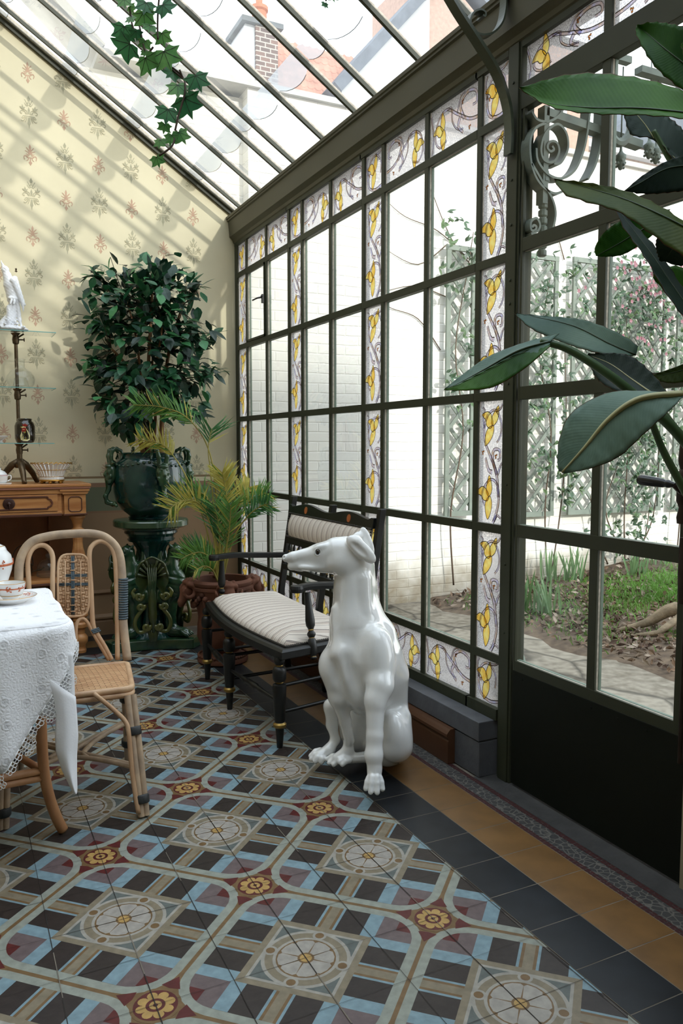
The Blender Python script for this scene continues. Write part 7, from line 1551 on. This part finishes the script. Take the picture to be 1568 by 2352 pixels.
# eye sockets, mouth line, nostril
P_ += [ge((730, 1268, 0.099), (7, 6, 7), 0.0, 0.004, -1), gc((664, 1291, 0.075), 2.2, (742, 1301, 0.095), 2.6, 0.004, -1), ge((652, 1280, 0.062), (3, 2.5, 3), 0, 0.002, -1)]
M_dog = mat('white_glazed_ceramic', (236, 238, 238), 0.13, rgb2=(246, 246, 245), vscale=6, coat=0.9, detail=6, bump=0.10, bscale=22)
body = sdf_mesh(P_, 0.0041, M_dog, 'body', dg, clipz=0.001, smooth_iter=1)
for s, c in ((1, 0.090),):
    b = MB(); b.ball(G(729.5, 1268, c), (0.0085, 0.0075, 0.0115), 14, 10); b.build('eye', mat('dark_glass_eye', (30, 20, 12), 0.05, coat=0.6), dg, smooth=True)
    b = MB(); n = 16; b.tube([Vector(G(729.5+7.2*math.cos(2*PI*i/n), 1268+8.0*math.sin(2*PI*i/n), 0.0925)) for i in range(n)], 0.0022, 6, closed=True); b.build('eyelid', M_dog, dg, smooth=True)
# ================================================================= IVY
M_ivy = [mat('ivy_leaf', (70, 130, 66), 0.45, rgb2=(112, 160, 88), vscale=16, detail=6, transl=0.3), mat('ivy_leaf_dark', (34, 100, 62), 0.45, rgb2=(66, 126, 74), vscale=14, transl=0.25), mat('ivy_vein', (42, 46, 34), 0.6)]
iv = thing('ivy_garland', 'hanging garland of artificial ivy with dark-veined leaves under the glass roof', 'hanging plant', atD(320, 0, 2.15)); iO = Vector(iv.location); ID = 2.15
def IP(px, py, c=0.0): return atD(px, py, ID-c)-iO
b = MB()
for pts in (((300, -260, 0), (300, -60, 0), (300, 40, 0), (320, 95, 0), (345, 125, 0), (395, 155, 0), (420, 178, 0), (425, 210, 0.01), (410, 265, 0.01), (402, 300, 0.01)), ((372, -260, 0.02), (368, -60, 0.02), (362, 40, 0.01), (362, 90, 0.01)), ((320, 60, 0), (335, 120, 0.01), (352, 108, 0.02)), ((395, 160, 0), (425, 185, 0.0), (448, 205, -0.02)), ((405, 300, 0.01), (395, 335, 0.02), (365, 358, 0.02)), ((420, 180, 0), (412, 160, 0.01))):
    p = crom([IP(*q) for q in pts], 5); b.tube(p, 0.0028, 5)
for px in (300, 366): q = IP(px, -250, 0.01 if px > 320 else 0); w_ = q+iO; b.tube([q, Vector((w_.x, w_.y, roofz(w_.x)-0.005))-iO], 0.0022, 5)
b.build('stems', mat('ivy_stem', (70, 54, 40), 0.7), iv, smooth=True)
IVY = [(0, 1.0), (0.16, 0.62), (0.42, 0.66), (0.78, 0.62), (0.62, 0.36), (0.60, 0.12), (0.86, -0.12), (0.56, -0.18), (0.36, -0.34), (0.10, -0.22), (0, -0.12)]
IVY = IVY + [(-x, y) for x, y in reversed(IVY[1:-1])]
def ivyleaf(b, c, s, ang, tilt, mi):
    X = (RGT*math.cos(ang) + UPV*math.sin(ang)); Y = (UPV*math.cos(ang) - RGT*math.sin(ang)); N = -FWD
    X = (X*math.cos(tilt[0]) + N*math.sin(tilt[0])); Y = (Y*math.cos(tilt[1]) + N*math.sin(tilt[1])); Nn = X.cross(Y).normalized()
    def Q(u, v, w=0): return c + X*(u*s) + Y*(v*s) + Nn*(w - 0.18*s*(abs(u)*0.5+0.25*v*v))
    n = len(IVY); b.cur = mi; out = [(u, v) for u, v in IVY]
    ctr = (0, 0.1); vs = [Q(*ctr)] + [Q((u+ctr[0])/2, (v+ctr[1])/2) for u, v in out] + [Q(u, v) for u, v in out]
    fs = [(0, 1+i, 1+(i+1) % n) for i in range(n)] + [(1+i, 1+n+i, 1+n+(i+1) % n, 1+(i+1) % n) for i in range(n)]; b.add(vs, fs)
    b.cur = 2
    for u, v in ((0, 0.9), (0.68, 0.56), (-0.68, 0.56), (0.72, -0.10), (-0.72, -0.10)):
        for a, e in (((0, -0.1), (u*0.55, v*0.55-0.02)), ((u*0.55, v*0.55-0.02), (u, v))):
            for sg in (1, -1):
                d = Vector((e[0]-a[0], e[1]-a[1], 0)).normalized(); nx_, ny_ = -d.y*0.018, d.x*0.018; b.add([Q(a[0]+nx_, a[1]+ny_, sg*0.0008), Q(a[0]-nx_, a[1]-ny_, sg*0.0008), Q(e[0]-nx_*0.5, e[1]-ny_*0.5, sg*0.0008), Q(e[0]+nx_*0.5, e[1]+ny_*0.5, sg*0.0008)], [(0, 1, 2, 3)])
rn = random.Random(12)
spec = [(285, 5, 17, 3.3, 0), (300, 20, 12, 3.6, 0), (335, 15, 22, 3.0, 1), (375, 20, 24, 3.9, 1), (330, 40, 25, 3.2, 0), (300, 45, 14, 2.9, 0), (285, 72, 26, 3.0, 1), (312, 78, 15, 3.2, 1), (295, 112, 30, 2.2, 1), (345, 65, 17, 3.1, 0), (372, 85, 20, 3.3, 0), (333, 100, 15, 2.9, 0), (335, 145, 27, 3.4, 0), (378, 132, 32, 3.5, 0), (332, 122, 9, 3.0, 0), (398, 172, 20, 2.5, 1), (450, 185, 26, 3.5, 1), (408, 205, 24, 3.2, 0), (425, 240, 33, 3.5, 1), (385, 262, 25, 3.0, 1), (378, 292, 15, 3.0, 0), (393, 318, 18, 3.0, 0), (412, 312, 20, 3.7, 0), (368, 328, 16, 3.0, 0), (360, 368, 17, 3.4, 0), (395, -40, 24, 3.4, 0), (290, -60, 26, 3.0, 1), (350, -80, 28, 3.2, 0)]
b = MB()
for px, py, r, a, mi in spec:
    ivyleaf(b, IP(px, py-0.3*r, rn.uniform(0, 0.03)), r*ID/1819*1.4, a, (rn.uniform(-0.5, 0.5), rn.uniform(-0.4, 0.5)), mi)
b.build('leaves', M_ivy, iv, fixn=False, smooth=True)
sp2 = thing('ivy_sprig', 'single ivy sprig tip hanging into the top edge of the photo', 'hanging plant', atD(745, 0, 2.15)); b = MB(); q0 = Vector(sp2.location)
w_ = atD(755, -150, 2.15); b.cur = 2; b.tube([Vector((w_.x, w_.y, roofz(w_.x)-0.005))-q0, atD(755, -150, 2.15)-q0, atD(752, -30, 2.15)-q0, atD(748, 2, 2.15)-q0], 0.0025, 5)
for px, py, r, a, mi in ((746, 8, 13, 3.2, 1), (760, -12, 22, 3.6, 0), (735, -30, 20, 2.9, 0)): ivyleaf(b, atD(px, py, 2.15)-q0, r*2.15/1819, a, (0.6, 0.1), mi)
b.build('leaves', M_ivy, sp2, fixn=False)
# ================================================================= STRELITZIA
def strelmat(name, c1, c2):
    m = mat(name, c1, 0.5, coat=0.0, spec=0.3); nt = m.node_tree; p = nt.nodes['Principled BSDF']; uv = nt.nodes.new('ShaderNodeUVMap'); s = nt.nodes.new('ShaderNodeSeparateXYZ'); nt.links.new(uv.outputs[0], s.inputs[0])
    # fine side veins running from the midrib to the edge
    a = nt.nodes.new('ShaderNodeMath'); a.operation = 'ABSOLUTE'; nt.links.new(s.outputs[1], a.inputs[0])
    k = nt.nodes.new('ShaderNodeMath'); k.operation = 'MULTIPLY_ADD'; k.inputs[1].default_value = -0.16; nt.links.new(a.outputs[0], k.inputs[0]); nt.links.new(s.outputs[0], k.inputs[2])
    w = nt.nodes.new('ShaderNodeMath'); w.operation = 'MULTIPLY'; w.inputs[1].default_value = 260; nt.links.new(k.outputs[0], w.inputs[0]); sn = nt.nodes.new('ShaderNodeMath'); sn.operation = 'SINE'; nt.links.new(w.outputs[0], sn.inputs[0])
    nz = nt.nodes.new('ShaderNodeTexNoise'); nz.inputs['Scale'].default_value = 5; nz.inputs['Detail'].default_value = 7; tcn = nt.nodes.new('ShaderNodeTexCoord'); nt.links.new(tcn.outputs['Object'], nz.inputs['Vector'])
    f = nt.nodes.new('ShaderNodeMath'); f.operation = 'MULTIPLY_ADD'; f.inputs[1].default_value = 0.012; nt.links.new(sn.outputs[0], f.inputs[0]); nt.links.new(nz.outputs[0], f.inputs[2])
    r = nt.nodes.new('ShaderNodeValToRGB'); r.color_ramp.elements[0].position = 0.36; r.color_ramp.elements[0].color = (*lin(c1), 1); r.color_ramp.elements[1].position = 0.66; r.color_ramp.elements[1].color = (*lin(c2), 1); nt.links.new(f.outputs[0], r.inputs[0])
    # brown dry edge
    r2 = nt.nodes.new('ShaderNodeValToRGB'); r2.color_ramp.elements[0].position = 0.965; r2.color_ramp.elements[0].color = (0, 0, 0, 1); r2.color_ramp.elements[1].position = 0.995; r2.color_ramp.elements[1].color = (1, 1, 1, 1); nt.links.new(a.outputs[0], r2.inputs[0])
    mx = nt.nodes.new('ShaderNodeMixRGB'); nt.links.new(r2.outputs[0], mx.inputs[0]); nt.links.new(r.outputs[0], mx.inputs[1]); mx.inputs[2].default_value = (*lin((96, 66, 44)), 1); nt.links.new(mx.outputs[0], p.inputs['Base Color'])
    b_ = nt.nodes.new('ShaderNodeBump'); b_.inputs['Strength'].default_value = 0.06; b_.inputs['Distance'].default_value = 0.002; nt.links.new(sn.outputs[0], b_.inputs['Height']); nt.links.new(b_.outputs[0], p.inputs['Normal'])
    t = nt.nodes.new('ShaderNodeBsdfTranslucent'); nt.links.new(mx.outputs[0], t.inputs[0]); ms = nt.nodes.new('ShaderNodeMixShader'); ms.inputs[0].default_value = 0.38; nt.links.new(p.outputs[0], ms.inputs[1]); nt.links.new(t.outputs[0], ms.inputs[2]); nt.links.new(ms.outputs[0], nt.nodes['Material Output'].inputs[0]); return m
M_s1 = strelmat('strelitzia_green', (34, 84, 22), (78, 132, 38)); M_s2 = strelmat('strelitzia_bluegreen', (100, 131, 118), (142, 170, 152)); M_s3 = strelmat('strelitzia_dark', (34, 52, 46), (60, 82, 68)); M_s4 = strelmat('strelitzia_olive', (70, 92, 38), (112, 124, 56))
M_rib = mat('leaf_midrib', (178, 176, 130), 0.45, var=0.1, vscale=10); M_rib2 = mat('leaf_midrib_dark', (52, 74, 46), 0.4, var=0.1, vscale=10); M_pet = mat('strelitzia_stalk', (62, 92, 58), 0.4, rgb2=(86, 112, 72), vscale=4)
sxO = Vector((1.78, 1.12, 0.0)); stp = thing('strelitzia', 'large strelitzia plant with broad paddle leaves at the right edge by the garden door', 'plant', sxO)
def SP(px, py, d): return atD(px, py, d)-sxO
def paddle(mid, up, lo, mats, rib=None, ribw=0.006, curlz=0.0, name='leaf'):
    # mid/up/lo: matching pixel polylines (px, py, dep) of the midrib and the two edges
    n = 26; A = crom([SP(*q) for q in mid], 8); U = crom([SP(*q) for q in up], 8); L = crom([SP(*q) for q in lo], 8)
    def res(P):
        ln = [0]
        for i in range(1, len(P)): ln.append(ln[-1]+(P[i]-P[i-1]).length)
        o = []
        for k in range(n+1):
            s = ln[-1]*k/n; j = 0
            while j < len(P)-2 and ln[j+1] < s: j += 1
            t = (s-ln[j])/max(1e-9, ln[j+1]-ln[j]); o.append(P[j]*(1-t)+P[j+1]*t)
        return o
    A, U, L = res(A), res(U), res(L); m = 6; vs = []; uvs = []
    for k in range(n+1):
        row = []
        for j in range(-m, m+1):
            f = abs(j)/m; E = U[k] if j < 0 else L[k]; p = A[k]*(1-f)+E*f; bend = math.sin(PI*f)*(E-A[k]).length*0.10
            p = p + FWD*(-bend*curlz) + FWD*(0.003*math.sin(k*2.1+j)*f); row.append(p); uvs.append((k/n, j/m))
        vs += row
    w_ = 2*m+1; fs = [(k*w_+j, k*w_+j+1, (k+1)*w_+j+1, (k+1)*w_+j) for k in range(n) for j in range(2*m)]
    me = bpy.data.meshes.new(name); me.from_pydata([tuple(v) for v in vs], [], fs); uvl = me.uv_layers.new(name='UVMap')
    for p in me.polygons:
        for li in p.loop_indices: uvl.data[li].uv = uvs[me.loops[li].vertex_index]
        p.use_smooth = True
    me.materials.append(mats); o = bpy.data.objects.new(name, me); C.objects.link(o); o.parent = stp
    so_ = o.modifiers.new('thick', 'SOLIDIFY'); so_.thickness = 0.0012; so_.offset = 0
    b = MB(); b.tube([p for p in A], [ribw*(1-0.75*i/n) for i in range(n+1)], 6, flat=(1, 0.6)); b.build('midrib', rib or M_rib2, o, smooth=True)
    return o
D1 = 1.55
paddle([(1640, 268, 1.5), (1480, 250, 1.52), (1350, 248, 1.55), (1250, 235, 1.6), (1192, 202, 1.62)], [(1640, 240, 1.52), (1520, 192, 1.55), (1400, 170, 1.58), (1300, 172, 1.6), (1192, 202, 1.62)], [(1640, 280, 1.48), (1500, 266, 1.5), (1370, 262, 1.53), (1280, 250, 1.56), (1225, 225, 1.6), (1192, 202, 1.62)], M_s1, M_rib2, 0.005)
paddle([(1640, 190, 1.62), (1590, 160, 1.64), (1530, 115, 1.66), (1480, 72, 1.70), (1462, 60, 1.70)], [(1640, 90, 1.6), (1600, 72, 1.62), (1550, 56, 1.65), (1500, 50, 1.68), (1462, 58, 1.70)], [(1640, 265, 1.62), (1570, 210, 1.64), (1510, 160, 1.66), (1475, 110, 1.68), (1458, 72, 1.7)], M_s1, M_rib2, 0.004)
paddle([(1640, 150, 1.5), (1600, 130, 1.5), (1575, 110, 1.52)], [(1640, 200, 1.5), (1590, 180, 1.5), (1562, 100, 1.52)], [(1640, 90, 1.5), (1600, 80, 1.5), (1563, 100, 1.52)], M_s1, M_rib2, 0.003)
paddle([(1600, 400, 1.78), (1520, 340, 1.8), (1480, 285, 1.82), (1450, 250, 1.84)], [(1600, 330, 1.78), (1560, 290, 1.8), (1530, 268, 1.82), (1450, 245, 1.84)], [(1560, 395, 1.78), (1510, 322, 1.8), (1450, 310, 1.82), (1432, 262, 1.84)], M_s3, M_rib, 0.004)
paddle([(1640, 560, 1.4), (1540, 505, 1.42), (1440, 460, 1.46), (1350, 432, 1.5), (1272, 412, 1.53)], [(1640, 560, 1.42), (1530, 482, 1.44), (1440, 440, 1.47), (1350, 420, 1.5), (1272, 412, 1.53)], [(1640, 630, 1.38), (1540, 570, 1.40), (1430, 492, 1.44), (1340, 462, 1.48), (1296, 446, 1.5), (1272, 412, 1.53)], M_s4, M_rib2, 0.004)
paddle([(1640, 380, 1.72), (1540, 385, 1.74), (1470, 420, 1.76), (1432, 440, 1.78)], [(1640, 345, 1.72), (1550, 362, 1.74), (1480, 400, 1.76), (1432, 440, 1.78)], [(1640, 430, 1.72), (1560, 440, 1.74), (1490, 446, 1.76), (1432, 440, 1.78)], M_s3, M_rib2, 0.004)
paddle([(1520, 505, 1.75), (1470, 530, 1.76), (1420, 560, 1.78), (1368, 588, 1.8)], [(1540, 480, 1.75), (1460, 490, 1.76), (1390, 530, 1.78), (1364, 572, 1.8)], [(1520, 520, 1.75), (1480, 555, 1.76), (1430, 585, 1.78), (1385, 590, 1.8)], M_s1, M_rib2, 0.004)
paddle([(1640, 790, 1.6), (1568, 690, 1.62), (1500, 590, 1.66), (1440, 510, 1.7), (1412, 474, 1.72)], [(1640, 760, 1.6), (1580, 680, 1.62), (1515, 580, 1.66), (1455, 515, 1.7), (1412, 474, 1.72)], [(1640, 810, 1.58), (1540, 690, 1.60), (1480, 590, 1.64), (1430, 520, 1.69), (1412, 474, 1.72)], M_s3, M_rib2, 0.004)
paddle([(1640, 800, 1.7), (1568, 680, 1.7), (1500, 630, 1.7)], [(1640, 740, 1.7), (1590, 640, 1.7), (1552, 610, 1.7), (1500, 632, 1.72)], [(1640, 820, 1.7), (1568, 720, 1.7), (1500, 640, 1.7)], M_s1, M_rib2, 0.003)
paddle([(1568, 530, 1.6), (1545, 570, 1.62), (1525, 600, 1.64)], [(1640, 560, 1.6), (1590, 600, 1.62), (1560, 612, 1.64)], [(1520, 520, 1.6), (1505, 560, 1.62), (1515, 600, 1.64)], M_s3, M_rib2, 0.003)
# middle leaves
paddle([(1460, 815, 1.62), (1400, 790, 1.64), (1320, 750, 1.68), (1230, 728, 1.72), (1182, 720, 1.74)], [(1466, 795, 1.62), (1420, 765, 1.64), (1340, 735, 1.68), (1250, 726, 1.72), (1182, 720, 1.74)], [(1445, 820, 1.62), (1380, 812, 1.62), (1300, 790, 1.66), (1220, 755, 1.7), (1182, 720, 1.74)], M_s2, M_rib2, 0.004)
paddle([(1262, 785, 1.46), (1190, 806, 1.48), (1110, 850, 1.52), (1050, 882, 1.55), (1020, 894, 1.57)], [(1284, 766, 1.47), (1200, 788, 1.50), (1120, 820, 1.54), (1060, 862, 1.56), (1020, 894, 1.57)], [(1262, 792, 1.45), (1200, 840, 1.46), (1130, 880, 1.48), (1065, 893, 1.52), (1020, 894, 1.57)], M_s2, M_rib2, 0.005)
o_ = paddle([(1262, 789, 1.462), (1190, 815, 1.475), (1110, 858, 1.505), (1050, 886, 1.535), (1020, 894, 1.568)], [(1262, 789, 1.462), (1190, 812, 1.476), (1110, 853, 1.508), (1050, 884, 1.538), (1020, 894, 1.568)], [(1262, 796, 1.44), (1205, 846, 1.45), (1135, 888, 1.47), (1068, 897, 1.51), (1020, 896, 1.565)], M_s1, M_rib2, 0.002)
paddle([(1500, 905, 1.5), (1450, 870, 1.55), (1400, 835, 1.6), (1350, 815, 1.64)], [(1540, 915, 1.48), (1500, 860, 1.52), (1440, 815, 1.58), (1350, 812, 1.64)], [(1490, 915, 1.5), (1420, 900, 1.54), (1370, 870, 1.6), (1345, 815, 1.64)], M_s3, M_rib, 0.003)
paddle([(1568, 905, 1.35), (1470, 915, 1.36), (1400, 960, 1.38), (1340, 1030, 1.4), (1290, 1085, 1.42)], [(1568, 905, 1.36), (1470, 898, 1.40), (1390, 904, 1.43), (1310, 950, 1.44), (1282, 1020, 1.44), (1282, 1082, 1.43)], [(1568, 912, 1.34), (1530, 950, 1.33), (1470, 1005, 1.34), (1420, 1050, 1.36), (1360, 1075, 1.38), (1296, 1088, 1.42)], M_s2, M_rib, 0.012, 0.5)
paddle([(1640, 830, 1.62), (1568, 850, 1.64), (1495, 868, 1.66)], [(1640, 800, 1.62), (1568, 836, 1.64), (1495, 862, 1.66)], [(1640, 860, 1.62), (1550, 880, 1.64), (1495, 870, 1.66)], M_s4, M_rib2, 0.003)
def stalk(pts, r):
    p = crom([SP(*q) for q in pts], 8); b = MB(); b.tube(p, [r*(0.62+0.5*i/len(p)) for i in range(len(p))], 10); b.build('leaf_stalk', M_pet, stp, smooth=True)
root = (1760, 1900, 1.95)
stalk([(1240, 784, 1.47), (1300, 800, 1.47), (1380, 848, 1.47), (1460, 910, 1.48), (1568, 1010, 1.5), (1680, 1180, 1.58), (1780, 1480, 1.75)], 0.0105)
stalk([(1490, 950, 1.42), (1520, 1030, 1.44), (1568, 1120, 1.46), (1640, 1250, 1.52), (1740, 1520, 1.72)], 0.009); stalk([(1425, 820, 1.62), (1480, 890, 1.58), (1530, 960, 1.56), (1600, 1060, 1.55), (1700, 1260, 1.62), (1790, 1520, 1.76)], 0.010)
stalk([(1500, 300, 1.80), (1540, 370, 1.8), (1640, 540, 1.78), (1760, 900, 1.8), (1820, 1400, 1.9)], 0.009); stalk([(1640, 270, 1.5), (1720, 420, 1.55), (1800, 900, 1.7), (1830, 1400, 1.85)], 0.011); stalk([(1640, 560, 1.4), (1720, 720, 1.5), (1790, 1100, 1.68), (1820, 1450, 1.85)], 0.010)
stalk([(1300, 224, 2.2), (1302, 222, 2.2), (1304, 221, 2.2)], 0.001) if False else None
b = MB(); b.lathe([(0, 0.003), (0.14, 0.003), (0.15, 0.02), (0.19, 0.36), (0.20, 0.38), (0.19, 0.40), (0.17, 0.39), (0.16, 0.34), (0, 0.34)], 30, (0, 0, 0), cap=False); pt = b.build('planter', M_ter, smooth=True, angle=45); pt.location = (sxO.x-0.02, 0.98, 0); tag(pt, 'terracotta planter of the strelitzia, just outside the right edge of the photo', 'pot')
